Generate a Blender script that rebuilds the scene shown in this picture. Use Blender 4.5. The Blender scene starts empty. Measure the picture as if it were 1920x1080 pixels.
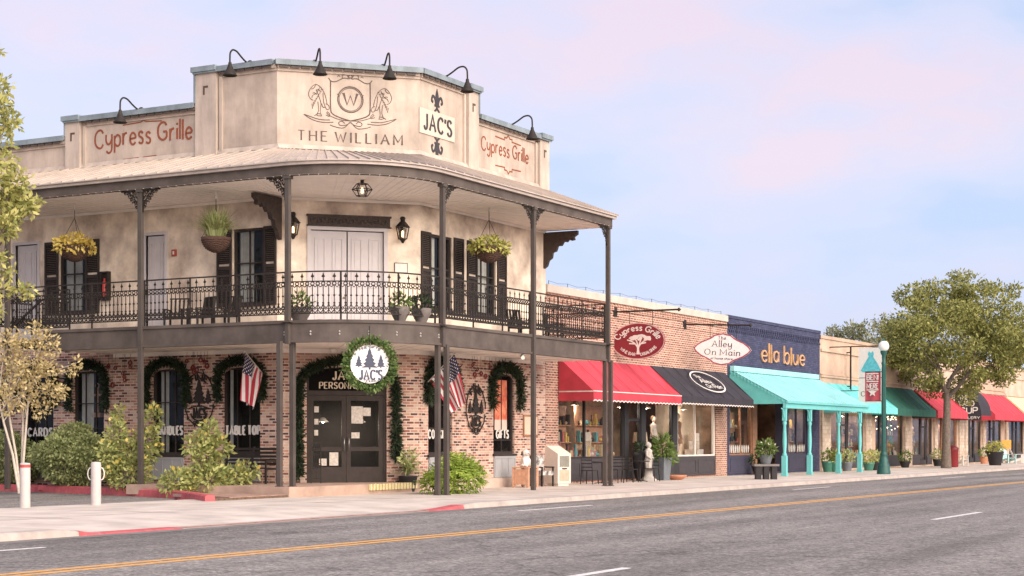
import bpy, math, random
from mathutils import Vector, Matrix, noise
R = math.radians
rnd = random.Random(7)
sc = bpy.context.scene
COL = sc.collection

# ------------------------------------------------------------------ camera
F, HZ, CH, YAW = 3173.0, 825.0, 1.5, 28.7      # focal length in photo pixels, horizon row, eye height, heading from the street
cs, sn = math.cos(R(YAW)), math.sin(R(YAW))
cam_d = bpy.data.cameras.new('camera')
cam = bpy.data.objects.new('camera', cam_d); COL.objects.link(cam)
cam.location = (0, 0, CH); cam.rotation_euler = (R(90), 0, R(YAW - 90))
cam_d.sensor_width = 36; cam_d.lens = F / 1920 * 36; cam_d.shift_y = (HZ - 540) / 1920
cam_d.clip_start = .3; cam_d.clip_end = 3000
sc.camera = cam

# ------------------------------------------------------------------ light
SUN_EL, SUN_AZ = 21.0, -111.0      # azimuth measured from +X (down the street) towards +Y
w = bpy.data.worlds.new('World'); sc.world = w; w.use_nodes = True
nt = w.node_tree; nt.nodes.clear()
def N(t, **k):
    n = nt.nodes.new(t)
    for a, b in k.items(): setattr(n, a, b)
    return n
out = N('ShaderNodeOutputWorld'); sky = N('ShaderNodeTexSky')
sky.sky_type = 'NISHITA'; sky.sun_disc = False; sky.sun_elevation = R(SUN_EL); sky.sun_rotation = R(90 - SUN_AZ)
sky.dust_density = 1.0; sky.air_density = 1.0
b1 = N('ShaderNodeBackground'); b1.inputs[1].default_value = .05; nt.links.new(sky.outputs[0], b1.inputs[0])
tc = N('ShaderNodeTexCoord'); mp = N('ShaderNodeMapping'); mp.inputs['Scale'].default_value = (3.2, 3.2, 8.0); mp.inputs['Rotation'].default_value = (.25, .12, .4); mp.inputs['Location'].default_value = (7.3, 2.2, 1.9)
nt.links.new(tc.outputs['Generated'], mp.inputs[0])
nz = N('ShaderNodeTexNoise'); nz.inputs['Scale'].default_value = 1.6; nz.inputs['Detail'].default_value = 5; nz.inputs['Roughness'].default_value = .47
nt.links.new(mp.outputs[0], nz.inputs['Vector'])
rp = N('ShaderNodeValToRGB'); cr = rp.color_ramp
cr.elements[0].position = .36; cr.elements[0].color = (.60, .715, 1.0, 1)
cr.elements[1].position = .62; cr.elements[1].color = (.95, .78, .90, 1)
e = cr.elements.new(.46); e.color = (.75, .78, 1.0, 1)
e = cr.elements.new(.535); e.color = (.83, .79, .985, 1)
nt.links.new(nz.outputs['Fac'], rp.inputs[0])
sep = N('ShaderNodeSeparateXYZ'); nt.links.new(tc.outputs['Generated'], sep.inputs[0])
mr = N('ShaderNodeMapRange'); mr.inputs[1].default_value = 0.0; mr.inputs[2].default_value = .16; mr.inputs[3].default_value = .9; mr.inputs[4].default_value = 0
nt.links.new(sep.outputs['Z'], mr.inputs[0])
mx = N('ShaderNodeMix', data_type='RGBA'); nt.links.new(mr.outputs[0], mx.inputs[0]); nt.links.new(rp.outputs[0], mx.inputs[6]); mx.inputs[7].default_value = (.52, .655, 1.0, 1)
b2 = N('ShaderNodeBackground'); b2.inputs[1].default_value = .192; nt.links.new(mx.outputs[2], b2.inputs[0])
ad = N('ShaderNodeMixShader'); ad.inputs[0].default_value = .88; nt.links.new(b1.outputs[0], ad.inputs[1]); nt.links.new(b2.outputs[0], ad.inputs[2]); nt.links.new(ad.outputs[0], out.inputs[0])

sl = bpy.data.lights.new('sun', 'SUN'); sl.energy = 1.5; sl.angle = R(70); sl.color = (1.0, .88, .75)
so = bpy.data.objects.new('sun', sl); COL.objects.link(so)
dv = Vector((math.cos(R(SUN_EL)) * math.cos(R(SUN_AZ)), math.cos(R(SUN_EL)) * math.sin(R(SUN_AZ)), math.sin(R(SUN_EL))))
so.rotation_euler = dv.to_track_quat('Z', 'Y').to_euler(); so.location = dv * 60
sc.view_settings.view_transform = 'Standard'; sc.view_settings.look = 'None'; sc.view_settings.gamma = 1; sc.view_settings.use_curve_mapping = False
sc.view_settings.exposure = 2.32

# ------------------------------------------------------------------ materials
MATS = {}
def mat(name, col, rough=.65, var=.12, scale=6., metal=0., bump=0., spec=.4, col2=None, detail=6, island=0., streak=0.):
    if name in MATS: return MATS[name]
    m = bpy.data.materials.new(name); MATS[name] = m; m.use_nodes = True
    t = m.node_tree; b = t.nodes['Principled BSDF']
    b.inputs['Roughness'].default_value = rough; b.inputs['Metallic'].default_value = metal
    b.inputs['Specular IOR Level'].default_value = spec
    c = Vector(col); lo = c * (1 - var); hi = Vector(col2) if col2 else c * (1 + var)
    tx = t.nodes.new('ShaderNodeTexCoord'); n = t.nodes.new('ShaderNodeTexNoise')
    n.inputs['Scale'].default_value = scale; n.inputs['Detail'].default_value = detail; n.inputs['Roughness'].default_value = .6
    g = t.nodes.new('ShaderNodeNewGeometry')
    t.links.new(g.outputs['Position'], n.inputs['Vector'])
    r = t.nodes.new('ShaderNodeValToRGB'); r.color_ramp.elements[0].position = .3; r.color_ramp.elements[1].position = .7
    r.color_ramp.elements[0].color = (*lo, 1); r.color_ramp.elements[1].color = (*[min(1, x) for x in hi], 1)
    fac = n.outputs['Fac']
    if island:
        mm = t.nodes.new('ShaderNodeMix'); mm.inputs[0].default_value = island
        t.links.new(n.outputs['Fac'], mm.inputs[2]); t.links.new(g.outputs['Random Per Island'], mm.inputs[3]); fac = mm.outputs[0]
        r.color_ramp.elements[0].position = .1; r.color_ramp.elements[1].position = .9
    t.links.new(fac, r.inputs[0]); t.links.new(r.outputs[0], b.inputs['Base Color'])
    if streak:        # rain streaks and patches of old render
        mp_ = t.nodes.new('ShaderNodeMapping'); mp_.inputs['Scale'].default_value = (1.5, 1.5, .25); sn_ = t.nodes.new('ShaderNodeTexNoise'); sn_.inputs['Scale'].default_value = 1.7; sn_.inputs['Detail'].default_value = 7; sn_.inputs['Roughness'].default_value = .65
        t.links.new(g.outputs['Position'], mp_.inputs[0]); t.links.new(mp_.outputs[0], sn_.inputs['Vector'])
        s2 = t.nodes.new('ShaderNodeMapRange'); s2.inputs[1].default_value = .42; s2.inputs[2].default_value = .68; s2.inputs[3].default_value = 1.04; s2.inputs[4].default_value = 1 - streak
        t.links.new(sn_.outputs['Fac'], s2.inputs[0]); vs_ = t.nodes.new('ShaderNodeVectorMath'); vs_.operation = 'SCALE'
        t.links.new(r.outputs[0], vs_.inputs[0]); t.links.new(s2.outputs[0], vs_.inputs['Scale']); t.links.new(vs_.outputs[0], b.inputs['Base Color'])
    if bump:
        bp = t.nodes.new('ShaderNodeBump'); bp.inputs['Strength'].default_value = bump; bp.inputs['Distance'].default_value = .02
        n2 = t.nodes.new('ShaderNodeTexNoise'); n2.inputs['Scale'].default_value = scale * 8; n2.inputs['Detail'].default_value = 4
        t.links.new(g.outputs['Position'], n2.inputs['Vector']); t.links.new(n2.outputs['Fac'], bp.inputs['Height']); t.links.new(bp.outputs[0], b.inputs['Normal'])
    return m

def leaf_mat(name, lo, hi, trans=.25):
    m = mat(name, lo, .6, 0, 1.6, col2=hi, island=.65, spec=.25)
    t = m.node_tree; b = t.nodes['Principled BSDF']
    tr = t.nodes.new('ShaderNodeBsdfTranslucent'); mxs = t.nodes.new('ShaderNodeMixShader'); mxs.inputs[0].default_value = trans
    o = [n for n in t.nodes if n.type == 'OUTPUT_MATERIAL'][0]
    src = b.inputs['Base Color'].links[0].from_socket
    t.links.new(src, tr.inputs[0]); t.links.new(b.outputs[0], mxs.inputs[1]); t.links.new(tr.outputs[0], mxs.inputs[2]); t.links.new(mxs.outputs[0], o.inputs[0])
    return m

def brick_mat(name, cols, mortar, bw=.215, bh=.075, msize=.012, rough=.85, stain=.25):
    m = bpy.data.materials.new(name); MATS[name] = m; m.use_nodes = True
    t = m.node_tree; b = t.nodes['Principled BSDF']; b.inputs['Roughness'].default_value = rough; b.inputs['Specular IOR Level'].default_value = .2
    uv = t.nodes.new('ShaderNodeUVMap'); uv.uv_map = 'UVMap'
    def br(off):
        k = t.nodes.new('ShaderNodeTexBrick'); k.inputs['Scale'].default_value = 1.0
        k.inputs['Brick Width'].default_value = bw; k.inputs['Row Height'].default_value = bh; k.inputs['Mortar Size'].default_value = msize; k.inputs['Mortar Smooth'].default_value = .3
        k.inputs['Color1'].default_value = (0, 0, 0, 1); k.inputs['Color2'].default_value = (1, 1, 1, 1); k.inputs['Mortar'].default_value = (.5, .5, .5, 1)
        t.links.new(uv.outputs[0], k.inputs['Vector']); return k
    k = br(0)
    r = t.nodes.new('ShaderNodeValToRGB'); r.color_ramp.interpolation = 'CONSTANT'
    els = r.color_ramp.elements
    n = len(cols)
    for i, c in enumerate(cols):
        e = els[0] if i == 0 else els.new(i / n)
        e.position = i / n; e.color = (*c, 1)
    while len(els) > n: els.remove(els[-1])
    t.links.new(k.outputs['Color'], r.inputs[0])
    nz = t.nodes.new('ShaderNodeTexNoise'); nz.inputs['Scale'].default_value = 1.3; nz.inputs['Detail'].default_value = 8; nz.inputs['Roughness'].default_value = .65
    t.links.new(uv.outputs[0], nz.inputs['Vector'])
    nr = t.nodes.new('ShaderNodeMapRange'); nr.inputs[1].default_value = .3; nr.inputs[2].default_value = .7; nr.inputs[3].default_value = 1 - stain; nr.inputs[4].default_value = 1 + stain
    t.links.new(nz.outputs['Fac'], nr.inputs[0])
    mu = t.nodes.new('ShaderNodeMix'); mu.data_type = 'RGBA'; mu.blend_type = 'MIX'
    t.links.new(k.outputs['Fac'], mu.inputs[0]); t.links.new(r.outputs[0], mu.inputs[6]); mu.inputs[7].default_value = (*mortar, 1)
    vm = t.nodes.new('ShaderNodeVectorMath'); vm.operation = 'SCALE'
    t.links.new(mu.outputs[2], vm.inputs[0]); t.links.new(nr.outputs[0], vm.inputs['Scale'])
    t.links.new(vm.outputs[0], b.inputs['Base Color'])
    bp = t.nodes.new('ShaderNodeBump'); bp.invert = True; bp.inputs['Strength'].default_value = .6; bp.inputs['Distance'].default_value = .012
    t.links.new(k.outputs['Fac'], bp.inputs['Height']); t.links.new(bp.outputs[0], b.inputs['Normal'])
    return m

def glass_mat(name, tint=(.85, .87, .87), clear=.6, refl=.10, rough=.02):
    m = bpy.data.materials.new(name); MATS[name] = m; m.use_nodes = True
    t = m.node_tree; t.nodes.clear()
    o = t.nodes.new('ShaderNodeOutputMaterial'); tr = t.nodes.new('ShaderNodeBsdfTransparent'); gl = t.nodes.new('ShaderNodeBsdfGlossy'); df = t.nodes.new('ShaderNodeBsdfDiffuse')
    tr.inputs[0].default_value = (*tint, 1); gl.inputs['Roughness'].default_value = rough; gl.inputs[0].default_value = (.9, .92, .95, 1); df.inputs[0].default_value = (.03, .035, .035, 1)
    lw = t.nodes.new('ShaderNodeFresnel'); lw.inputs[0].default_value = 1.28
    ad = t.nodes.new('ShaderNodeMath'); ad.operation = 'ADD'; ad.inputs[1].default_value = refl; t.links.new(lw.outputs[0], ad.inputs[0])
    m1 = t.nodes.new('ShaderNodeMixShader'); m1.inputs[0].default_value = clear; t.links.new(df.outputs[0], m1.inputs[1]); t.links.new(tr.outputs[0], m1.inputs[2])
    m2 = t.nodes.new('ShaderNodeMixShader'); t.links.new(ad.outputs[0], m2.inputs[0]); t.links.new(m1.outputs[0], m2.inputs[1]); t.links.new(gl.outputs[0], m2.inputs[2])
    t.links.new(m2.outputs[0], o.inputs[0]); return m

# ------------------------------------------------------------------ objects
def thing(name, label, cat, loc=(0, 0, 0), group=None, rotz=0):
    o = bpy.data.objects.new(name, None); COL.objects.link(o); o.location = loc; o.rotation_euler = (0, 0, rotz); o.empty_display_size = .2
    o['label'] = label; o['category'] = cat
    if group: o['group'] = group
    return o
def tag(o, label, cat, group=None):
    o['label'] = label; o['category'] = cat
    if group: o['group'] = group
    return o
def copy_tree(o, parent=None, loc=None, label=None, rotz=None):
    c = o.copy(); COL.objects.link(c)
    if parent is not None: c.parent = parent
    for ch in list(o.children): copy_tree(ch, c)
    if loc is not None: c.location = loc
    if rotz is not None: c.rotation_euler = (0, 0, rotz)
    if label: c['label'] = label
    return c
def rootloc(p):
    while p.parent: p = p.parent
    return p.location.copy()

class MB:
    def __init__(s, fr=None, mi=0): s.v = []; s.f = []; s.mi = []; s.sm = []; s.fr = fr or Matrix.Identity(4); s.cm = mi; s.jit = 0
    def add(s, vs, fs, smooth=False):
        b = len(s.v); s.v += [s.fr @ Vector(p) for p in vs]
        for f in fs: s.f.append([b + i for i in f]); s.mi.append(s.cm); s.sm.append(smooth)
    def bx(s, x0, x1, y0, y1, z0, z1):
        s.add([(x0, y0, z0), (x1, y0, z0), (x1, y1, z0), (x0, y1, z0), (x0, y0, z1), (x1, y0, z1), (x1, y1, z1), (x0, y1, z1)],
              [(0, 3, 2, 1), (4, 5, 6, 7), (0, 1, 5, 4), (1, 2, 6, 5), (2, 3, 7, 6), (3, 0, 4, 7)])
    def bar(s, p, q, w, h=None, up=(0, 0, 1)):
        p, q = Vector(p), Vector(q); h = h or w; d = (q - p).normalized(); up = Vector(up)
        if abs(d.dot(up)) > .98: up = Vector((1, 0, 0))
        x = d.cross(up).normalized() * (w / 2); y = x.cross(d).normalized() * (h / 2)
        s.add([p - x - y, p + x - y, p + x + y, p - x + y, q - x - y, q + x - y, q + x + y, q - x + y],
              [(3, 2, 1, 0), (4, 5, 6, 7), (0, 1, 5, 4), (1, 2, 6, 5), (2, 3, 7, 6), (3, 0, 4, 7)])
    def tube(s, pts, r, n=6, cap=True):
        pts = [Vector(p) for p in pts]; m = len(pts); rs = r if isinstance(r, (list, tuple)) else [r] * m
        vs = []; ref = None
        for i, p in enumerate(pts):
            t = (pts[min(i + 1, m - 1)] - pts[max(i - 1, 0)]).normalized()
            if ref is None: ref = Vector((0, 0, 1)) if abs(t.z) < .9 else Vector((1, 0, 0))
            a = (ref - t * ref.dot(t)).normalized(); ref = a; b = t.cross(a)
            vs += [p + (a * math.cos(2 * math.pi * k / n) + b * math.sin(2 * math.pi * k / n)) * rs[i] for k in range(n)]
        fs = [(i * n + k, i * n + (k + 1) % n, (i + 1) * n + (k + 1) % n, (i + 1) * n + k) for i in range(m - 1) for k in range(n)]
        s.add(vs, fs, True)
        if cap: s.add(vs[:n], [tuple(range(n - 1, -1, -1))]); s.add(vs[-n:], [tuple(range(n))])
    def lathe(s, prof, n=16, c=(0, 0, 0), sx=1, sy=1, smooth=True):
        vs = []; m = len(prof)
        for r, z in prof: vs += [(c[0] + sx * r * math.cos(2 * math.pi * k / n), c[1] + sy * r * math.sin(2 * math.pi * k / n), c[2] + z) for k in range(n)]
        s.add(vs, [(i * n + k, i * n + (k + 1) % n, (i + 1) * n + (k + 1) % n, (i + 1) * n + k) for i in range(m - 1) for k in range(n)], smooth)
        if prof[0][0] > .001: s.add(vs[:n], [tuple(range(n - 1, -1, -1))])
        if prof[-1][0] > .001: s.add(vs[-n:], [tuple(range(n))])
    def ball(s, c, r, n=10, m=6, sc3=(1, 1, 1)):
        prof = [(max(1e-4, math.sin(math.pi * i / m)), -math.cos(math.pi * i / m)) for i in range(m + 1)]
        vs = []
        for rr, z in prof: vs += [(c[0] + sc3[0] * r * rr * math.cos(2 * math.pi * k / n), c[1] + sc3[1] * r * rr * math.sin(2 * math.pi * k / n), c[2] + sc3[2] * r * z) for k in range(n)]
        s.add(vs, [(i * n + k, i * n + (k + 1) % n, (i + 1) * n + (k + 1) % n, (i + 1) * n + k) for i in range(m) for k in range(n)], True)
    def prism(s, poly, y0, y1):          # polygon in local (x, z), extruded along y from y0 (front) to y1
        n = len(poly)
        s.add([(a, y0, b) for a, b in poly] + [(a, y1, b) for a, b in poly], [tuple(range(n)), tuple(range(2 * n - 1, n - 1, -1))] + [(i, i + n, (i + 1) % n + n, (i + 1) % n) for i in range(n)])
    def slab(s, poly, z0, z1):           # polygon in (x, y), extruded upwards
        n = len(poly)
        s.add([(a, b, z0) for a, b in poly] + [(a, b, z1) for a, b in poly], [tuple(range(n - 1, -1, -1)), tuple(range(n, 2 * n))] + [(i, (i + 1) % n, (i + 1) % n + n, i + n) for i in range(n)])
    def sheet(s, rows, smooth=False, closed=False):   # grid of points
        n = len(rows[0]); s.add([p for r in rows for p in r], [(i * n + k, i * n + k + 1, (i + 1) * n + k + 1, (i + 1) * n + k) for i in range(len(rows) - 1) for k in range(n - 1)], smooth)
    def ribbon(s, pts, wd, y0, y1, thin=None):        # a stroke in local (x, z)
        pts = [Vector((p[0], p[1])) for p in pts]
        pts = [p for i, p in enumerate(pts) if i == 0 or (p - pts[i - 1]).length > 1e-5]
        m = len(pts)
        if m < 2: return
        L, Rr = [], []
        for i, p in enumerate(pts):
            a = (pts[i] - pts[i - 1]).normalized() if i else None
            b = (pts[i + 1] - pts[i]).normalized() if i < m - 1 else None
            t = ((a or b) + (b or a));
            t = t.normalized() if t.length > 1e-4 else (a or b)
            nn = Vector((-t.y, t.x)); k = 1
            if a is not None and b is not None: k = 1 / max(.55, nn.dot(Vector((-a.y, a.x))))
            ww = wd if thin is None else thin + (wd - thin) * abs(t.y) ** 1.3
            L.append(p + nn * ww / 2 * k); Rr.append(p - nn * ww / 2 * k)
        vs = []
        for y in (y0, y1): vs += [(q.x, y, q.y) for q in L] + [(q.x, y, q.y) for q in Rr]
        fs = []
        for i in range(m - 1):
            fs += [(i, m + i, m + i + 1, i + 1), (2 * m + i, 2 * m + i + 1, 3 * m + i + 1, 3 * m + i), (i, i + 1, 2 * m + i + 1, 2 * m + i), (m + i, 3 * m + i, 3 * m + i + 1, m + i + 1)]
        fs += [(0, 2 * m, 3 * m, m), (m - 1, 2 * m - 1, 4 * m - 1, 3 * m - 1)]
        s.add(vs, fs)
    def leaf(s, p, d, up, l, wd):
        d = Vector(d).normalized(); sd = d.cross(Vector(up))
        sd = sd.normalized() if sd.length > 1e-3 else Vector((1, 0, 0)); p = Vector(p)
        s.add([p, p + d * l * .5 + sd * wd / 2, p + d * l, p + d * l * .5 - sd * wd / 2], [(0, 1, 2, 3)])
    def build(s, name, mats, parent=None, uvscale=1.):
        me = bpy.data.meshes.new(name)
        off = rootloc(parent) if parent else Vector((0, 0, 0))
        me.from_pydata([v - off for v in s.v], [], s.f)
        for m in (mats if isinstance(mats, (list, tuple)) else [mats]): me.materials.append(m)
        me.polygons.foreach_set('material_index', s.mi); me.polygons.foreach_set('use_smooth', s.sm)
        ul = me.uv_layers.new(name='UVMap'); uvs = []
        for f in s.f:
            a, b, c = s.v[f[0]], s.v[f[1]], s.v[f[2]]
            n = (b - a).cross(c - a)
            if len(f) > 3: n = (s.v[f[2]] - a).cross(s.v[f[3]] - b)
            n = n.normalized() if n.length > 1e-12 else Vector((0, 0, 1))
            if abs(n.z) > .8:
                for i in f: uvs += [s.v[i].x * uvscale, s.v[i].y * uvscale]
            else:
                h = Vector((-n.y, n.x, 0)).normalized()
                for i in f: uvs += [s.v[i].dot(h) * uvscale, s.v[i].z * uvscale]
        ul.data.foreach_set('uv', uvs); me.validate(); me.update()
        o = bpy.data.objects.new(name, me); COL.objects.link(o)
        if parent: o.parent = parent
        return o

def foliage(mb, blobs, size, r=rnd, droop=0., asp=.55, shell=.35):
    """blobs: (centre, (rx, ry, rz), number of leaves): leaves through the volume, denser near its outside"""
    for c, rad, n in blobs:
        for _ in range(n):
            u = Vector((r.gauss(0, 1), r.gauss(0, 1), r.gauss(0, 1))).normalized()
            q = (shell + (1 - shell) * r.random()) ** .6
            p = Vector((c[0] + u.x * rad[0] * q, c[1] + u.y * rad[1] * q, c[2] + u.z * rad[2] * q))
            d = u + Vector((r.gauss(0, .8), r.gauss(0, .8), r.gauss(0, .8) - droop))
            l = size * r.uniform(.65, 1.35)
            mb.leaf(p, d, (r.gauss(0, 1), r.gauss(0, 1), r.gauss(0, 1)), l, l * asp)

# ------------------------------------------------------------------ photo measurements -> points on real planes
RWY, LWX = 26.2, 39.25                     # street wall (y) and side wall (x) of the corner building
CA, CB = (42.2, 26.2), (39.25, 29.15)      # ends of its canted corner
def ray(px, py): return (px - 960) / F, (HZ - py) / F
def onY(px, py, Y):
    a, b = ray(px, py); Z = Y / (sn - a * cs); return Vector((Z * (cs + a * sn), Y, CH + Z * b))
def onX(px, py, X):
    a, b = ray(px, py); Z = X / (cs + a * sn); return Vector((X, Z * (sn - a * cs), CH + Z * b))
def onG(px, py, h=0.):
    a, b = ray(px, py); Z = (h - CH) / b; return Vector((Z * (cs + a * sn), Z * (sn - a * cs), h))
q2 = math.sqrt(.5)
def onC(px, py, d=0.):
    a, b = ray(px, py); k = CA[0] + CA[1] - d / q2; Z = k / (cs + a * sn + sn - a * cs); return Vector((Z * (cs + a * sn), Z * (sn - a * cs), CH + Z * b))
def frame(o, ang):                         # local x along the wall (rightwards seen from outside), y inwards, z up
    return Matrix.Translation(Vector((o[0], o[1], o[2] if len(o) > 2 else 0))) @ Matrix.Rotation(ang, 4, 'Z')
FR = frame((0, RWY), 0); FL = frame((LWX, 0), R(-90)); FC = frame(CB, R(-45))
def pR(px, py): v = onY(px, py, RWY); return v.x, v.z
def pL(px, py): v = onX(px, py, LWX); return -v.y, v.z
def pC(px, py): v = onC(px, py); return (v.x - CB[0]) / q2, v.z
FACES = {'R': (FR, pR), 'L': (FL, pL), 'C': (FC, pC)}

# ------------------------------------------------------------------ lettering drawn as strokes
G = {
'A': (.78, '0,0 .39,1 .78,0|.14,.36 .64,.36'), 'B': (.64, '0,0 0,1|~0,1 .32,1 .52,.93 .54,.7 .4,.55 0,.53|~0,.53 .38,.53 .62,.42 .62,.14 .42,.01 0,0'),
'C': (.7, '~.68,.8 .54,.97 .32,.98 .09,.8 .02,.5 .09,.2 .32,.02 .54,.03 .68,.2'), 'D': (.7, '0,0 0,1|~0,1 .3,1 .58,.87 .7,.5 .58,.13 .3,0 0,0'),
'E': (.56, '0,0 0,1|0,1 .56,1|0,.53 .44,.53|0,0 .56,0'), 'F': (.54, '0,0 0,1|0,1 .54,1|0,.52 .42,.52'),
'G': (.74, '~.68,.8 .54,.97 .32,.98 .09,.8 .02,.5 .09,.2 .32,.02 .54,.03 .7,.16|.7,.14 .7,.46|.44,.46 .7,.46'),
'H': (.68, '0,0 0,1|.68,0 .68,1|0,.52 .68,.52'), 'I': (.0, '0,0 0,1'), 'J': (.46, '~.42,1 .42,.6 .42,.26 .32,.04 .14,.02 .02,.22'),
'K': (.64, '0,0 0,1|.6,1 0,.45|.2,.62 .64,0'), 'L': (.52, '0,0 0,1|0,0 .52,0'), 'M': (.86, '0,0 0,1 .43,.25 .86,1 .86,0'), 'N': (.7, '0,0 0,1 .7,0 .7,1'),
'O': (.78, '~.39,.99 .12,.84 .01,.5 .12,.16 .39,.01 .66,.16 .77,.5 .66,.84 .39,.99'), 'P': (.6, '0,0 0,1|~0,1 .34,1 .58,.92 .58,.58 .34,.47 0,.47'),
'R': (.64, '0,0 0,1|~0,1 .34,1 .56,.92 .56,.6 .34,.5 0,.5|.3,.5 .64,0'), 'S': (.58, '~.54,.84 .4,.98 .16,.97 .04,.8 .1,.6 .46,.44 .56,.22 .42,.03 .16,.02 .02,.18'),
'T': (.64, '.32,0 .32,1|0,1 .64,1'), 'U': (.68, '~0,1 0,.4 .08,.1 .34,0 .6,.1 .68,.4 .68,1'), 'V': (.72, '0,1 .36,0 .72,1'), 'W': (1.06, '0,1 .27,0 .53,.8 .79,0 1.06,1'), 'X': (.66, '0,0 .66,1|0,1 .66,0'), 'Y': (.68, '0,1 .34,.48 .68,1|.34,.48 .34,0'),
"'": (.08, '.08,1 .02,.74'), '-': (.3, '0,.5 .3,.5'), '&': (.7, '~.68,.02 .2,.7 .2,.92 .4,.95 .42,.75 .05,.4 .05,.1 .3,0 .66,.4'),
'a': (.46, '~.44,.5 .28,.64 .1,.56 .02,.3 .1,.05 .28,.02 .44,.2|.46,.64 .46,0'), 'b': (.46, '0,0 0,1.05|~0,.45 .2,.64 .4,.56 .46,.3 .38,.05 .2,0 0,.16'),
'e': (.46, '~.03,.32 .43,.36 .4,.54 .24,.64 .08,.54 .01,.3 .1,.06 .28,0 .44,.12'), 'g': (.46, '~.44,.5 .28,.64 .1,.56 .02,.34 .1,.1 .28,.06 .44,.24|~.46,.62 .46,.1 .42,-.24 .2,-.34 .03,-.22'),
'h': (.44, '0,0 0,1.05|~0,.4 .18,.63 .36,.6 .44,.42 .44,0'), 'i': (.0, '0,0 0,.62|0,.82 0,.92'), 'l': (.0, '0,0 0,1.08'), 'm': (.74, '0,0 0,.63|~0,.42 .14,.62 .3,.6 .37,.42 .37,0|~.37,.42 .5,.62 .66,.6 .74,.42 .74,0'),
'n': (.44, '0,0 0,.63|~0,.4 .18,.62 .36,.6 .44,.42 .44,0'), 'o': (.46, '~.23,.63 .06,.52 .01,.32 .06,.11 .23,.01 .4,.11 .45,.32 .4,.52 .23,.63'),
'p': (.46, '0,-.36 0,.63|~0,.45 .2,.64 .4,.56 .46,.32 .38,.07 .2,.02 0,.16'), 'r': (.32, '0,0 0,.63|~0,.36 .12,.58 .3,.62'), 's': (.36, '~.34,.54 .22,.64 .06,.58 .06,.42 .3,.27 .34,.1 .2,0 .02,.08'),
't': (.3, '.14,0 .14,.9|0,.62 .3,.62'), 'u': (.44, '~0,.63 0,.22 .1,.02 .28,.02 .44,.24|.44,.63 .44,0'), 'y': (.46, '~0,.63 0,.3 .12,.12 .3,.14 .44,.34|~.46,.63 .46,.1 .42,-.24 .2,-.36 .02,-.24'),
'3': (.5, '~.04,.86 .2,.99 .4,.95 .46,.75 .36,.58 .18,.53|~.18,.53 .42,.46 .5,.25 .4,.05 .18,0 .02,.14'), '2': (.5, '~.03,.78 .12,.96 .3,1 .46,.86 .42,.6 .02,0|.02,0 .5,0'), '0': (.5, '~.25,1 .04,.8 .02,.3 .25,0 .47,.3 .46,.8 .25,1'),
'.': (.05, '0,0 .05,.06'),
}
def smooth_pts(p, k=5):
    if len(p) < 3: return p
    o = []
    for i in range(len(p) - 1):
        a, b, c, d = p[max(i - 1, 0)], p[i], p[i + 1], p[min(i + 2, len(p) - 1)]
        for j in range(k):
            t = j / k
            o.append(tuple(.5 * (2 * b[x] + (c[x] - a[x]) * t + (2 * a[x] - 5 * b[x] + 4 * c[x] - d[x]) * t * t + (3 * b[x] - a[x] - 3 * c[x] + d[x]) * t ** 3) for x in (0, 1)))
    return o + [p[-1]]
def strokes(ch):
    w_, st = G[ch]; r = []
    for s_ in st.split('|'):
        cur = s_.startswith('~'); pts = [tuple(float(v) for v in q.split(',')) for q in s_.lstrip('~').split()]
        r.append(smooth_pts(pts) if cur else pts)
    return w_, r
def text(mb, string, x0, x1, z0, h, y, wt=.13, thin=None, serif=0., depth=.015, warp=None, gap=.22, jig=0.):
    """letters between x0 and x1 on baseline z0 with cap height h, standing depth proud of local y"""
    tot = 0
    for c in string: tot += (.34 if c == ' ' else G[c][0] + gap + (.1 if serif and c != "'" else 0))
    tot -= gap; kx = (x1 - x0) / tot; x = 0; eps = 0
    rr = random.Random(len(string))
    for c in string:
        if c == ' ': x += .34; continue
        w_, st = strokes(c); w2 = w_ + (.1 if serif and c != "'" else 0); ox = x + (w2 - w_) / 2
        jz = rr.uniform(-jig, jig); ja = 1 + rr.uniform(-jig, jig)
        segs = list(st)
        if serif and c != "'":
            for p in st:
                for q, o2 in ((p[0], p[1]), (p[-1], p[-2])):
                    dx, dy = q[0] - o2[0], q[1] - o2[1]
                    if abs(dy) > abs(dx) * .8 and (q[1] < .03 or q[1] > .97): segs.append([(q[0] - serif, min(max(q[1], thin * .5 if thin else .05), 1 - (thin or .1) * .5)), (q[0] + serif, min(max(q[1], thin * .5 if thin else .05), 1 - (thin or .1) * .5))])
        for p in segs:
            eps += .0004
            P = [(x0 + (ox + a) * kx, z0 + (b * ja + jz) * h) for a, b in p]
            if warp: P = [warp(*q) for q in (P if len(P) > 2 else [(P[0][0] + (P[1][0] - P[0][0]) * t / 3, P[0][1] + (P[1][1] - P[0][1]) * t / 3) for t in range(4)])]
            mb.ribbon(P, wt * h, y - depth - eps, y, None if thin is None else thin * h)
        x += w2 + gap
def arcwarp(cx, cz, r, ex=1., flip=False, xm=0., zb=0.):
    """bend a line of text (given along x about xm, baseline zb) on an ellipse of height r, widened ex times"""
    def f(x, z):
        th = (x - xm) / (r * (ex + 1) / 2)
        if flip:
            q = r - (z - zb); return cx + math.sin(th) * q * ex, cz - math.cos(th) * q
        q = r + (z - zb); return cx + math.sin(th) * q * ex, cz + math.cos(th) * q
    return f
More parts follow.
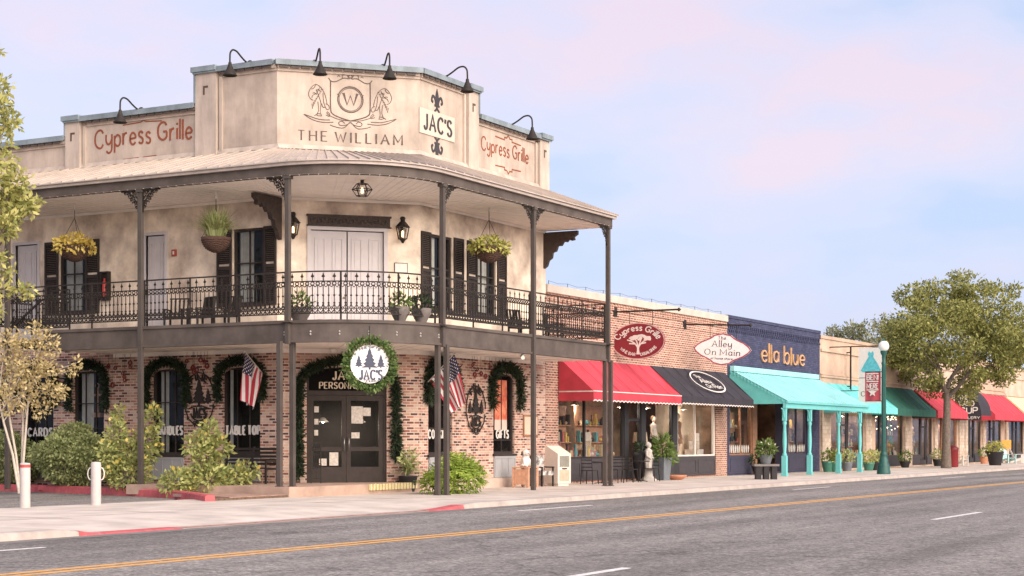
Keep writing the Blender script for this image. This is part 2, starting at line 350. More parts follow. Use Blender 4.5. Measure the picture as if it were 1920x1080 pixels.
def fir(cx, z0, w_, h, tiers=5):
    P = []; 
    for i in range(tiers + 1):
        t = i / tiers; z = z0 + h * (.12 + .88 * t); ww = w_ / 2 * (1 - t) ** .9
        if i < tiers: P += [(cx + ww * (1 if i == 0 else 1.0), z - (.03 * h)), (cx + ww * .52, z + h * .085)]
        else: P.append((cx, z0 + h))
    body = [(cx + .06 * w_, z0), (cx + .06 * w_, z0 + .1 * h)] + P
    return body + [(2 * cx - a, b) for a, b in reversed(body) if (a, b) != (cx, z0 + h)]
def ellipse(cx, cz, rx, rz, n=40, a0=0., a1=360.):
    m = n if a1 - a0 == 360 else n + 1
    return [(cx + rx * math.cos(R(a0 + (a1 - a0) * i / n)), cz + rz * math.sin(R(a0 + (a1 - a0) * i / n))) for i in range(m)]
def holes_wall(mb, s0, s1, z0, z1, holes, depth=.3, back=None, y=0.):
    """a wall face at local y with rectangular openings (s0, s1, z0, z1, depth, back material index or None)"""
    xs = sorted({s0, s1, *[min(max(h[i], s0), s1) for h in holes for i in (0, 1)]}); zs = sorted({z0, z1, *[min(max(h[i], z0), z1) for h in holes for i in (2, 3)]})
    for i in range(len(xs) - 1):
        for j in range(len(zs) - 1):
            a, b, c, d = xs[i], xs[i + 1], zs[j], zs[j + 1]; mx_, mz_ = (a + b) / 2, (c + d) / 2
            if any(h[0] < mx_ < h[1] and h[2] < mz_ < h[3] for h in holes): continue
            mb.add([(a, y, c), (b, y, c), (b, y, d), (a, y, d)], [(0, 1, 2, 3)])
    for h in holes:
        a, b, c, d = h[:4]; dp = h[4] if len(h) > 4 else depth; bk = h[5] if len(h) > 5 else back
        rv = .16; m0 = mb.cm
        mb.add([(a, y, c), (a, y, d), (a, y + rv, d), (a, y + rv, c)], [(0, 1, 2, 3)]); mb.add([(b, y, c), (b, y + rv, c), (b, y + rv, d), (b, y, d)], [(0, 1, 2, 3)])
        mb.add([(a, y, d), (b, y, d), (b, y + rv, d), (a, y + rv, d)], [(0, 1, 2, 3)]); mb.add([(a, y, c), (a, y + rv, c), (b, y + rv, c), (b, y, c)], [(0, 1, 2, 3)])
        if bk is not None:
            mb.cm = bk; r2 = rv
            mb.add([(a, y + r2, c), (a, y + r2, d), (a, y + dp, d), (a, y + dp, c)], [(0, 1, 2, 3)]); mb.add([(b, y + r2, c), (b, y + dp, c), (b, y + dp, d), (b, y + r2, d)], [(0, 1, 2, 3)])
            mb.add([(a, y + r2, d), (b, y + r2, d), (b, y + dp, d), (a, y + dp, d)], [(0, 1, 2, 3)]); mb.add([(a, y + r2, c), (a, y + dp, c), (b, y + dp, c), (b, y + r2, c)], [(0, 1, 2, 3)])
            mb.add([(a, y + dp, c), (b, y + dp, c), (b, y + dp, d), (a, y + dp, d)], [(0, 1, 2, 3)]); mb.cm = m0
# ------------------------------------------------------------------ palette
STUCCO = mat('stucco', (.475, .385, .32), .9, .24, .8, bump=.25, spec=.15, detail=9, streak=.16)
STUCCO2 = mat('stucco_blotchy_lightened', (.76, .575, .465), .9, .48, 1.15, bump=.25, spec=.15, detail=10, streak=.07)  # same stucco as the parapet, colour lightened to offset the porch shade
TRIM = mat('stucco_trim', (.49, .40, .335), .85, .10, 2, streak=.25)
COPING = mat('coping_metal', (.22, .262, .285), .6, .2, 2, streak=.3)
IRON = mat('dark_iron', (.030, .024, .021), .6, .2, 5, spec=.2)
POST = mat('post_paint', (.085, .070, .062), .6, .15, 3, spec=.2)
BEAM = mat('beam_paint', (.10, .080, .070), .7, .3, 1.6, spec=.2)
SOFFIT = mat('soffit_paint', (.90, .82, .745), .7, .06, 3)
ROOFM = mat('porch_roof_metal', (.45, .375, .32), .6, .16, 1.2, spec=.3)
SHUT = mat('shutter_paint', (.046, .036, .033), .7, .15, 5, spec=.2)
DOORW = mat('door_paint', (.58, .53, .53), .5, .05, 4)
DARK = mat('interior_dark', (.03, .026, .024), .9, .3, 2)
DOORB = mat('dark_bronze', (.052, .040, .035), .6, .15, 5, spec=.2)
WHITE = mat('white_paint', (.66, .61, .56), .6, .06, 8)
CREAM = mat('cream_paint', (.56, .475, .39), .7, .05, 6)
LETTER = mat('letter_dark', (.045, .04, .045), .7, .1, 20)
RUST = mat('letter_rust', (.24, .065, .030), .7, .15, 10)
BRICK = brick_mat('old_brick', [(.56, .375, .29), (.38, .165, .115), (.55, .39, .30), (.47, .24, .17), (.16, .065, .05), (.50, .28, .20), (.26, .10, .07), (.56, .37, .29), (.10, .05, .045), (.40, .22, .165)], (.60, .49, .415), .23, .082, .014)
BRICK2 = brick_mat('red_brick', [(.28, .105, .068), (.34, .145, .095), (.20, .07, .045), (.30, .12, .08), (.38, .19, .13)], (.54, .42, .345), .26, .09, .022) if 0 else brick_mat('red_brick', [(.28, .105, .068), (.34, .145, .095), (.20, .07, .045), (.30, .12, .08), (.38, .19, .13)], (.54, .42, .345), .24, .085, .018, stain=.18)
BRICK3 = brick_mat('blue_painted_brick', [(.058, .062, .112), (.070, .073, .125), (.050, .053, .10)], (.038, .040, .078), .24, .085, .010, stain=.2)
PAVER = brick_mat('paver_brick', [(.40, .24, .18), (.46, .30, .24), (.36, .20, .15)], (.42, .33, .27), .2, .1, .006, stain=.2)
GLASS = glass_mat('window_glass', clear=.96, refl=.0)
GLASSD = glass_mat('dark_glass', clear=.93, refl=.0)
PANELG = mat('grey_panel', (.36, .355, .36), .7, .06, 4)
CURT = mat('curtain', (.62, .58, .52), .9, .12, 6)

# ------------------------------------------------------------------ ground
def road_material():
    m = mat('asphalt', (.235, .213, .196), .9, .5, 20, bump=.35, spec=.2, detail=8)
    t = m.node_tree; b = t.nodes['Principled BSDF']
    src = b.inputs['Base Color'].links[0].from_socket
    g = [n for n in t.nodes if n.type == 'NEW_GEOMETRY'][0]
    mp_ = t.nodes.new('ShaderNodeMapping'); mp_.inputs['Scale'].default_value = (.05, .55, 1)
    n = t.nodes.new('ShaderNodeTexNoise'); n.inputs['Scale'].default_value = 1.4; n.inputs['Detail'].default_value = 6
    t.links.new(g.outputs['Position'], mp_.inputs[0]); t.links.new(mp_.outputs[0], n.inputs['Vector'])
    r = t.nodes.new('ShaderNodeMapRange'); r.inputs[1].default_value = .3; r.inputs[2].default_value = .7; r.inputs[3].default_value = .70; r.inputs[4].default_value = 1.28
    t.links.new(n.outputs['Fac'], r.inputs[0])
    n3 = t.nodes.new('ShaderNodeTexNoise'); n3.inputs['Scale'].default_value = 5; n3.inputs['Detail'].default_value = 6; n3.inputs['Roughness'].default_value = .8
    t.links.new(g.outputs['Position'], n3.inputs['Vector'])
    r3 = t.nodes.new('ShaderNodeMapRange'); r3.inputs[1].default_value = .25; r3.inputs[2].default_value = .75; r3.inputs[3].default_value = .5; r3.inputs[4].default_value = 1.5
    t.links.new(n3.outputs['Fac'], r3.inputs[0])
    mm = t.nodes.new('ShaderNodeMath'); mm.operation = 'MULTIPLY'; t.links.new(r.outputs[0], mm.inputs[0]); t.links.new(r3.outputs[0], mm.inputs[1])
    v = t.nodes.new('ShaderNodeVectorMath'); v.operation = 'SCALE'; t.links.new(src, v.inputs[0]); vo = t.nodes.new('ShaderNodeTexVoronoi'); vo.feature = 'DISTANCE_TO_EDGE'; vo.inputs['Scale'].default_value = .13
    dn = t.nodes.new('ShaderNodeTexNoise'); dn.inputs['Scale'].default_value = .8; dn.inputs['Detail'].default_value = 5
    t.links.new(g.outputs['Position'], dn.inputs['Vector']); dm = t.nodes.new('ShaderNodeVectorMath'); dm.operation = 'SCALE'; dm.inputs['Scale'].default_value = 2.6
    t.links.new(dn.outputs['Color'], dm.inputs[0]); da = t.nodes.new('ShaderNodeVectorMath'); t.links.new(g.outputs['Position'], da.inputs[0]); t.links.new(dm.outputs[0], da.inputs[1]); t.links.new(da.outputs[0], vo.inputs['Vector'])
    cr_ = t.nodes.new('ShaderNodeMapRange'); cr_.inputs[1].default_value = .0; cr_.inputs[2].default_value = .007; cr_.inputs[3].default_value = .55; cr_.inputs[4].default_value = 1
    t.links.new(vo.outputs['Distance'], cr_.inputs[0]); m9 = t.nodes.new('ShaderNodeMath'); m9.operation = 'MULTIPLY'; t.links.new(mm.outputs[0], m9.inputs[0]); t.links.new(cr_.outputs[0], m9.inputs[1])
    t.links.new(m9.outputs[0], v.inputs['Scale']); t.links.new(v.outputs[0], b.inputs['Base Color'])
    return m
ROAD = road_material()
CONC = mat('concrete', (.575, .495, .43), .9, .22, .9, bump=.2, spec=.2, detail=10)
CONC2 = mat('kerb_concrete', (.46, .39, .345), .9, .2, 2.5, bump=.2, spec=.2, detail=9)
REDK = mat('red_kerb_paint', (.50, .105, .11), .75, .25, 5)
SOIL = mat('mulch', (.15, .095, .065), .95, .4, 12, bump=.5)
YEL = mat('yellow_line_paint', (.70, .36, .10), .7, .25, 9)
WLINE = mat('white_line_paint', (.72, .68, .66), .7, .2, 9)
def structure(mb, name, m):
    o = mb.build(name, m); o['kind'] = 'structure'; return o
RZ = -.13
b = MB(); b.add([(-1500, -1500, RZ - .03), (1500, -1500, RZ - .03), (1500, 1500, RZ - .03), (-1500, 1500, RZ - .03)], [(0, 1, 2, 3)])
structure(b, 'ground', mat('ground_earth', (.22, .19, .16), .95, .25, .3))
b = MB(); b.add([(-60, -12, RZ), (400, -12, RZ), (400, 20.2, RZ), (-60, 20.2, RZ)], [(0, 1, 2, 3)]); structure(b, 'road', ROAD)
# driveway entrance between the two ends of the red kerb returns, dropped kerb there
DX0, DX1 = onG(100, 1003, RZ).x, onG(705, 952, RZ).x
# kerbstones along the road with the dropped stretch
def kerb_z(x):
    def s_(t): t = min(1, max(0, t)); return t * t * (3 - 2 * t)
    return -.105 + .105 * max(s_((DX0 + .5 - x) / 1.0), s_((x - DX1 + 1.0) / 2.2))
b = MB()
xs = [-60, 0] + [x * .4 for x in range(30, 130)] + [60 + 2.5 * i for i in range(40)] + [400]
rows = []
for x in xs:
    z = kerb_z(x); rows.append([(x, 20.17, RZ - .02), (x, 20.20, z - .015), (x, 20.24, z), (x, 20.52, z + .001)])
b.sheet(rows, False)
structure(b, 'kerb', CONC2)
b = MB()
for x in xs: pass
rows = [[(x, 20.52, kerb_z(x)), (x, 21.6, kerb_z(x) * .45), (x, 22.8, 0), (x, 26.6 if x > 36 else 27.7, .0)] for x in xs]
b.sheet(rows, True); structure(b, 'sidewalk', CONC)
# red paint on the kerb at the ends of the drop
b = MB()
for xa, xb in ((DX0 - .1, DX0 + 2.6), (DX1 - 1.2, DX1 + .35)):
    st = [xa + (xb - xa) * i / 10 for i in range(11)]
    b.sheet([[(x, 20.164, RZ), (x, 20.194, kerb_z(x) - .011), (x, 20.235, kerb_z(x) + .004), (x, 20.525, kerb_z(x) + .005)] for x in st])
structure(b, 'red_kerb_marking', REDK)
b = MB()   # faded red along the dropped kerb
st = [DX0 + 2.6 + (DX1 - 1.2 - DX0 - 2.6) * i / 30 for i in range(31)]
b.sheet([[(x, 20.19, kerb_z(x) - .008), (x, 20.235, kerb_z(x) + .004), (x, 20.30, kerb_z(x) + .004)] for x in st])
structure(b, 'faded_kerb_marking', mat('faded_red', (.36, .20, .17), .85, .35, 4))
# gutter strip
b = MB(); b.add([(-60, 19.72, RZ + .004), (400, 19.72, RZ + .004), (400, 20.18, RZ + .004), (-60, 20.18, RZ + .004)], [(0, 1, 2, 3)]); structure(b, 'gutter', mat('gutter_concrete', (.20, .18, .165), .9, .3, 1.5))
# expansion joints in the pavement
b = MB()
for i in range(60):
    x = 12 + i * 3.05; b.add([(x, 22.8, .004), (x + .035, 22.8, .004), (x + .035, 26.1 if x > 36 else 27.7, .004), (x, 26.1 if x > 36 else 27.7, .004)], [(0, 1, 2, 3)])
b.add([(-20, 23.4, .005), (150, 23.4, .005), (150, 23.425, .005), (-20, 23.425, .005)], [(0, 1, 2, 3)])
structure(b, 'pavement_joints', mat('joint_dirt', (.20, .165, .14), .95, .2, 5))
# lines on the road
b = MB()
for o_ in (0, .30):
    b.add([(5, 15.05 + o_, RZ + .004), (5, 15.22 + o_, RZ + .004), (130, 12.82 + o_, RZ + .004), (130, 12.65 + o_, RZ + .004)], [(3, 2, 1, 0)])
structure(b, 'yellow_road_marking', YEL)
b = MB()
for i in range(-1, 9):
    x = 15.6 + i * 18.9
    b.bx(x, x + 4.0, 9.0, 9.13, RZ + .002, RZ + .005)
    b.bx(x - .3, x + 3.5, 18.5, 18.6, RZ + .002, RZ + .005)
structure(b, 'white_road_marking', WLINE)
# car park beside the building, with its red kerb
CK = [onG(385, 940, 0), onG(330, 931), onG(240, 926), onG(150, 922), onG(70, 919), onG(0, 917)]
CK = [(p.x, p.y) for p in CK]; CK += [(CK[-1][0] + .2, 60)]
b = MB(); b.slab([(-20, 27.7), (CK[0][0], 27.7), *CK[1:], (-20, 60)], -.2, -.06); structure(b, 'car_park', ROAD)
b = MB()
pts = [Vector((p[0], p[1], 0)) for p in smooth_pts(CK, 6)]
rows = []
for i, p in enumerate(pts):
    t = (pts[min(i + 1, len(pts) - 1)] - pts[max(i - 1, 0)]).normalized(); n_ = Vector((t.y, -t.x, 0))
    rows.append([p - n_ * .02 + Vector((0, 0, -.1)), p + Vector((0, 0, .12)), p + n_ * .05 + Vector((0, 0, .15)), p + n_ * .22 + Vector((0, 0, .15)), p + n_ * .25 + Vector((0, 0, .0))])
b.add(rows[0], [(0, 1, 2, 3, 4)]); b.sheet(rows); structure(b, 'red_painted_kerb', REDK)
b = MB(); b.slab([(p.x + .2, p.y) for p in pts] + [(46, 60), (46, 26.4), (CK[0][0] + .4, 26.4)], -.1, .06); structure(b, 'planting_bed', SOIL)
b = MB(); b.slab([(33.6, 26.42), (35.9, 26.42), (35.9, 29.4), (35.0, 29.4)], .0, .075); structure(b, 'paver_path', PAVER)
# ------------------------------------------------------------------ the two-storey corner building
hall = thing('corner_building', 'two storey stucco and brick corner building with a wraparound iron balcony and stepped parapet', 'building', (40.5, 29, 0))
ZD = 4.62           # balcony deck
upL = [(-30.73, -29.64), (-37.46, -36.41)]; upR = [(42.85, 44.09), (45.6, 46.8)]
lowL = [(-31.1, -29.75), (-33.77, -32.55), (-36.89, -35.66), (-38.96, -37.72), (-41.0, -39.62)]; lowR = [(42.7, 44.09), (46.63, 48.03)]
WZ0, WZ1 = 5.42, 7.62
LZ0, LZ1 = 1.06, 3.62
upDoorL = [(-34.0, -33.26), (-39.3, -38.36)]
# lower walls of old brick
b = MB(FL); holes_wall(b, -50, -29.15, 0, 4.3, [(a, c, LZ0, LZ1, .9, 1) for a, c in lowL])
b.fr = FR; holes_wall(b, 42.2, 50.2, 0, 4.3, [(a, c, LZ0, LZ1, .9, 1) for a, c in lowR])
b.fr = FC; holes_wall(b, 0, 4.172, 0, 4.3, [(.85, 3.2, .26, 3.62, 1.6, 1)])
b.fr = Matrix.Identity(4); b.bx(50.02, 50.2, 26.25, 45, 0, 4.3)
# arches above the openings: spandrels, flush with the wall, and a soldier course standing proud
def arch(mbx, s0, s1, zt, rise):
    n = 8; mid, hw = (s0 + s1) / 2, (s1 - s0) / 2
    cv = [(mid + hw * math.cos(math.pi * (1 - i / n)), zt - rise + rise * math.sin(math.pi * i / n)) for i in range(n + 1)]
    mbx.prism([(s0, zt), *[p for p in cv], (s1, zt)], .002, .1)
    for i in range(15):
        a0 = math.pi * (1 - i / 15); a1 = math.pi * (1 - (i + .86) / 15)
        q = lambda a_, k: (mid + (hw + .0 + k) * math.cos(a_), zt - rise + (rise + k) * math.sin(a_))
        mbx.prism([q(a0, -.01), q(a1, -.01), q(a1, .2), q(a0, .2)], -.012, .05)
for a, c in lowL: b.fr = FL; arch(b, a, c, LZ1, .22)
for a, c in lowR: b.fr = FR; arch(b, a, c, LZ1, .22)
b.fr = FC; arch(b, .85, 3.2, 3.62, .3)
b.build('brick_wall', [BRICK, DARK], hall)
# plinth at the foot of the street wall
b = MB(FR); b.bx(42.5, 49.9, -.12, 0, 0, .3); b.build('plinth', mat('plinth_stone', (.52, .40, .33), .9, .2, 2), hall)
# upper stucco walls
b = MB(FL); holes_wall(b, -50, -29.15, 4.3, 9.75, [(a, c, WZ0, WZ1, .5, 1) for a, c in upL] + [(a, c, ZD, WZ1, .12, 1) for a, c in upDoorL])
b.fr = FR; holes_wall(b, 42.2, 50.2, 4.3, 9.75, [(a, c, WZ0, WZ1, .5, 1) for a, c in upR])
b.fr = FC; holes_wall(b, 0, 4.172, 4.3, 9.75, [(.97, 3.11, ZD, 7.56, .12, 1)])
b.fr = Matrix.Identity(4); b.bx(50.0, 50.2, 26.25, 45, 4.3, 9.75)
b.build('stucco_wall', [STUCCO2, DARK], hall)
# parapet with raised middle, pilasters and framed panels
ZL, ZH, ZLL, ZR = 11.28, 12.25, 10.75, 11.48
b = MB(FL)
b.bx(-50, -37.1, 0, .3, 9.7, ZLL); b.bx(-37.1, -32.0, 0, .3, 9.7, ZL); b.bx(-32.0, -29.15, 0, .3, 9.7, ZH)
b.fr = FR; b.bx(42.2, 45.45, 0, .3, 9.7, ZH); b.bx(45.45, 50.2, 0, .3, 9.7, ZR)
b.fr = FC; b.bx(0, 4.172, 0, .3, 9.7, ZH)
par = b.build('parapet', STUCCO, hall)
b = MB(FL)
def pilaster(s0, s1, z1): b.bx(s0, s1, -.14, -.001, 9.72, z1 + .02); b.bx(s1 + .06, s1 + .16, -.07, -.001, 9.72, z1 - .16)
pilaster(-32.02, -31.25, ZH); pilaster(-37.1, -36.52, ZL)
b.fr = FR
def pilR(s0, s1, z1): b.bx(s0, s1, -.14, -.001, 9.72, z1 + .02); b.bx(s0 - .16, s0 - .06, -.07, -.001, 9.72, z1 - .16)
pilR(44.86, 45.47, ZH); pilR(49.55, 50.2, ZR)
# panel frames: flat bands around the sunken panels
for fr_, s0, s1, z1 in ((FL, -31.05, -29.15, ZH), (FC, 0.0, 4.172, ZH), (FR, 42.2, 44.66, ZH), (FL, -36.3, -32.1, ZL), (FR, 45.5, 49.35, ZR), (FL, -50, -37.14, ZLL)):
    b.fr = fr_; b.bx(s0, s1, -.05, -.001, z1 - .18, z1 - .11); b.bx(s0, s1, -.10, -.001, z1 - .11, z1 - .005)
b.build('pilaster', TRIM, hall)
b = MB()
for fr_, s0, s1, z1 in ((FL, -32.06, -29.2, ZH), (FC, -.07, 4.25, ZH), (FR, 42.15, 45.51, ZH), (FL, -37.14, -32.062, ZL), (FR, 45.512, 50.26, ZR), (FL, -50, -37.142, ZLL)):
    b.fr = fr_; b.bx(s0, s1, -.20, .36, z1, z1 + .13); b.bx(s0, s1, -.215, -.19, z1 - .03, z1 + .11)
for fr_, s0, s1, z0, z1 in ((FL, -32.07, -32.0, ZL, ZH), (FL, -37.15, -37.1, ZLL, ZL), (FR, 45.45, 45.52, ZR, ZH)):
    b.fr = fr_; b.bx(s0, s1, -.16, .34, z0 + .1, z1)
for fr_, s0, s1, z1 in ((FL, -32.1, -31.2, ZH), (FL, -37.18, -36.48, ZL), (FR, 44.8, 45.55, ZH), (FR, 49.5, 50.28, ZR)):
    b.fr = fr_; b.bx(s0, s1, -.26, .38, z1 + .02, z1 + .17)
b.build('coping', COPING, par)
b = MB()   # small dark brackets under the coping
for fr_, s0, s1, z1 in ((FL, -31.1, -29.2, ZH), (FC, .05, 4.15, ZH), (FR, 42.25, 44.7, ZH), (FL, -36.3, -32.1, ZL), (FR, 45.55, 49.4, ZR), (FL, -50, -37.2, ZLL)):
    b = MB(fr_); s = s0
    while s < s1 - .1: b.bx(s, s + .26, -.155, -.1005, z1 - .10, z1 - .03); s += .31
    b.build('dentil_trim', mat('dentil_dark', (.11, .085, .075), .8, .2, 6), par)
b = MB()   # vent holes in pilasters
for fr_, s, z in ((FL, -31.63, ZH - .55), (FL, -36.8, ZL - .5), (FR, 45.16, ZH - .55), (FR, 49.9, ZR - .5)):
    b = MB(fr_); b.bx(s - .09, s + .09, -.149, -.14, z + .1, z + .16); b.bx(s - .09, s - .03, -.149, -.14, z - .1, z + .1); b.build('vent_slot', mat('slot_dark', (.10, .06, .045), .9), par)
b = MB(); b.slab([(39.6, 60), (39.6, 29.35), (42.4, 26.55), (49.9, 26.55), (49.9, 60)], 9.5, 9.7); b.build('roof', mat('flat_roof', (.3, .28, .26), .9), hall)

# upper windows with drapes, and louvred shutters
def sash_window(fr_, s0, s1, z0, z1, cols=2, zs=(), depth=.09, sill=True, arched=False, mt=SHUT, pane=GLASS, drape=None, bar_=.028):
    b = MB(fr_); t = .075
    b.bx(s0, s0 + t, depth - .04, depth + .06, z0, z1); b.bx(s1 - t, s1, depth - .04, depth + .06, z0, z1)
    b.bx(s0 + t, s1 - t, depth - .04, depth + .06, z0, z0 + t); b.bx(s0 + t, s1 - t, depth - .04, depth + .06, z1 - t, z1)
    for i in range(1, cols):
        s = s0 + (s1 - s0) * i / cols; b.bx(s - bar_ / 2, s + bar_ / 2, depth - .02, depth + .03, z0 + t, z1 - t)
    for z in zs: b.bx(s0 + t, s1 - t, depth - .025, depth + .035, z - bar_ * .7, z + bar_ * .7)
    o = b.build('window', mt, hall)
    b = MB(fr_); b.add([(s0 + t, depth + .02, z0 + t), (s1 - t, depth + .02, z0 + t), (s1 - t, depth + .02, z1 - t), (s0 + t, depth + .02, z1 - t)], [(0, 1, 2, 3)]); b.build('pane', pane, o)
    if sill: b = MB(fr_); b.bx(s0 - .06, s1 + .06, -.07, .05, z0 - .07, z0 + .002); b.build('sill', mt, o)
    if drape:
        b = MB(fr_); r_ = random.Random(int(s0 * 10))
        for a, c in drape:
            n = max(6, int((c - a) / .03)); b.sheet([[(s0 + t + (s1 - s0 - 2 * t) * (a + (c - a) * k / n), depth + .13 + .035 * math.sin(k * 1.9 + s0) + (.01 if z == z0 else 0), z) for k in range(n + 1)] for z in (z0 + .02, (z0 + z1) / 2, z1 - .02)], True)
        b.build('curtain', CURT, o)
    return o
def shutter(fr_, s0, s1, z0, z1):
    b = MB(fr_); t = .06
    b.bx(s0, s0 + t, -.055, -.004, z0, z1); b.bx(s1 - t, s1, -.055, -.004, z0, z1)
    for z in (z0, (z0 + z1) / 2 - .05, z1 - .1): b.bx(s0 + t, s1 - t, -.055, -.004, z, z + .1)
    z = z0 + .1
    while z < z1 - .1:
        if abs(z - (z0 + z1) / 2) > .07: b.add([(s0 + t, -.012, z + .055), (s1 - t, -.012, z + .055), (s1 - t, -.05, z), (s0 + t, -.05, z)], [(0, 1, 2, 3)])
        z += .055
    b.build('shutter', SHUT, hall)
for (a, c), dr in zip(upL, ([(0, .56), (.9, 1)], [(0, .75)])): sash_window(FL, a, c, WZ0, WZ1, 2, (6.62,), drape=dr)
for (a, c), dr in zip(upR, ([(0, .45), (.75, 1)], [(.0, .9)])): sash_window(FR, a, c, WZ0, WZ1, 2 if a < 45 else 3, (6.62,), drape=dr)
for f_, a, c in ((FL, -31.3, -30.77), (FL, -29.6, -29.17), (FL, -38.05, -37.5), (FL, -36.37, -35.83), (FR, 42.27, 42.8), (FR, 44.15, 44.72), (FR, 44.95, 45.55), (FR, 46.85, 47.43)):
    shutter(f_, a, c, WZ0 - .05, WZ1 + .02)
# panelled doors on the balcony
def panel_door(fr_, s0, s1, z0, z1, y, name='door', panels=2):
    b = MB(fr_); b.bx(s0, s1, y, y + .05, z0, z1)
    wdt = (s1 - s0) / panels
    for i in range(panels):
        for za, zb in ((z0 + .25, z0 + 1.1), (z0 + 1.28, z1 - .2)):
            a, c = s0 + wdt * i + .1, s0 + wdt * (i + 1) - .1
            for q in ((a, a + .035, za, zb), (c - .035, c, za, zb), (a + .035, c - .035, za, za + .035), (a + .035, c - .035, zb - .035, zb)): b.bx(q[0], q[1], y - .022, y - .001, q[2], q[3])
            b.bx(a + .1, c - .1, y - .012, y - .001, za + .1, zb - .1)
    o = b.build(name, DOORW, hall); b = MB(fr_); b.ball(((s1 - .07), y - .05, z0 + .98), .035); b.build('knob', mat('brass', (.3, .22, .1), .3, .1, 5, metal=.9), o)
    return o
def casing(fr_, s0, s1, z0, z1, m=DOORW, t=.11):
    b = MB(fr_); b.bx(s0 - t, s0, -.045, .11, z0, z1 + t); b.bx(s1, s1 + t, -.045, .11, z0, z1 + t); b.bx(s0, s1, -.045, .11, z1, z1 + t); return b.build('door_frame', m, hall)
panel_door(FC, .985, 2.02, ZD + .02, 7.54, .06); panel_door(FC, 2.06, 3.095, ZD + .02, 7.54, .06); casing(FC, .97, 3.11, ZD, 7.56)
for a, c in upDoorL: panel_door(FL, a + .02, c - .02, ZD + .02, WZ1 - .02, .06); casing(FL, a, c, ZD, WZ1, t=.09)
b = MB(FC)   # carved lintel board
b.bx(.88, 3.28, -.09, -.002, 7.69, 7.95); b.bx(.84, 3.32, -.11, -.002, 7.95, 8.0); b.bx(.84, 3.32, -.11, -.002, 7.66, 7.69)
for i in range(22):
    s = .97 + i * .104; b.ball((s, -.092, 7.82 + .035 * math.sin(i * 2.1)), .045, 6, 4, (1, .5, 1.3)); b.ball((s + .05, -.09, 7.82 - .05 * math.sin(i * 2.1)), .03, 6, 4, (1, .5, 1))
b.build('carved_lintel', mat('carved_wood', (.055, .038, .033), .7, .4, 14), hall)
# lower shop windows
for i, (a, c) in enumerate(lowL): sash_window(FL, a, c, LZ0, LZ1, 3 if i != 1 else 3, (2.62, 1.85) if i else (1.85,), depth=.11, mt=SHUT, pane=GLASSD, drape=([(0, .12)], [(.1, .35)], [(.02, .5)], [], [])[i], bar_=.022)
for a, c in lowR: sash_window(FR, a, c, LZ0, LZ1, 2, (1.5,) if a > 45 else (2.55, 1.85), depth=.11, mt=SHUT, pane=GLASSD, bar_=.022)
for fr_, lst in ((FL, lowL[:4]), (FR, lowR)):
    for a, c in lst:
        b = MB(fr_); b.bx(a, c, -.045, -.002, .31, LZ0 - .075)
        for k in range(4): s = a + .06 + k * (c - a - .12) / 3; b.bx(s - .02, s + .02, -.06, -.045, .36, LZ0 - .14)
        b.bx(a, c, -.062, -.045, LZ0 - .14, LZ0 - .075); b.bx(a, c, -.062, -.045, .31, .36); b.build('window_panel', PANELG, hall)
# entrance doors with transom
ENT = b = MB(FC)
b.bx(.85, .93, .10, .22, .26, 3.6); b.bx(3.12, 3.2, .10, .22, .26, 3.6); b.bx(.93, 3.12, .10, .22, 2.80, 2.93)
entf = b.build('entrance_frame', DOORB, hall)
for s0, s1 in ((.935, 2.02), (2.03, 3.115)):
    b = MB(FC)
    b.bx(s0, s0 + .13, .12, .18, .27, 2.79); b.bx(s1 - .13, s1, .12, .18, .27, 2.79); b.bx(s0 + .13, s1 - .13, .12, .18, 2.64, 2.79); b.bx(s0 + .13, s1 - .13, .12, .18, .27, .72); b.bx(s0 + .13, s1 - .13, .12, .18, 1.18, 1.3)
    o = b.build('entrance_door', DOORB, hall)
    b = MB(FC)
    for za, zb in ((.72, 1.18), (1.3, 2.64)): b.add([(s0 + .13, .15, za), (s1 - .13, .15, za), (s1 - .13, .15, zb), (s0 + .13, .15, zb)], [(0, 1, 2, 3)])
    b.build('pane', GLASSD, o)
    b = MB(FC); hx = s1 - .065 if s0 < 1 else s0 + .065; b.tube([(hx, .11, 1.2), (hx, .06, 1.24), (hx, .06, 1.52), (hx, .11, 1.56)], .014); b.build('handle', mat('steel', (.4, .38, .36), .3, .1, 5, metal=.8), o)
    b = MB(FC)
    rr = random.Random(int(s0 * 10))
    for (sa, za, w_, h_) in (((.16, 2.3, .13, .17), (.16, 1.95, .12, .16), (.16, 1.63, .11, .16), (.6, .76, .26, .38), (.3, .76, .22, .2)) if s0 < 1 else ((.15, 1.98, .34, .5), (.5, 2.2, .22, .24), (.15, 1.55, .24, .17))):
        b.bx(s0 + sa, s0 + sa + w_, .138, .145, za, za + h_)
    b.build('paper_notice', mat('paper', (.62, .55, .48), .8, .25, 18), o)
b = MB(FC); b.prism([(.93, 2.93), (3.12, 2.93), (3.12, 3.34), (2.9, 3.46), (2.5, 3.56), (2.03, 3.6), (1.55, 3.56), (1.15, 3.46), (.93, 3.34)], .14, .17)
tr = b.build('transom_sign', mat('sign_black', (.008, .007, .007), .8, .1, 6, spec=.05), entf)
b = MB(FC); text(b, "JAC'S", 1.62, 2.46, 3.25, .24, .139, .22, .1, .09, .01); text(b, 'PERSONAL', 1.24, 2.40, 2.99, .18, .139, .2, .1, .09, .01); b.build('transom_lettering', mat('letter_cream', (.72, .58, .42), .6, .08, 8), tr)
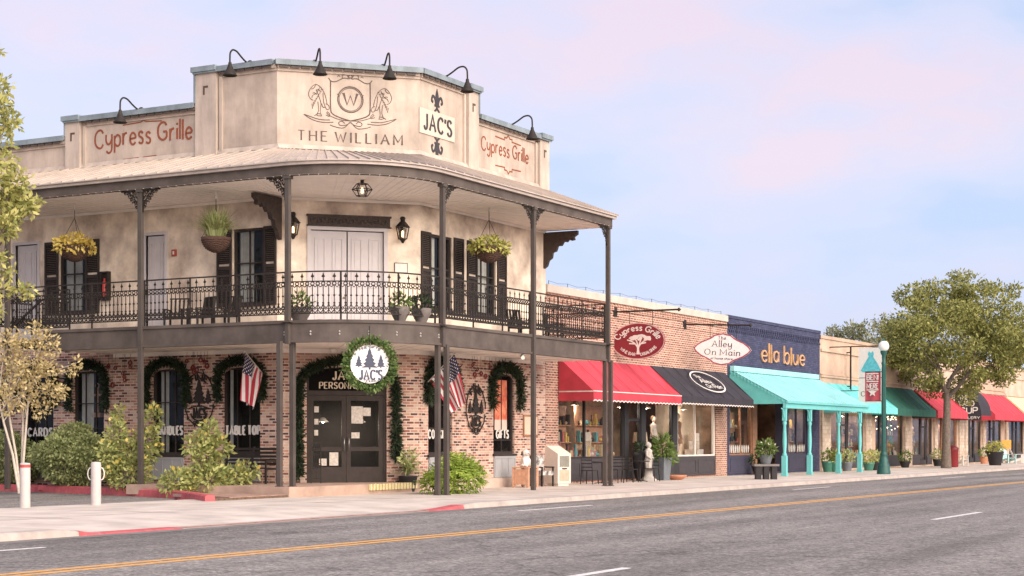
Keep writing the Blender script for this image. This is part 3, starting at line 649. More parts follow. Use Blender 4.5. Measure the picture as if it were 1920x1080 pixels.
# words on the window glass
for fr_, wd, (a, c) in ((FL, 'TABLE TOP', lowL[0]), (FL, 'CANDLES', lowL[1]), (FL, 'CARDS', lowL[3]), (FR, 'GIFTS', lowR[1]), (FR, 'COOKIES', lowR[0])):
    z = {'TABLE TOP': 1.66, 'CANDLES': 1.66, 'CARDS': 1.62, 'GIFTS': 1.56, 'COOKIES': 1.55}[wd]
    m_ = .1 if wd != 'TABLE TOP' else .05
    if wd == 'GIFTS': m_ = .3
    b = MB(fr_); text(b, wd, a + m_, c - m_, z, .25, .07, .27, .15, .055, .008, gap=.34); b.build('window_lettering', WHITE, hall)
# porch floor by the entrance
b = MB(); b.slab([(36.0, 31.9), (36.0, 26.35), (36.3, 26.12), (42.0, 26.06), (42.18, 26.2), (39.25, 29.13), (39.23, 31.9)], .0, .27)
pf = b.build('porch_floor', mat('porch_concrete', (.42, .29, .225), .9, .22, 1.6), hall)
b = MB(FC)
for i in range(17): s = .75 + i * .148; b.bx(s, s + .075, -.345, -.335, .08, .268)
b.fr = Matrix.Identity(4)
st_ = MB()
for i in range(16):
    x = 39.35 + i * .158; st_.bx(x, x + .085, 26.02, 26.078, .10, .272)
st_.build('striped_nosing', mat('nosing_paint', (.66, .56, .30), .8, .15, 8), pf)

# ---- balcony and porch: plan of the posts: straight, arc of 3 m, straight
CX, CY, AR = 39.3, 26.75, 3.0
def plan(d=0., xe=50.0, ye=35.3, n=18, fan=False):
    """line d outside the posts, from the street end round to the side end, with matching wall points"""
    o, w_ = [], []
    for i in range(13):
        x = xe + (42.2 - xe) * i / 12; o.append((x, 23.75 - d)); w_.append((x, RWY))
    for i in range(1, 4): o.append((42.2 - 2.9 * i / 3, 23.75 - d))
    for i in range(1, n + 1): a = R(-90 - 90 * i / n); o.append((CX + (AR + d) * math.cos(a), CY + (AR + d) * math.sin(a)))
    for i in range(1, 4): o.append((36.3 - d, 26.75 + 2.4 * i / 3))
    k = len(o) - 13
    for i in range(1, k + 1): t = i / k; w_.append((CA[0] + (CB[0] - CA[0]) * t, CA[1] + (CB[1] - CA[1]) * t))
    for i in range(1, 13): y = 29.15 + (ye - 29.15) * i / 12; o.append((36.3 - d, y)); w_.append((LWX, y))
    return o, w_
def strip(mb, path, z0, z1, th):        # a vertical board following a plan line, th thick inwards
    inn = []
    for i, p in enumerate(path):
        t = (Vector(path[min(i + 1, len(path) - 1)]) - Vector(path[max(i - 1, 0)])).normalized(); n_ = Vector((t.y, -t.x)); inn.append((p[0] + n_.x * th, p[1] + n_.y * th))
    rows = [[(*p, z0), (*p, z1), (*q, z1), (*q, z0), (*p, z0)] for p, q in zip(path, inn)]
    mb.sheet(rows)
    mb.add([rows[0][i] for i in range(4)], [(0, 1, 2, 3)]); mb.add([rows[-1][i] for i in range(4)], [(3, 2, 1, 0)])
# deck and its underside
o_, w_ = plan(-.12)
b = MB(); b.sheet([[(*p, ZD), (*q, ZD)] for p, q in zip(o_, w_)])
deck = b.build('balcony_deck', mat('deck_boards', (.68, .60, .54), .8, .15, 3), hall)
b = MB(); b.sheet([[(*p, 4.12), (*q, 4.12)] for p, q in zip(o_, w_)]); b.sheet([[(*q, 4.0), (*q, 4.16)] for q in [(x - .015, y - .015) for x, y in w_]])
for i in range(0, len(o_), 2): b.bar((*o_[i], 4.112), (*w_[i], 4.112), .012, .012)
b.build('porch_ceiling', SOFFIT, deck)
b = MB(); strip(b, plan(-.04)[0], 4.1, 4.58, .1); strip(b, plan(.0, 50.03, 35.33)[0], 4.575, 4.66, .2); strip(b, plan(.0, 50.03, 35.33)[0], 4.07, 4.13, .2)
beam = b.build('balcony_beam', BEAM, hall)
b = MB()
for i in range(14, 36):
    p = plan(-.035)[0][i]
    if i % 3 == 0:
        for q in (-.12, .0): b.ball((p[0], p[1], 4.35 + q + (.05 if q else 0)), .028, 6, 4)
b.build('bolt', mat('bolt_light', (.4, .36, .34), .5), beam)
# roof
YE = 50
o_, w_ = plan(.22, 50.25, YE); w2 = [(x, y) for x, y in w_]
b = MB()
b.sheet([[(*p, 8.83), (*q, 9.86)] for p, q in zip(o_, w2)]); b.sheet([[(*p, 8.80), (*p, 8.83)] for p in o_])
for i in range(0, len(o_) - 1):                 # standing seams
    L_ = (Vector(o_[i + 1]) - Vector(o_[i])).length; k = max(1, round(L_ / .42))
    for j in range(k):
        t = j / k; p = Vector((*o_[i], 8.84)).lerp(Vector((*o_[i + 1], 8.84)), t); q = Vector((*w2[i], 9.87)).lerp(Vector((*w2[i + 1], 9.87)), t); b.bar(p, q, .03, .05)
vr = b.build('porch_roof', ROOFM, hall)
b = MB(); b.sheet([[(*q, 9.84), (q[0] - .03, q[1] - .05, 9.98)] for q in w2]); b.sheet([[(q[0] - .10, q[1] - .14, 9.84), (q[0] - .03, q[1] - .05, 9.98)] for q in w2]); b.build('flashing', TRIM, vr)
b = MB(); o2, w2b = plan(.1, 50.1, YE); b.sheet([[(*p, 8.47), (*q, 8.47)] for p, q in zip(o2, w2b)])
for i in range(len(o2) - 1):
    L_ = (Vector(o2[i + 1]) - Vector(o2[i])).length; k = max(1, round(L_ / .3))
    for j in range(k):
        t = j / k; b.bar(Vector((*o2[i], 8.463)).lerp(Vector((*o2[i + 1], 8.463)), t), Vector((*w2b[i], 8.463)).lerp(Vector((*w2b[i + 1], 8.463)), t), .014, .012)
b.sheet([[(q[0] - .05, q[1] - .06, 8.38), (q[0] - .05, q[1] - .06, 8.46)] for q in w2b])
b.build('roof_soffit', SOFFIT, vr)
b = MB(); strip(b, plan(.07, 50.08, YE)[0], 8.46, 8.72, .14); rb = b.build('roof_beam', BEAM, vr)
b = MB(); strip(b, plan(.17, 50.2, YE)[0], 8.72, 8.82, .2); b.build('gutter', mat('gutter_paint', (.42, .35, .31), .6, .15, 3), vr)
b = MB(); b.add([(50.09, 23.7, 8.5), (50.09, 26.2, 8.5), (50.09, 26.2, 9.8), (50.09, 23.7, 8.8)], [(0, 1, 2, 3)]); b.build('roof_end', TRIM, vr)
# posts
posts = [(49.9, 23.75), (44.71, 23.75), (39.45, 23.75), (36.3, 26.61), (36.3, 31.64), (36.3, 36.68), (36.3, 41.7)]
pair = {0: (-.10, .09), 2: (-.13, .10), 3: (-.21, .11)}      # sideways offsets of the two lower posts
for i, (x, y) in enumerate(posts):
    b = MB(); h = .062
    b.bx(x - h, x + h, y - h, y + h, 4.03 if i in pair else (.0 if i < 3 else .06), 8.47); b.bx(x - .1, x + .1, y - .1, y + .1, 8.38, 8.46)
    if i in pair:
        z0 = .27 if i == 3 else 0
        for q_, dp in zip(pair[i], (-.06, .10)):
            ax, ay = x + q_ * sn + dp * cs, y - q_ * cs + dp * sn; b.bx(ax - h, ax + h, ay - h, ay + h, z0, 4.10); b.bx(ax - .09, ax + .09, ay - .09, ay + .09, z0 + .001, z0 + .02)
        b.bx(x - .16, x + .16, y - .16, y + .16, 4.60, 4.64)
    o = b.build('porch_post', POST, hall)
# cast iron scroll brackets at the post heads
def scroll_bracket(c, d):
    b = MB(); d = Vector((d[0], d[1], 0)).normalized(); c = Vector((*c, 0)) + d * .08
    P = lambda u, z: c + d * u + Vector((0, 0, z))
    zt = 8.45; S_ = .62
    b.bar(P(0, zt - .02), P(S_, zt - .02), .03, .03); b.bar(P(.015, zt - S_), P(.015, zt), .03, .03)
    b.tube([P(.02 + S_ * .95 * (1 - math.cos(R(a))), zt - S_ * .95 + S_ * .95 * math.sin(R(a))) for a in range(0, 91, 10)], .018, 5)
    for (u, z, r_) in ((.14, .13, .1), (.34, .1, .075), (.1, .34, .075), (.48, .07, .05), (.07, .48, .05), (.24, .24, .055), (.2, .05, .04), (.05, .22, .04)):
        b.tube([P(u + r_ * (1 - k / 22) * math.cos(k * .55), zt - z + r_ * (1 - k / 22) * math.sin(k * .55)) for k in range(18)], .013, 4)
    for (u, z) in ((.14, .13), (.34, .1), (.1, .34), (.26, .2), (.2, .28)):
        for k in range(5): b.leaf(P(u, zt - z), (d * math.cos(k * 1.26) + Vector((0, 0, math.sin(k * 1.26)))), d.cross(Vector((0, 0, 1))), .11, .05)
    b.build('scroll_bracket', IRON, rb)
for i, (x, y) in enumerate(posts[:6]):
    if i < 3:
        if i > 0: scroll_bracket((x, y), (1, 0))
        if i < 2: scroll_bracket((x, y), (-1, 0))
    else:
        scroll_bracket((x, y), (0, 1))
        if i > 3: scroll_bracket((x, y), (0, -1))
# big carved timber brackets from wall to roof
def timber_bracket(o, d):
    b = MB(); d = Vector((*d, 0)).normalized(); s_ = d.cross(Vector((0, 0, 1))) * .07; o = Vector((*o, 0))
    prof = [(0, 8.42), (1.25, 8.42), (1.25, 8.3), (1.12, 8.22), (1.14, 8.12), (1.02, 8.1), (.95, 8.16), (.86, 8.06), (.74, 8.08), (.66, 7.95), (.52, 7.95), (.46, 7.78), (.33, 7.74), (.30, 7.56), (.18, 7.48), (.12, 7.3), (0, 7.22)]
    n = len(prof); vs = [o + d * u + s_ + Vector((0, 0, z)) for u, z in prof] + [o + d * u - s_ + Vector((0, 0, z)) for u, z in prof]
    b.add(vs, [tuple(range(n)), tuple(range(2 * n - 1, n - 1, -1))] + [(i, i + n, (i + 1) % n + n, (i + 1) % n) for i in range(n)])
    b.build('timber_bracket', mat('bracket_wood', (.06, .042, .036), .7, .3, 8), hall)
timber_bracket((39.25, 29.05), (-1, 0)); timber_bracket((50.1, 26.2), (0, -1))
# iron railings, one casting per bay
def railing(path, zb=4.66, end0=False, sp=.146):
    """path: list of plan points; built from rails, balusters, finials, scroll band and lattice foot"""
    P = [Vector((*p, 0)) for p in path]; acc = [0]
    for i in range(1, len(P)): acc.append(acc[-1] + (P[i] - P[i - 1]).length)
    L_ = acc[-1]
    def at(s):
        s = min(max(s, 0), L_)
        for i in range(1, len(P)):
            if s <= acc[i] + 1e-9: return P[i - 1].lerp(P[i], (s - acc[i - 1]) / max(1e-9, acc[i] - acc[i - 1]))
    b = MB(); zt = 5.93
    m = max(1, int(L_ / .3)); line = [at(L_ * i / m) for i in range(m + 1)]
    for z, w_, h_ in ((zt, .055, .035), (5.67, .03, .03), (4.83, .035, .03)):
        for i in range(m): b.bar(line[i] + Vector((0, 0, z)), line[i + 1] + Vector((0, 0, z)), w_, h_)
    n = max(2, round(L_ / sp)); st = L_ / n
    for i in range(n):
        s = (i + .5) * st; p = at(s); d = (at(s + .02) - at(s - .02)).normalized(); V = lambda u, z: p + d * u + Vector((0, 0, z))
        nn = d.cross(Vector((0, 0, 1)))
        b.bar(V(0, 4.83), V(0, 5.55), .018, .018)
        for z in (5.1, 5.3): b.bar(V(0, z - .02), V(0, z + .02), .04, .04)
        if i % 2 == 0:    # spear finial
            b.bar(V(0, 5.67), V(0, 5.78), .018, .018)
            for du in (-1, 1):
                a_ = [V(0, 5.76), V(du * .05, 5.79), V(du * .035, 5.83), V(0, 5.80)]; b.add(a_, [(0, 1, 2, 3)])
            b.add([V(-.028, 5.82), V(0, 5.78), V(.028, 5.82), V(0, 5.91)], [(0, 1, 2, 3)])
        # scroll band: rings and arches
        b.tube([V(math.cos(a * .785) * .05, 5.61 + math.sin(a * .785) * .045) for a in range(9)], .015, 4, False)
        b.bar(V(-st / 2, 5.52), V(0, 5.58), .02, .02); b.bar(V(0, 5.58), V(st / 2, 5.52), .02, .02)
        # lattice foot
        b.bar(V(-st / 2, 4.84), V(st / 2, 5.0), .02, .02); b.bar(V(-st / 2, 5.0), V(st / 2, 4.84), .02, .02); b.bar(V(-st / 2, 4.92), V(0, 5.08), .018, .018); b.bar(V(0, 5.08), V(st / 2, 4.92), .018, .018)
    k = max(1, round(L_ / 1.7))
    for i in range(k + 1):
        p = at(L_ * i / k); b.bar(p + Vector((0, 0, zb - .02)), p + Vector((0, 0, zt)), .035, .035)
    return b.build('railing_grille', IRON, deck)
arcp = [(CX + 2.93 * math.cos(R(-90 - 4.5 * i)), CY + 2.93 * math.sin(R(-90 - 4.5 * i))) for i in range(21)]
railing([(49.8, 23.82), (44.8, 23.82)]); railing([(44.62, 23.82), (39.55, 23.82)]); railing([(39.4, 23.82)] + arcp[1:]); railing([(36.37, 26.75), (36.37, 31.55)]); railing([(36.37, 31.73), (36.37, 35.25)])
railing([(49.93, 23.9), (49.93, 26.15)])
# the stair head at the far end of the balcony
railing([(36.4, 35.3), (36.4, 36.6)]); railing([(37.5, 35.4), (37.5, 36.7)]); railing([(36.3, 37.0), (37.6, 37.0)])
b = MB(); b.bar((36.36, 36.6, 4.75), (36.36, 35.4, 5.55), .05, .05); b.bx(36.2, 38.9, 35.4, 36.8, 4.2, 4.4); b.build('stair_head', IRON, deck)

# ---- painted writing on the parapet
b = MB(FL); text(b, 'Cypress Grille', *[pL(p, 250)[0] for p in (178, 360)], 10.42, .54, -.002, .115, None, 0, .006, jig=.06)
b.ribbon([(-34.9, 11.02), (-34.2, 11.05), (-34.1, 11.1), (-34.0, 11.05), (-33.4, 11.02)], .035, -.008, -.002); b.ribbon([(-34.9, 9.98), (-34.3, 9.99), (-34.2, 9.93), (-34.1, 9.99), (-33.6, 10.0)], .035, -.008, -.002)
b.build('restaurant_lettering', RUST, par)
b = MB(FR); text(b, 'Cypress Grille', 45.85, 48.95, 10.58, .42, -.002, .115, None, 0, .006, jig=.05)
for sg, z in ((1, 11.12), (-1, 10.2)):
    b.ribbon([(46.75, z), (47.35, z - .02 * sg), (47.35, z + .06 * sg), (47.5, z + .06 * sg), (47.6, z + .16 * sg), (47.7, z + .06 * sg), (47.85, z + .06 * sg), (47.85, z - .02 * sg), (48.45, z - .04 * sg)], .04, -.008, -.002)
b.build('restaurant_lettering', RUST, par)
b = MB(FC); text(b, 'THE WILLIAM', pC(558, 268)[0], pC(755, 268)[0], 10.12, .28, -.002, .15, .06, .09, .006, gap=.42)
# crest: shield, ring with the letter, crown scrolls, two supporters and a ribbon of scrolls, all as painted lines
cx = (pC(657, 190)[0]); th = -.006
def ln(pts, w_=.022, mir=True, sm=True):
    q = smooth_pts(pts, 4) if sm else pts
    for sg in ((1, -1) if mir else (1,)):
        ln.e = getattr(ln, 'e', 0) + .0002; b.ribbon([(cx + sg * x, z) for x, z in q], w_, th - ln.e, -.002)
ln([(.58, 11.88), (.58, 11.1), (.52, 10.92), (.3, 10.82), (0, 10.74)], .035)
b.ribbon(ellipse(cx, 11.36, .37, .37, 40, 0, 359.9), .03, -.012, -.002); b.ribbon(ellipse(cx, 11.36, .33, .33, 40, 0, 359.9), .014, -.013, -.002)
ln([(.36, 11.4), (.34, 11.48), (.39, 11.5)], .02); 
text(b, 'W', cx - .22, cx + .22, 11.2, .34, -.002, .2, .07, .1, .008)
ln([(.64, 11.95), (.56, 11.86), (.42, 11.86), (.2, 11.97), (.05, 11.96), (0, 12.0)], .028); ln([(.06, 12.0), (.12, 12.08), (.22, 12.06), (.24, 11.98), (.16, 11.97)], .022); ln([(0, 12.1), (.05, 12.03), (.03, 11.96)], .03); ln([(.3, 12.0), (.34, 12.04), (.38, 12.0)], .02)
ln([(.68, 10.98), (.6, 10.9), (.62, 10.84), (.72, 10.88)], .018); ln([(0, 10.74), (.3, 10.76), (.6, 10.86), (.7, 10.95)], .02); ln([(0, 10.7), (.12, 10.62), (.3, 10.6), (.34, 10.68), (.24, 10.72), (.16, 10.66)], .02); ln([(.02, 10.7), (.2, 10.53), (.45, 10.55), (.6, 10.6)], .02); ln([(.5, 10.68), (.8, 10.66), (1.1, 10.72), (1.35, 10.86), (1.2, 10.82), (.9, 10.74), (.6, 10.74)], .02)
THIN = .012   # the supporters: rampant beasts sketched in fine line
for pts in ([(.68, 11.2), (.74, 11.45), (.86, 11.66), (1.02, 11.74), (1.16, 11.62), (1.22, 11.45), (1.16, 11.32), (1.08, 11.28)], [(.9, 11.66), (.98, 11.5), (1.1, 11.42), (1.12, 11.34)], [(1.0, 11.6), (.92, 11.4), (.86, 11.2), (.88, 10.98), (.84, 10.84)], [(.8, 11.5), (.78, 11.25), (.7, 11.05), (.62, 11.06), (.64, 11.16), (.72, 11.2)], [(.95, 11.25), (.93, 11.0), (.98, 10.86), (.84, 10.84)], [(.98, 11.45), (1.05, 11.5), (1.1, 11.48)], [(.72, 11.1), (.8, 11.1), (.84, 11.2)], [(1.02, 11.72), (1.06, 11.64), (1.14, 11.6)], [(.88, 11.56), (.94, 11.6), (1.0, 11.56)], [(1.05, 10.84), (.95, 10.9), (.88, 10.9)]): ln(pts, THIN * 1.3)
for k in range(9): ln([(.8 + .04 * k, 11.62 - .055 * k), (.86 + .03 * k, 11.6 - .07 * k)], THIN, True, False)
b.build('crest_painting', mat('letter_brown', (.10, .068, .06), .8, .2, 12), par)
# JAC'S panel with a fleur-de-lis above and below
b = MB(FR); s0, s1 = pR(785, 220)[0] + .02, pR(851, 230)[0]; b.bx(s0, s1, -.03, -.001, 10.52, 11.26); pn = b.build('name_panel', CREAM, par)
b = MB(FR); text(b, "JAC'S", s0 + .2, s1 - .18, 10.66, .46, -.031, .2, .12, .08, .012)
def fleur(cx_, z, k):
    for pts in ([(0, 0), (.10, .16), (.07, .34), (0, .52), (-.07, .34), (-.10, .16)],):
        b.prism([(cx_ + a, z + k * c) for a, c in pts], -.02, -.001)
    for sg in (1, -1): b.ribbon(smooth_pts([(cx_ + sg * .05, z - k * .02), (cx_ + sg * .12, z + k * .2), (cx_ + sg * .24, z + k * .26), (cx_ + sg * .30, z + k * .12), (cx_ + sg * .22, z + k * .08)]), .075, -.018, -.001)
    b.bx(cx_ - .14, cx_ + .14, -.021, -.001, min(z - k * .03, z + k * .03), max(z - k * .03, z + k * .03)); b.ribbon(smooth_pts([(cx_, z), (cx_ - .03, z - k * .1), (cx_ - .14, z - k * .18)]), .06, -.0185, -.001); b.ribbon(smooth_pts([(cx_, z), (cx_ + .03, z - k * .1), (cx_ + .14, z - k * .18)]), .06, -.0195, -.001)
mid = (s0 + s1) / 2
fleur(mid, 11.46, 1); fleur(mid, 10.34, -1); b.build('name_lettering', LETTER, pn)
# ------------------------------------------------------------------ the row of shops
TANW = mat('tan_stucco', (.49, .35, .265), .9, .2, .8, bump=.2, spec=.15, detail=9)
TANW2 = mat('cream_stucco', (.53, .40, .315), .9, .2, .8, bump=.2, spec=.15, detail=9)
STONE = brick_mat('rough_limestone', [(.55, .44, .35), (.50, .39, .30), (.58, .48, .39), (.47, .36, .28)], (.42, .33, .26), .30, .2, .014, stain=.25)
SHOPIN = mat('shop_interior', (.30, .20, .14), .9, .6, 1.3)
BLACKF = mat('black_frame', (.028, .026, .027), .45, .15, 5)
BULK = mat('bulkhead_paint', (.055, .048, .052), .6, .15, 4)
BLUEP = mat('blue_black_paint', (.055, .052, .085), .6, .15, 4)
WOODF = mat('wood_frame', (.30, .15, .085), .6, .25, 7)
TEAL = mat('teal_paint', (.15, .50, .49), .55, .07, 3)
CAP = mat('parapet_cap', (.52, .44, .375), .8, .12, 2)

def shop_box(name, label, x0, x1, ztop, wallm, cap, holes, depth=2.6, inner=SHOPIN, capm=CAP):
    root = thing(name, label, 'building', ((x0 + x1) / 2, RWY, 0))
    b = MB(FR); holes_wall(b, x0, x1, 0, ztop, [(h[0], h[1], h[2], h[3], h[4] if len(h) > 4 else depth, 1) for h in holes])
    b.add([(x0, 0, 0), (x0, 18, 0), (x0, 18, ztop), (x0, 0, ztop)], [(3, 2, 1, 0)]); b.add([(x1, 0, 0), (x1, 18, 0), (x1, 18, ztop), (x1, 0, ztop)], [(0, 1, 2, 3)])
    b.build('front_wall', [wallm, inner], root)
    b = MB(FR); b.bx(x0 + .01, x1 - .01, -.06, .34, ztop, ztop + cap); b.build('parapet_cap', capm, root)
    b = MB(FR); b.bx(x0 + .02, x1 - .02, .36, 18, ztop - .5, ztop - .3); b.build('roof', mat('shop_roof', (.5, .47, .44), .9), root)
    return root
def glazing(root, x0, x1, z0, z1, mull=(), fm=BLACKF, bulk=None, bm=BULK, y=.1, t=.09, pane=GLASS, door=False, panels=2):
    b = MB(FR)
    b.bx(x0, x0 + t, y - .05, y + .06, z0, z1); b.bx(x1 - t, x1, y - .05, y + .06, z0, z1); b.bx(x0 + t, x1 - t, y - .05, y + .06, z1 - t, z1); b.bx(x0 + t, x1 - t, y - .05, y + .06, z0, z0 + t * (.7 if not door else 3))
    for m_ in mull: b.bx(m_ - .04, m_ + .04, y - .04, y + .05, z0 + t * .7, z1 - t)
    if door: b.bx(x0 + t, x1 - t, y - .04, y + .05, 2.2, 2.3)
    o = b.build('shop_door' if door else 'shop_window', fm, root)
    b = MB(FR); b.add([(x0 + t, y, z0 + t * .7), (x1 - t, y, z0 + t * .7), (x1 - t, y, z1 - t), (x0 + t, y, z1 - t)], [(0, 1, 2, 3)]); b.build('pane', pane, o)
    if bulk is not None:
        b = MB(FR); b.bx(x0, x1, y - .08, y + .1, bulk, z0 - .003); L_ = (x1 - x0) / panels
        for i in range(panels):
            a, c = x0 + L_ * i + .1, x0 + L_ * (i + 1) - .1
            for q in ((a, a + .05, bulk + .1, z0 - .12), (c - .05, c, bulk + .1, z0 - .12), (a + .05, c - .05, bulk + .1, bulk + .15), (a + .05, c - .05, z0 - .17, z0 - .12)): b.bx(q[0], q[1], y - .1, y - .08, q[2], q[3])
        b.build('bulkhead', bm, root)
    return o
def awning(label, x0, x1, zt, yo, zf, vh, m, trim=None, fringe=None, side=True, seams=1.05, lattice=False, group='canvas awnings over the shop fronts', scallop=.3):
    root = thing('shop_awning', label, 'awning', ((x0 + x1) / 2, RWY, zt), group)
    yw = RWY - .03; n = max(6, int((x1 - x0) / .25))
    b = MB()
    rows = []
    for i in range(n + 1):
        x = x0 + (x1 - x0) * i / n; sag = .025 * math.sin(i * 2.3) + .02 * math.sin(i * .9)
        rows.append([(x, yw + (yo - yw) * t, zt + (zf - zt) * t - .085 * math.sin(math.pi * t) + sag * math.sin(math.pi * t)) for t in (0, .25, .5, .75, 1)])
    b.sheet(rows, True)
    k = max(2, round((x1 - x0) / seams))
    for i in range(1, k):
        x = x0 + (x1 - x0) * i / k; b.bar((x, yw - .02, zt + .012), (x, yo, zf + .014), .03, .012)
    b.build('canvas', m, root)
    if side:
        for x in (x0, x1):
            b = MB(); b.add([(x, yw, zt), (x, yo, zf), (x, yo, zf - vh), (x, yw, zf - vh)], [(0, 1, 2, 3)]); b.build('side_panel', m, root)
    b = MB(); sc_ = scallop; ns = round((x1 - x0) / sc_) * 4; vs = []
    for i in range(ns + 1):
        x = x0 + (x1 - x0) * i / ns; vs.append([(x, yo - .004, zf), (x, yo - .012 + .012 * math.sin(i * .7), zf - vh * .6), (x, yo - .004, zf - vh + .045 * abs(math.sin(math.pi * i / 4)))])
    b.sheet(vs, True); vo = b.build('valance', m, root)
    if fringe:
        b = MB()
        for i in range(ns): 
            p, q = vs[i][2], vs[i + 1][2]; b.bar(Vector(p) + Vector((0, -.006, -.012)), Vector(q) + Vector((0, -.006, -.012)), .014, .035)
        b.build('fringe', fringe, vo)
    b = MB(); b.bar((x0 + .03, yo + .03, zf - .03), (x1 - .03, yo + .03, zf - .03), .03); b.bar((x0 + .03, yw, zf - .03), (x0 + .03, yo + .03, zf - .03), .03); b.bar((x1 - .03, yw, zf - .03), (x1 - .03, yo + .03, zf - .03), .03)
    if trim: 
        b2 = MB(); b2.bar((x0 - .004, yw, zf - .02), (x0 - .004, yo, zf - .02), .02, .04); b2.bar((x0, yo - .012, zf - .01), (x1, yo - .012, zf - .01), .012, .03); b2.build('trim_tape', trim, root)
    b.build('awning_frame', IRON, root)
    return root

# --- red brick shop with two awnings
s1 = shop_box('brick_shop_building', 'low orange brick shop building with pale parapet cap beside the corner building', 50.22, 66.66, 6.46, BRICK2, .26, [(51.13, 65.42, .06, 3.35)])
b = MB(FR); b.bx(50.25, 66.64, -.045, -.002, 6.2, 6.28); b.bx(50.25, 66.64, -.03, -.002, 5.9, 5.96)
for i in range(68): x = 50.3 + i * .24; b.bx(x, x + .12, -.045, -.002, 6.28, 6.4)
b.build('brick_corbel', BRICK2, s1)
b = MB(); 
for i in range(12): x = 50.6 + i * 1.42; b.tube([(x, RWY + .1, 6.72), (x, RWY + .1, 6.88)], .010, 4)
b.tube([(50.6 + i * .71, RWY + .1, 6.87 - (.05 if i % 2 else 0)) for i in range(23)], .005, 4); b.build('roof_cable', IRON, s1)
glazing(s1, 51.14, 56.5, .85, 3.33, (53.3,), bulk=.07, panels=3, pane=GLASSD)
glazing(s1, 56.85, 58.0, .08, 3.33, door=True)
glazing(s1, 58.4, 61.0, .85, 3.33, (), bulk=.07, panels=1)
glazing(s1, 61.45, 65.4, .85, 3.33, (63.35,), bulk=.07, fm=WHITE, panels=2)
b = MB(FR); b.bx(56.5, 56.85, .02, .2, .07, 3.33); b.bx(58.0, 58.4, .02, .2, .07, 3.33); b.bx(61.0, 61.45, .02, .2, .07, 3.33); b.build('shopfront_pier', BLACKF, s1)
b = MB(FR); b.bx(61.5, 65.3, .95, .99, .8, 3.3); b.build('display_backdrop', mat('cream_backdrop', (.70, .56, .42), .9, .2, 1.5), s1)
b = MB(FR)
b.bx(51.2, 56.4, .16, .9, .75, .80); b.bx(58.45, 60.95, .16, 1.1, .75, .80); b.bx(61.5, 65.3, .16, 1.19, .75, .80); b.build('display_floor', mat('display_floor', (.35, .24, .17), .8, .2, 4), s1)
REDA = mat('red_canvas', (.50, .05, .072), .85, .22, .9); BLKA = mat('black_canvas', (.032, .028, .036), .85, .2, 2); TEALA = mat('teal_canvas', (.16, .56, .545), .85, .2, .9); GRNA = mat('green_canvas', (.02, .10, .075), .8, .15, 2); CRMA = mat('cream_canvas', (.74, .60, .36), .8, .08, 2)
FRG = mat('white_fringe', (.7, .62, .58), .9)
awning('bright red canvas awning hung next to the corner building', 51.1, 58.65, 4.30, 24.87, 3.16, .34, REDA, FRG, FRG)
ba = awning('black canvas awning with a white oval emblem', 58.72, 66.25, 4.32, 24.87, 3.16, .30, BLKA, None, FRG)
# the emblem lies on the slope of the black awning
sl_ = Vector((0, 24.87 - 26.17, 3.16 - 4.32)).normalized(); nrm = Vector((1, 0, 0)).cross(sl_).normalized(); nrm = nrm if nrm.z > 0 else -nrm
Mx = Matrix.Identity(4); Mx.col[0][:3] = (1, 0, 0); Mx.col[1][:3] = -nrm; Mx.col[2][:3] = -sl_; Mx.translation = Vector((62.75, 25.52, 3.77)) + nrm * .05
b = MB(Mx); b.ribbon(ellipse(0, 0, 1.45, .62, 40, 0, 359.9), .07, -.012, .0); text(b, 'The', -.8, -.3, .22, .17, 0, .17, None, 0, .01); text(b, 'Alley', -.75, .35, -.08, .24, 0, .16, None, 0, .01); text(b, 'On Main', -.6, .95, -.38, .22, 0, .16, None, 0, .01); b.build('awning_emblem', WHITE, ba)

# --- blue painted brick shop with a turquoise porch
s2 = shop_box('blue_shop_building', 'dark blue painted brick shop building with gold raised lettering', 66.68, 78.78, 6.62, BRICK3, .14, [(66.95, 76.9, .06, 3.2)], capm=BRICK3)
b = MB(FR)
for i in range(50): x = 66.75 + i * .24; b.bx(x, x + .12, -.05, -.002, 6.28, 6.36); b.bx(x + .12, x + .24, -.05, -.002, 6.08, 6.16); b.bx(x + .04, x + .1, -.04, -.002, 6.16, 6.28)
b.bx(66.7, 78.76, -.055, -.002, 6.36, 6.6); b.build('brick_corbel', BRICK3, s2)
b = MB(FR); text(b, 'ella blue', pR(1426, 650)[0], pR(1506, 670)[0], 4.98, .76, -.012, .085, None, 0, .07, gap=.2, jig=.06)
b.build('gold_lettering', mat('gold_letter', (.60, .33, .17), .5, .2, 6), s2)
glazing(s2, 66.97, 69.7, .85, 3.18, (68.4,), bulk=.07, bm=BLUEP, fm=WOODF, panels=1); glazing(s2, 74.3, 76.88, .85, 3.18, (75.6,), bulk=.07, bm=BLUEP, fm=BLUEP, panels=1)
b = MB(FR); b.bx(69.7, 70.25, .0, .25, .07, 3.18); b.build('wood_pier', WOODF, s2)
b = MB(FR); b.bx(73.9, 74.3, .0, .5, .07, 3.18); b.build('blue_pier', BLUEP, s2)
b = MB(FR)
for i in range(11): 
    for x0_ in (67.1, 74.45): x = x0_ + i * .22; b.prism([(x, .95), (x + .09, .95), (x + .16, 1.16), (x + .10, 1.3), (x + .02, 1.22)], .08, .085)
b.build('white_lettering', WHITE, s2)
b = MB(FR); b.bx(71.0, 73.2, 1.5, 1.56, .1, 2.4); o = b.build('shop_door', mat('old_wood_door', (.20, .10, .06), .6, .2, 4), s2)
b = MB(FR); b.bx(71.9, 72.5, 1.47, 1.499, 1.0, 2.2); b.build('pane', GLASSD, o)
pc = thing('shop_porch', 'turquoise timber porch with sloping metal roof and slender posts in front of the blue shop', 'porch', (72.5, 24.5, 0))
yf = 23.65; b = MB()
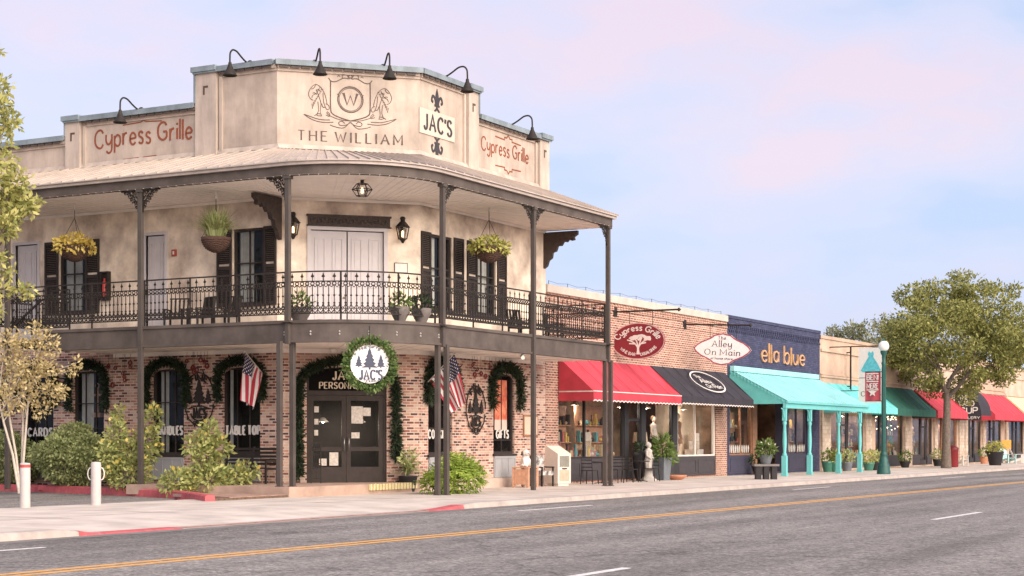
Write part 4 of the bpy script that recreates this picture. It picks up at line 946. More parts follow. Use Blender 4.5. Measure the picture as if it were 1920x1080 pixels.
b.add([(66.9, 26.17, 4.46), (77.9, 26.17, 4.46), (78.3, yf, 3.13), (66.9, yf, 3.13)], [(3, 2, 1, 0)]); b.add([(66.9, 26.17, 4.42), (77.9, 26.17, 4.42), (78.3, yf, 3.09), (66.9, yf, 3.09)], [(0, 1, 2, 3)])
for i in range(28): t = i / 27; b.bar((66.92 + 10.96 * t, 26.12, 4.45), (66.92 + 11.36 * t, yf, 3.14), .025, .03)
b.bx(66.85, 77.95, 25.95, 26.15, 4.40, 4.62); b.build('porch_roof', mat('turquoise_metal', (.30, .60, .60), .6, .14, 1.2), pc)
b = MB(); b.add([(66.86, 26.17, 4.44), (66.86, yf, 3.11), (66.86, yf, 3.0), (66.86, 26.17, 3.0)], [(0, 1, 2, 3)]); GB = mat('turquoise_gable_paint', (.13, .47, .44), .6, .08, 3); b.build('porch_gable', GB, pc); b = MB(); b.add([(78.2, 26.17, 4.36), (78.2, yf, 3.08), (78.2, yf, 3.0), (78.2, 26.17, 3.0)], [(3, 2, 1, 0)]); b.build('porch_gable', GB, pc); b = MB()  # gable boards in a deeper turquoise than the roof
for i in range(16): t = i / 16; b.bar((66.84, 26.1 - 2.4 * t, 4.42 - 1.27 * t), (66.84, 26.1 - 2.4 * t, 4.30 - 1.27 * t), .06, .02)
b.build('gable_trim', GB, pc)
b = MB(); b.bx(66.8, 78.3, yf, yf + .14, 2.82, 3.08); b.bx(66.75, 78.4, yf - .08, yf - .003, 3.03, 3.12); b.build('porch_beam', TEAL, pc)
for px in (1472, 1519, 1573, 1613):
    x = onY(px, 800, yf + .1).x; c_ = (x, yf + .12, 0); b = MB(); h = .105
    b.bx(x - h, x + h, yf + .02, yf + .22, .0, .85); b.lathe([(.085, .85), (.1, .9), (.06, .98), (.085, 1.3), (.09, 1.5), (.06, 2.1), (.095, 2.2), (.06, 2.3)], 10, c_); b.bx(x - h * .8, x + h * .8, yf + .04, yf + .2, 2.3, 2.82); b.bx(x - h * 1.1, x + h * 1.1, yf + .0, yf + .24, 0, .12)
    po = b.build('porch_post', TEAL, pc)
    b = MB()
    for sg in (-1, 1): b.tube([(x + sg * (.08 + .3 * (1 - math.cos(R(a)))), yf + .12, 2.45 + .36 * math.sin(R(a))) for a in range(0, 91, 15)], .03, 5)
    b.build('post_brace', TEAL, po)

# --- tan and cream shops further down the street
def tan_shop(name, label, x0, x1, ztop, m, fronts, piers, pm=STONE):
    root = shop_box(name, label, x0, x1, ztop, m, .16, [(f[0], f[1], .06, 3.2, 1.8) for f in fronts], capm=m)
    b = MB(FR); b.bx(x0 + .05, x1 - .05, -.09, -.002, ztop - .62, ztop - .5); b.bx(x0 + .05, x1 - .05, -.05, -.002, ztop - 1.75, ztop - 1.68); b.bx(x0 + .05, x1 - .05, -.07, -.002, 4.55, 4.65); b.build('string_course', m, root)
    for f in fronts:
        xa, xb = f[0] + .01, f[1] - .01; mid = xa + (xb - xa) * f[2]; dw = 1.05
        glazing(root, xa, mid - dw / 2 - .1, .6, 3.18, (), bulk=.07, panels=1, bm=f[3], fm=f[3]); glazing(root, mid - dw / 2, mid + dw / 2, .08, 3.18, door=True, fm=f[3]); glazing(root, mid + dw / 2 + .1, xb, .6, 3.18, (), bulk=.07, panels=1, bm=f[3], fm=f[3])
    for a, c in piers: b = MB(FR); b.bx(a, c, -.12, -.003, 0, 3.6); b.build('stone_pier', pm, root)
    return root
s3 = tan_shop('tan_shop_building', 'tan stuccoed shop building between the blue shop and the green awning', 78.8, 94.6, 6.42, TANW, [(80.2, 85.9, .45, BULK), (88.0, 93.3, .3, BLACKF)], [(78.85, 80.15), (86.0, 87.0), (93.35, 94.4)])
s4 = tan_shop('peach_shop_building', 'peach stuccoed shop building behind the roadside tree', 94.62, 106.9, 6.35, TANW2, [(95.2, 99.5, .6, BULK), (100.6, 105.4, .4, WOODF)], [(99.7, 100.4), (105.6, 106.8)])
s5 = tan_shop('pale_shop_building', 'pale stuccoed shop building under the third red awning', 106.92, 118.4, 6.55, TANW, [(107.8, 111.6, .4, BLACKF), (112.7, 117.4, .5, BLACKF)], [(106.95, 107.7), (111.8, 112.6)])
s6 = tan_shop('cream_shop_building', 'cream stuccoed shop building at the far end of the row', 118.42, 140, 6.4, TANW2, [(119.4, 124.5, .5, BULK), (126, 132, .5, BULK)], [(118.5, 119.3), (124.7, 125.8)])
b = MB(FR); 
for (x, z0, z1) in ((92.9, 4.9, 6.1), (98.9, 4.6, 6.2)): b.bx(x, x + .09, -.1, -.003, z0, z1)
b.build('downpipe', IRON, s4)
awning('light teal canvas awning between the turquoise porch and the green awning', 79.0, 87.1, 4.28, 24.75, 3.15, .34, TEALA)
awning('dark green canvas awning', 87.3, 94.95, 4.37, 24.8, 3.15, .40, GRNA)
awning('red canvas awning just before the tree trunk', 95.4, 102.3, 4.37, 24.8, 3.15, .42, REDA)
awning('pinkish red canvas awning beyond the roadside tree', 109.0, 118.3, 4.5, 24.7, 3.15, .40, REDA)
awning('cream canvas awning at the far end of the row', 118.9, 128, 4.5, 24.7, 3.2, .36, CRMA)
# quarter round black awning with white lettering on its end
qa = thing('shop_awning', 'black quarter round canvas awning with white words on its end, beyond the tree trunk', 'awning', (105, RWY, 4.3), 'canvas awnings over the shop fronts')
xa, xb = 104.8, 107.4; yw = 26.17; arc_ = [(yw - 1.6 * math.sin(R(a)), 3.0 + 1.75 * math.cos(R(a))) for a in range(0, 91, 9)]
b = MB(); b.sheet([[(x, y, z) for y, z in arc_] for x in (xa, (xa + xb) / 2, xb)], True); b.build('canvas', BLKA, qa)
b = MB(); b.add([(xa, yw, 3.0)] + [(xa, y, z) for y, z in arc_], [tuple(range(12))]); b.bx(xa - .01, xa, yw - 1.6, yw, 2.72, 3.0); e_ = b.build('end_panel', BLKA, qa)
FX = frame((xa - .012, yw, 0), R(-90)); b = MB(FX); text(b, 'THE', .25, .75, 4.0, .26, -.002, .2, None, 0, .006); text(b, 'YARD', .2, 1.15, 3.6, .3, -.002, .2, None, 0, .006); text(b, 'CUP', .3, 1.35, 3.15, .34, -.002, .2, None, 0, .006); text(b, 'GALLERY', .15, 1.5, 2.8, .14, -.002, .2, None, 0, .006); b.build('awning_lettering', WHITE, e_)
fb = thing('far_shop_roof', 'low building with a pale metal roof behind the tan shops', 'building', (112, 40, 0))
b = MB(); b.bx(100, 135, 38, 52, 0, 6.6); b.build('wall', TANW2, fb); b = MB(); b.add([(99.5, 37.5, 6.62), (135.5, 37.5, 6.62), (135.5, 45, 8.6), (99.5, 45, 8.6)], [(0, 1, 2, 3)]); b.add([(99.5, 37.5, 6.62), (99.5, 45, 8.6), (99.5, 52, 6.62)], [(0, 1, 2)]); b.add([(99.5, 52, 6.62), (135.5, 52, 6.62), (135.5, 45, 8.6), (99.5, 45, 8.6)], [(3, 2, 1, 0)]); b.build('roof', mat('pale_metal_roof', (.6, .58, .55), .5, .1, 1), fb)
# ------------------------------------------------------------------ hanging signs
WINE = mat('wine_red_sign', (.20, .018, .028), .5, .1, 3)
def blade(X, Y, z, ang=0.):       # local x runs along -Y seen from up the street; sign face looks to -X
    return Matrix.Translation((X, Y, z)) @ Matrix.Rotation(R(-90), 4, 'Z') @ Matrix.Rotation(R(ang), 4, 'Y')
X1 = 55.6; ya, yb = onX(1147, 634, X1).y, onX(1247, 634, X1).y; hw = (ya - yb) / 2; zc = 5.06
sg = thing('hanging_sign', 'oval wine red hanging sign with a white spreading tree, above the red awning', 'sign', (X1, (ya + yb) / 2, zc), 'signs hung from bars over the pavement')
BF = blade(X1, (ya + yb) / 2, zc)
b = MB(BF); b.prism(ellipse(0, 0, hw, .66), -.03, .03); bo = b.build('board', WINE, sg)
b = MB(BF); b.ribbon(ellipse(0, 0, hw - .02, .64, 48, 0, 359.9), .035, -.037, -.028); b.build('rim', mat('rim_pale', (.5, .33, .3), .6), bo)
b = MB(BF)
text(b, 'Cypress Grille', -.80, .80, 0, .19, -.031, .19, None, 0, .008, warp=arcwarp(0, -.30, .68, 1.30), jig=.0)
text(b, 'WINE BAR', -.74, -.10, 0, .10, -.031, .2, None, 0, .008, warp=arcwarp(0, .32, .86, 1.15, True)); text(b, 'CASUAL DINING', .10, .78, 0, .10, -.031, .2, None, 0, .008, warp=arcwarp(0, .32, .86, 1.15, True))
e_ = -.036
b.prism([(-.06, -.48), (.08, -.48), (.05, -.32), (.05, -.2), (-.04, -.2), (-.03, -.32)], e_, -.03)
for pts in ([(0, -.25), (-.1, -.1), (-.26, .0), (-.42, .05)], [(.02, -.25), (.12, -.1), (.3, .02), (.5, .06)], [(0, -.22), (-.04, -.02), (-.14, .12)], [(.02, -.22), (.1, .0), (.16, .12)], [(-.12, -.1), (-.34, -.08)], [(.14, -.1), (.32, -.06)]): e_ -= .0004; b.ribbon(smooth_pts(pts), .045, e_, -.03)
r_ = random.Random(3)
for k in range(26):
    a = r_.uniform(-.52, .55); z = .12 + r_.uniform(-.06, .12) * (1 - abs(a)) - abs(a) * .12; e_ -= .0004
    b.prism([(a + r_.uniform(.06, .11) * math.cos(t * .9), z + r_.uniform(.03, .06) * math.sin(t * .9)) for t in range(7)], e_, -.03)
b.build('tree_emblem', WHITE, bo)
def sign_bar(root, X, y0, y1, z0, z1, hang):
    b = MB(); b.bar((X, RWY - .02, z0), (X, y1, z1), .06); b.lathe([(.0001, -.08), (.09, 0), (.0001, .08)], 8, (X, y1, z1)); b.bx(X - .12, X + .12, RWY - .05, RWY - .002, z0 - .18, z0 + .18)
    for y in hang: zz = z0 + (z1 - z0) * (RWY - y) / (RWY - y1); b.tube([(X, y, zz), (X, y, zz - .55)], .012, 5)
    b.build('sign_bar', IRON, root)
sign_bar(sg, X1, 0, onX(1273, 575, X1).y, 6.14, 6.14, (25.6, 24.7))
X2 = 62.05; ya, yb = onX(1301, 652, X2).y, onX(1409, 652, X2).y; hw = (ya - yb) / 2
sg = thing('hanging_sign', 'white pointed oval hanging sign with a red edge and dark script, above the black awning', 'sign', (X2, (ya + yb) / 2, 5.05), 'signs hung from bars over the pavement')
BF = blade(X2, (ya + yb) / 2, 5.05, 3.5)
sh = [(-hw, 0), (-hw * .9, .14), (-hw * .74, .27), (-hw * .56, .36), (-.40 * hw, .45), (-.28 * hw, .56), (0, .63), (.28 * hw, .56), (.40 * hw, .45), (.56 * hw, .36), (.74 * hw, .27), (.9 * hw, .14), (hw, 0)]; sh = sh + [(a, -z) for a, z in sh[-2:0:-1]]
b = MB(BF); b.prism(sh, -.03, .03); bo = b.build('board', mat('sign_white', (.90, .84, .80), .6, .05, 4), sg)
b = MB(BF); b.ribbon([(a * .985, z * .96) for a, z in sh + [sh[0]]], .05, -.036, -.028); b.build('rim', mat('rim_red', (.38, .09, .12), .6), bo)
b = MB(BF); text(b, 'The', -.20, .14, .38, .13, -.031, .12, .06, .06, .006); text(b, 'Alley', -.44, .40, .09, .24, -.031, .11, .05, .08, .006); text(b, 'On Main', -.74, .76, -.23, .23, -.031, .11, .05, .08, .006); text(b, 'at home store', -.46, .46, -.40, .08, -.031, .12, None, 0, .006); b.build('sign_lettering', LETTER, bo)
sign_bar(sg, X2, 0, onX(1407, 615, X2).y, 6.08, 5.95, (25.1, 24.0))
X3 = 80.3; ya, yb = onX(1610, 700, X3).y, onX(1657, 700, X3).y; hw = (ya - yb) / 2
sg = thing('hanging_sign', 'tall white hanging sign with a teal dress picture, behind the lamp post', 'sign', (X3, (ya + yb) / 2, 4.6), 'signs hung from bars over the pavement')
BF = blade(X3, (ya + yb) / 2, 4.62); b = MB(BF); b.bx(-hw, hw, -.03, .03, -1.32, 1.35); bo = b.build('board', WHITE, sg)
b = MB(BF); b.prism([(-.1, 1.2), (-.04, 1.12), (.04, 1.12), (.1, 1.2), (.15, 1.05), (.11, .92), (.30, .62), (.50, .26), (.42, .18), (.2, .13), (0, .11), (-.2, .13), (-.42, .18), (-.50, .26), (-.30, .62), (-.11, .92), (-.15, 1.05)], -.038, -.03); b.build('dress_emblem', mat('teal_print', (.10, .42, .47), .6, .25, 9), bo)
b = MB(BF); text(b, 'C', -.5, -.3, -1.0, .24, -.031, .13, .07, .06, .006); text(b, 'G', .3, .5, -1.0, .24, -.031, .13, .07, .06, .006); b.bx(-hw + .03, hw - .03, -.034, -.03, -.12, -.09); b.build('sign_lettering', LETTER, bo)
b = MB(); b.bar((X3, RWY, 6.05), (X3, yb, 6.05), .05); b.bar((X3, RWY, 3.9), (X3, ya, 3.9), .04); b.build('sign_bar', IRON, sg)
br_ = thing('sign_bracket', 'bare black iron sign bracket on the tan wall, left of the lamp post', 'bracket', (onY(1595, 640, 25.9).x, 25.9, 5))
x = onY(1595, 640, 25.9).x; b = MB(); b.bar((x, 25.9, 3.75), (x, 25.9, 6.2), .07); b.bar((x, 25.9, 3.8), (x - .9, 25.9, 3.8), .06); b.bar((x, 26.2, 5.9), (x, 25.9, 5.9), .05); b.bar((x, 26.2, 4.2), (x, 25.9, 4.2), .05); b.build('bracket_arm', IRON, br_)
# iron tree emblems on the brick
def iron_emblem(fr_, s, z, w_, h, label):
    p = fr_ @ Vector((s, 0, z)); root = thing('iron_wall_emblem', label, 'wall emblem', p, 'oval iron fir tree emblems on the brick wall')
    b = MB(fr_); y0, y1 = -.06, -.035
    b.ribbon([(s + a * w_ * (1 + .03 * math.sin(i * 1.7)), z + c * h * (1 + .02 * math.cos(i * 2.3))) for i, (a, c) in enumerate(ellipse(0, 0, .5, .5, 30, 0, 360))], .028, y0, y1)
    for i in range(12): a = i * .52 + .2; b.ribbon([(s + .5 * w_ * math.cos(a), z + .5 * h * math.sin(a)), (s + .56 * w_ * math.cos(a + .1), z + .55 * h * math.sin(a + .1))], .022, y0 - .001, y1)
    b.prism(fir(s, z - .12 * h, .5 * w_, .50 * h), y0, y1); b.prism(fir(s - .3 * w_, z - .1 * h, .24 * w_, .27 * h, 4), y0 - .002, y1); b.prism(fir(s + .3 * w_, z - .1 * h, .24 * w_, .30 * h, 4), y0 - .004, y1)
    b.ribbon([(s + a, z + c) for a, c in smooth_pts([(-.34 * w_, -.18 * h), (0, -.13 * h), (.34 * w_, -.18 * h)])], .03, y0 - .001, y1); b.ribbon([(s + a, z + c) for a, c in ellipse(0, -.27 * h, .27 * w_, .14 * h, 16, 180, 360)], .03, y0 - .002, y1)
    b.build('emblem_plate', IRON, root)
    b = MB(fr_); text(b, "JAC'S", s - .22 * w_, s + .24 * w_, z - .36 * h, .19 * h, y1, .2, .1, .08, .03); text(b, 'FINE', s - .26 * w_, s + .26 * w_, 0, .11 * h, y1, .24, None, .06, .03, warp=arcwarp(s, z + .06 * h, .30 * h, 1.0, xm=s)); text(b, 'GIFTS', s - .2 * w_, s + .2 * w_, z - .49 * h, .07 * h, y1, .2, None, 0, .03); b.build('emblem_lettering', IRON, root)
a_ = pL(375, 748); iron_emblem(FL, a_[0], a_[1], 1.12, 1.55, 'black oval iron emblem of three fir trees between the table top and candles windows')
a_ = pR(890, 767); iron_emblem(FR, a_[0], a_[1], 1.18, 1.45, 'black oval iron emblem of three fir trees on the street side brick wall')
# round white sign inside a wreath, hung from the balcony edge
pc_ = Vector((0, 0, 0)); aa, bb = ray(688, 684); kk = 44.35; pc_ = Vector((kk * (cs + aa * sn) , kk * (sn - aa * cs), CH + kk * bb)); pc_.x -= .25; pc_.y -= .25
WF = frame((pc_.x, pc_.y, pc_.z), R(-45 - 8))
sg = thing('round_sign', 'round white sign of three grey firs inside a leafy wreath under the balcony edge', 'sign', pc_)
b = MB(WF); b.prism(ellipse(0, 0, .50, .50, 48), -.02, .02); bo = b.build('board', mat('sign_pale', (.78, .74, .72), .6, .04, 4), sg)
b = MB(WF); GN = mat('sign_grey_navy', (.065, .07, .105), .6, .1, 9)
b.prism(fir(.0, -.14, .42, .56), -.03, -.021); b.prism(fir(-.28, -.08, .22, .32, 4), -.032, -.021); b.prism(fir(.29, -.1, .24, .36, 4), -.034, -.021); b.build('tree_emblem', GN, bo)
b = MB(WF); text(b, "JAC'S", -.27, .33, -.40, .25, -.021, .2, .1, .08, .01); text(b, 'FINE GIFTS', -.26, .26, 0, .06, -.021, .18, None, 0, .008, warp=arcwarp(0, 0, .42, 1)); text(b, 'TEXAS', -.16, .16, 0, .06, -.021, .18, None, 0, .008, warp=arcwarp(0, 0, .47, 1, True)); b.build('sign_lettering', GN, bo)
LEAFW = leaf_mat('wreath_leaf', (.035, .085, .02), (.20, .27, .085))
b = MB(WF); r_ = random.Random(5)
for i in range(1500):
    a = r_.uniform(0, 2 * math.pi); rr = .60 + r_.gauss(0, .055); p = (rr * math.cos(a), r_.gauss(-.03, .05), rr * math.sin(a))
    d = (math.cos(a) + r_.gauss(0, .9), r_.gauss(-.5, .6), math.sin(a) + r_.gauss(0, .9)); b.leaf(p, d, (r_.gauss(0, 1), r_.gauss(0, 1), r_.gauss(0, 1)), r_.uniform(.07, .13), .055)
b.build('wreath', LEAFW, sg)
b = MB(WF); b.tube([(0, 0, .5), (0, .05, 1.0)], .012, 4); b.build('hanger', IRON, sg)

# ------------------------------------------------------------------ flags
def flag_mats():
    red = mat('flag_red', (.42, .035, .06), .8, .08, 6); wh = mat('flag_white', (.72, .66, .64), .8, .05, 6); bl = mat('flag_blue', (.028, .032, .085), .8, .1, 6); return [red, wh, bl]
def flag(label, base, tip, group, sweep, stretch=1.0):
    base, tip = Vector(base), Vector(tip); root = thing('flag', label, 'flag', base, group)
    b = MB(); b.tube([base, tip], .016, 6); b.ball(tip, .03, 8, 5); po = b.build('flagpole', mat('pole_white', (.6, .56, .5), .5), root); b = MB(); b.bar(base - (tip - base).normalized() * .03, base + (tip - base).normalized() * .12, .05); b.build('pole_socket', IRON, po)
    d = (tip - base).normalized(); hoist = 1.1; fly = 1.5; nu, nv = 30, 26; b = MB()
    top = tip - d * .04; sweep = Vector(sweep)
    def P(u, v):     # u along the fly, v along the hoist from the tip
        p = top - d * (hoist * v) * (1 - .42 * u)
        drop = fly * u; side = d.cross(Vector((0, 0, 1))).normalized()
        p = p + Vector((0, 0, -drop * (.93 - .1 * v))) + sweep * (u ** .8) * .55 + side * (.085 * math.sin(v * 13 + u * 1.5) * min(1, u * 2.5)) + d * (.05 * math.sin(v * 11 + 1) * u)
        return p
    for i in range(nu):
        for j in range(nv):
            u0, u1, v0, v1 = i / nu, (i + 1) / nu, j / nv, (j + 1) / nv
            st = int(j * 13 / nv); b.cm = 2 if (u1 <= .405 and st < 7) else (0 if st % 2 == 0 else 1)
            b.add([P(u0, v0), P(u1, v0), P(u1, v1), P(u0, v1)], [(0, 1, 2, 3)], True)
    cl = b.build('cloth', flag_mats(), root)
    b = MB(); side = d.cross(Vector((0, 0, 1))).normalized()
    for i in range(9):
        for j in range(6 if i % 2 == 0 else 5):
            u = .04 + i * .042; v = (.045 + j * .09 if i % 2 == 0 else .09 + j * .09); p = P(u, v); q = P(u + .01, v); h = P(u, v + .01); n_ = (q - p).cross(h - p).normalized()
            for s_ in (1, -1):
                a1, a2 = (q - p).normalized(), (h - p).normalized(); b.add([p + n_ * s_ * .006 + a1 * .022 * math.cos(t * 1.257) + a2 * .022 * math.sin(t * 1.257) for t in range(5)], [tuple(range(5))])
    b.build('stars', flag_mats()[1], cl)
p0 = onX(497, 706, LWX - .02); p1 = onX(458, 658, LWX - 1.0)
flag('draped American flag on an angled pole over the table top window', p0, p1, 'American flags on the brick walls', (0, .12, 0))
p0 = onY(797, 722, RWY - .02); p1 = onY(853, 662, RWY - .95)
flag('draped American flag behind the pair of posts on the street side', p0, p1, 'American flags on the brick walls', (1.15, -.1, 0))

# ------------------------------------------------------------------ gooseneck lamps on the parapet
def gooseneck(face, px, py, zt, label):
    fr_, f = FACES[face]; s = f(px, py)[0]; o = fr_ @ Vector((s, .08, zt)); root = thing('gooseneck_lamp', label, 'lamp', o, 'gooseneck sign lamps along the parapet')
    b = MB(fr_); b.ball((s, .0, zt - .02), .085, 8, 6); b.build('mount', IRON, root)
    c = smooth_pts([(-.0, -.03), (.2, -.02), (.42, .08), (.62, .19), (.80, .20), (.91, .1), (.93, -.06), (.93, -.2)], 4); b = MB(fr_); b.tube([(s, -u, zt + z) for u, z in c], .026, 7); b.build('arm', IRON, root)
    b = MB(fr_); b.lathe([(.045, -.18), (.055, -.26), (.08, -.31), (.095, -.36), (.17, -.50), (.21, -.56), (.20, -.565), (.09, -.40), (.01, -.34)], 14, (s, -.93, zt)); b.build('lamp_shade', IRON, root)
gooseneck('L', 265, 212, ZL + .16, 'gooseneck lamp over the lettering on the side wall, lowest on the left stretch')
gooseneck('L', 469, 125, ZH + .16, 'gooseneck lamp above the blank panel of the side wall')
gooseneck('C', 590, 120, ZH + .14, 'gooseneck lamp above the left supporter of the painted crest')
gooseneck('C', 718, 128, ZH + .14, 'gooseneck lamp above the right supporter of the painted crest')
gooseneck('R', 826, 148, ZH + .14, 'gooseneck lamp above the cream name panel with fleurs-de-lis')
gooseneck('R', 950, 235, ZR + .14, 'gooseneck lamp over the lettering on the low street side parapet')

# ------------------------------------------------------------------ lanterns and small fittings
FLAME = bpy.data.materials.new('lantern_flame'); FLAME.use_nodes = True; FLAME.node_tree.nodes['Principled BSDF'].inputs['Emission Color'].default_value = (1, .55, .25, 1); FLAME.node_tree.nodes['Principled BSDF'].inputs['Emission Strength'].default_value = 1.6
def lantern(s, z, label):
    o = FC @ Vector((s, 0, z)); root = thing('wall_lantern', label, 'lantern', o, 'gas lanterns beside the balcony doors')
    b = MB(FC); y = -.24
    def ring(w0, z_, t=.02):
        for sx in (-1, 1): b.bar((s + sx * w0, y - w0, z_), (s + sx * w0, y + w0, z_), t); b.bar((s - w0, y + sx * w0, z_), (s + w0, y + sx * w0, z_), t)
    ring(.10, z - .22); ring(.155, z + .12, .03)
    for sx in (-1, 1):
        for sy in (-1, 1): b.bar((s + sx * .10, y + sy * .10, z - .22), (s + sx * .155, y + sy * .155, z + .12), .022)
    b.lathe([(.225, .12), (.10, .27), (.07, .29), (.07, .35), (.09, .37), (.06, .43), (.0001, .44)], 4, (s, y, z)); b.lathe([(.03, -.34), (.05, -.3), (.09, -.24), (.14, -.22)], 8, (s, y, z))
    b.bar((s, -.005, z - .1), (s, y, z - .27), .03); b.bx(s - .06, s + .06, -.03, -.003, z - .2, z + .1); b.build('lantern_frame', IRON, root)
    b = MB(FC); b.lathe([(.10, -.21), (.15, .11)], 4, (s, y, z)); b.build('pane', GLASS, root); b = MB(FC); b.lathe([(.03, -.16), (.028, .0), (.001, .03)], 8, (s, y, z)); b.build('candle', FLAME, root)
lantern(.42, pC(556, 428)[1], 'black gas lantern beside the carved bracket, left of the balcony doors'); lantern(3.62, pC(757, 436)[1], 'black gas lantern on the right of the balcony doors')
o = Vector((37.85, 25.3, 8.46)); cl_ = thing('ceiling_lantern', 'black cage ceiling lantern above the balcony doors', 'lantern', o)
b = MB(Matrix.Translation(o)); b.tube([(0, 0, 0), (0, 0, -.1)], .05, 8)
for k in range(6):
    a, c = k * 1.047, (k + 1) * 1.047
    for r_, z in ((.15, -.10), (.27, -.25), (.15, -.42)): b.bar((r_ * math.cos(a), r_ * math.sin(a), z), (r_ * math.cos(c), r_ * math.sin(c), z), .022)
    b.bar((.15 * math.cos(a), .15 * math.sin(a), -.10), (.27 * math.cos(a), .27 * math.sin(a), -.25), .02); b.bar((.27 * math.cos(a), .27 * math.sin(a), -.25), (.15 * math.cos(a), .15 * math.sin(a), -.42), .02)
b.build('cage', IRON, cl_); b = MB(Matrix.Translation(o)); b.tube([(0, 0, -.2), (0, 0, -.34)], .03, 8); b.build('candle', FLAME, cl_)
def plate(name, label, cat, fr_, s0, s1, z0, z1, m, inner=None, d=.03, rim=.03):
    o = fr_ @ Vector(((s0 + s1) / 2, 0, (z0 + z1) / 2)); root = thing(name, label, cat, o)
    b = MB(fr_); b.bx(s0, s1, -d, -.003, z0, z1); b.build('board', m, root)
    if inner: b = MB(fr_); b.bx(s0 + rim, s1 - rim, -d - .006, -d, z0 + rim, z1 - rim); b.build('face', inner, root)
    return root
PAPER = mat('notice_white', (.72, .68, .62), .7, .05, 9)
a0, a1 = pC(741, 500), pC(768, 515); plate('notice_board', 'small white framed notice beside the right lantern on the balcony', 'notice', FC, 3.42, 3.82, pC(755, 512)[1], pC(755, 493)[1], IRON, PAPER, .02, .02)
plate('menu_board', 'wooden framed menu board on brick beside the gifts window', 'notice', FR, pR(980, 800)[0], pR(1007, 800)[0], 1.62, 2.32, WOODF, mat('menu_paper', (.66, .48, .36), .8, .1, 4), .04, .06)
fx = thing('fire_extinguisher_case', 'dark cabinet holding a red fire extinguisher beside the shuttered balcony window', 'extinguisher', FL @ Vector((-35.55, 0, 6.0)))
b = MB(FL); s0, s1 = -35.72, -35.38
b.bx(s0, s1, -.05, -.003, 5.75, 6.62); b.bx(s0, s0 + .05, -.14, -.05, 5.75, 6.62); b.bx(s1 - .05, s1, -.14, -.05, 5.75, 6.62); b.bx(s0 + .05, s1 - .05, -.14, -.05, 6.57, 6.62); b.bx(s0 + .05, s1 - .05, -.14, -.05, 5.75, 5.8); b.build('cabinet', IRON, fx)
b = MB(FL); b.lathe([(.06, 0), (.07, .03), (.07, .42), (.03, .5), (.03, .56)], 10, ((s0 + s1) / 2, -.1, 5.85)); b.build('extinguisher', mat('extinguisher_red', (.45, .04, .03), .4), fx)
plate('fire_alarm', 'small red fire alarm box on stucco beside the balcony door', 'alarm', FL, -32.98, -32.82, 6.95, 7.15, mat('alarm_red', (.40, .07, .05), .5), PAPER, .06, .05)
ex = thing('exit_sign', 'red lettered exit sign hung under the far end of the porch roof', 'sign', (37.5, 37.3, 8.3)); EF = frame((37.5, 37.3, 0), R(-90))
b = MB(EF); b.bx(-.22, .22, -.03, .03, 8.10, 8.38); b.bx(-.02, .02, -.02, .02, 8.38, 8.46); b.build('board', PAPER, ex); b = MB(EF); text(b, 'EXIT', -.18, .18, 8.16, .17, -.031, .2, None, 0, .006); b.build('sign_lettering', mat('exit_red', (.55, .05, .04), .5), ex)
sc_ = thing('security_camera', 'white security camera under the balcony beam near the second street post', 'camera', (44.5, 23.9, 4.0))
b = MB(); b.tube([(44.35, 23.95, 4.0), (44.05, 23.75, 3.93)], .06, 8); b.tube([(44.45, 23.95, 4.10), (44.35, 23.95, 4.0)], .03, 6); b.build('camera_body', WHITE, sc_)
pl_ = thing('ceiling_lamp', 'white dome lamp on the porch ceiling beside the wreath sign', 'lamp', onC(624, 640, .6)); p = onC(624, 640, .6); b = MB(); b.lathe([(.11, 0), (.12, -.04), (.08, -.1), (.0001, -.11)], 10, (p.x, p.y, 4.11)); b.build('lamp_shade', WHITE, pl_)

# ------------------------------------------------------------------ street furniture
def bollard(px, py, label):
    p = onG(px, py, 0); root = thing('bollard', label, 'bollard', p, 'white bollards at the car park edge'); T = Matrix.Translation(p)
    b = MB(T); b.lathe([(.115, 0), (.115, .96), (.10, .99), (.0001, 1.0)], 16); b.build('pipe', mat('bollard_paint', (.50, .44, .41), .6, .08, 5), root)
    return root, T
root, T = bollard(47, 952, 'white bollard with a red top band, beside the sapling'); b = MB(T); b.lathe([(.117, .89), (.117, .955)], 16); b.build('red_band', mat('band_red', (.45, .07, .06), .6), root)
root, T = bollard(180, 947, 'white bollard with a chain ring, in front of the clipped shrub'); b = MB(T)
for sgn in (1, -1): b.tube([T.inverted() @ (T @ Vector((sgn * .12 * sn, -sgn * .12 * cs, .86))) + Vector((sgn * .07 * sn * math.sin(t * .35), -sgn * .07 * cs * math.sin(t * .35), -.28 * (1 - math.cos(t * .35)) / 2)) for t in range(10)], .014, 5)
b.build('chain_ring', WHITE, root)
# slatted bench
bn = thing('slatted_bench', 'black slatted bench on the porch under the table top window', 'bench', (38.5, 30.1, .27)); BFm = frame((38.55, 0, .27), R(-90))
y0, y1 = onX(419, 860, 38.6).y, onX(520, 860, 38.6).y
b = MB(BFm)
for k in range(5): b.bx(-y0, -y1, -.45 + k * .1, -.38 + k * .1, .42, .45)
b.build('seat', IRON, bn); b = MB(BFm)
for k in range(5): b.bx(-y0, -y1, .08 + k * .03, .10 + k * .03, .52 + k * .105, .59 + k * .105)
b.build('backrest', IRON, bn)
for s in (-y0 + .05, -y1 - .05, -(y0 + y1) / 2):
    b = MB(BFm); b.bar((s, -.42, 0), (s, -.42, .42), .05); b.bar((s, .1, 0), (s, .1, .45), .05); b.bar((s, .1, .45), (s, .24, 1.04), .05); b.bar((s, -.45, .41), (s, .12, .41), .04)
    if s != -(y0 + y1) / 2: b.bar((s, -.42, .64), (s, .12, .64), .05); b.bar((s, -.42, .42), (s, -.42, .64), .04)
    b.build('leg_frame', IRON, bn)
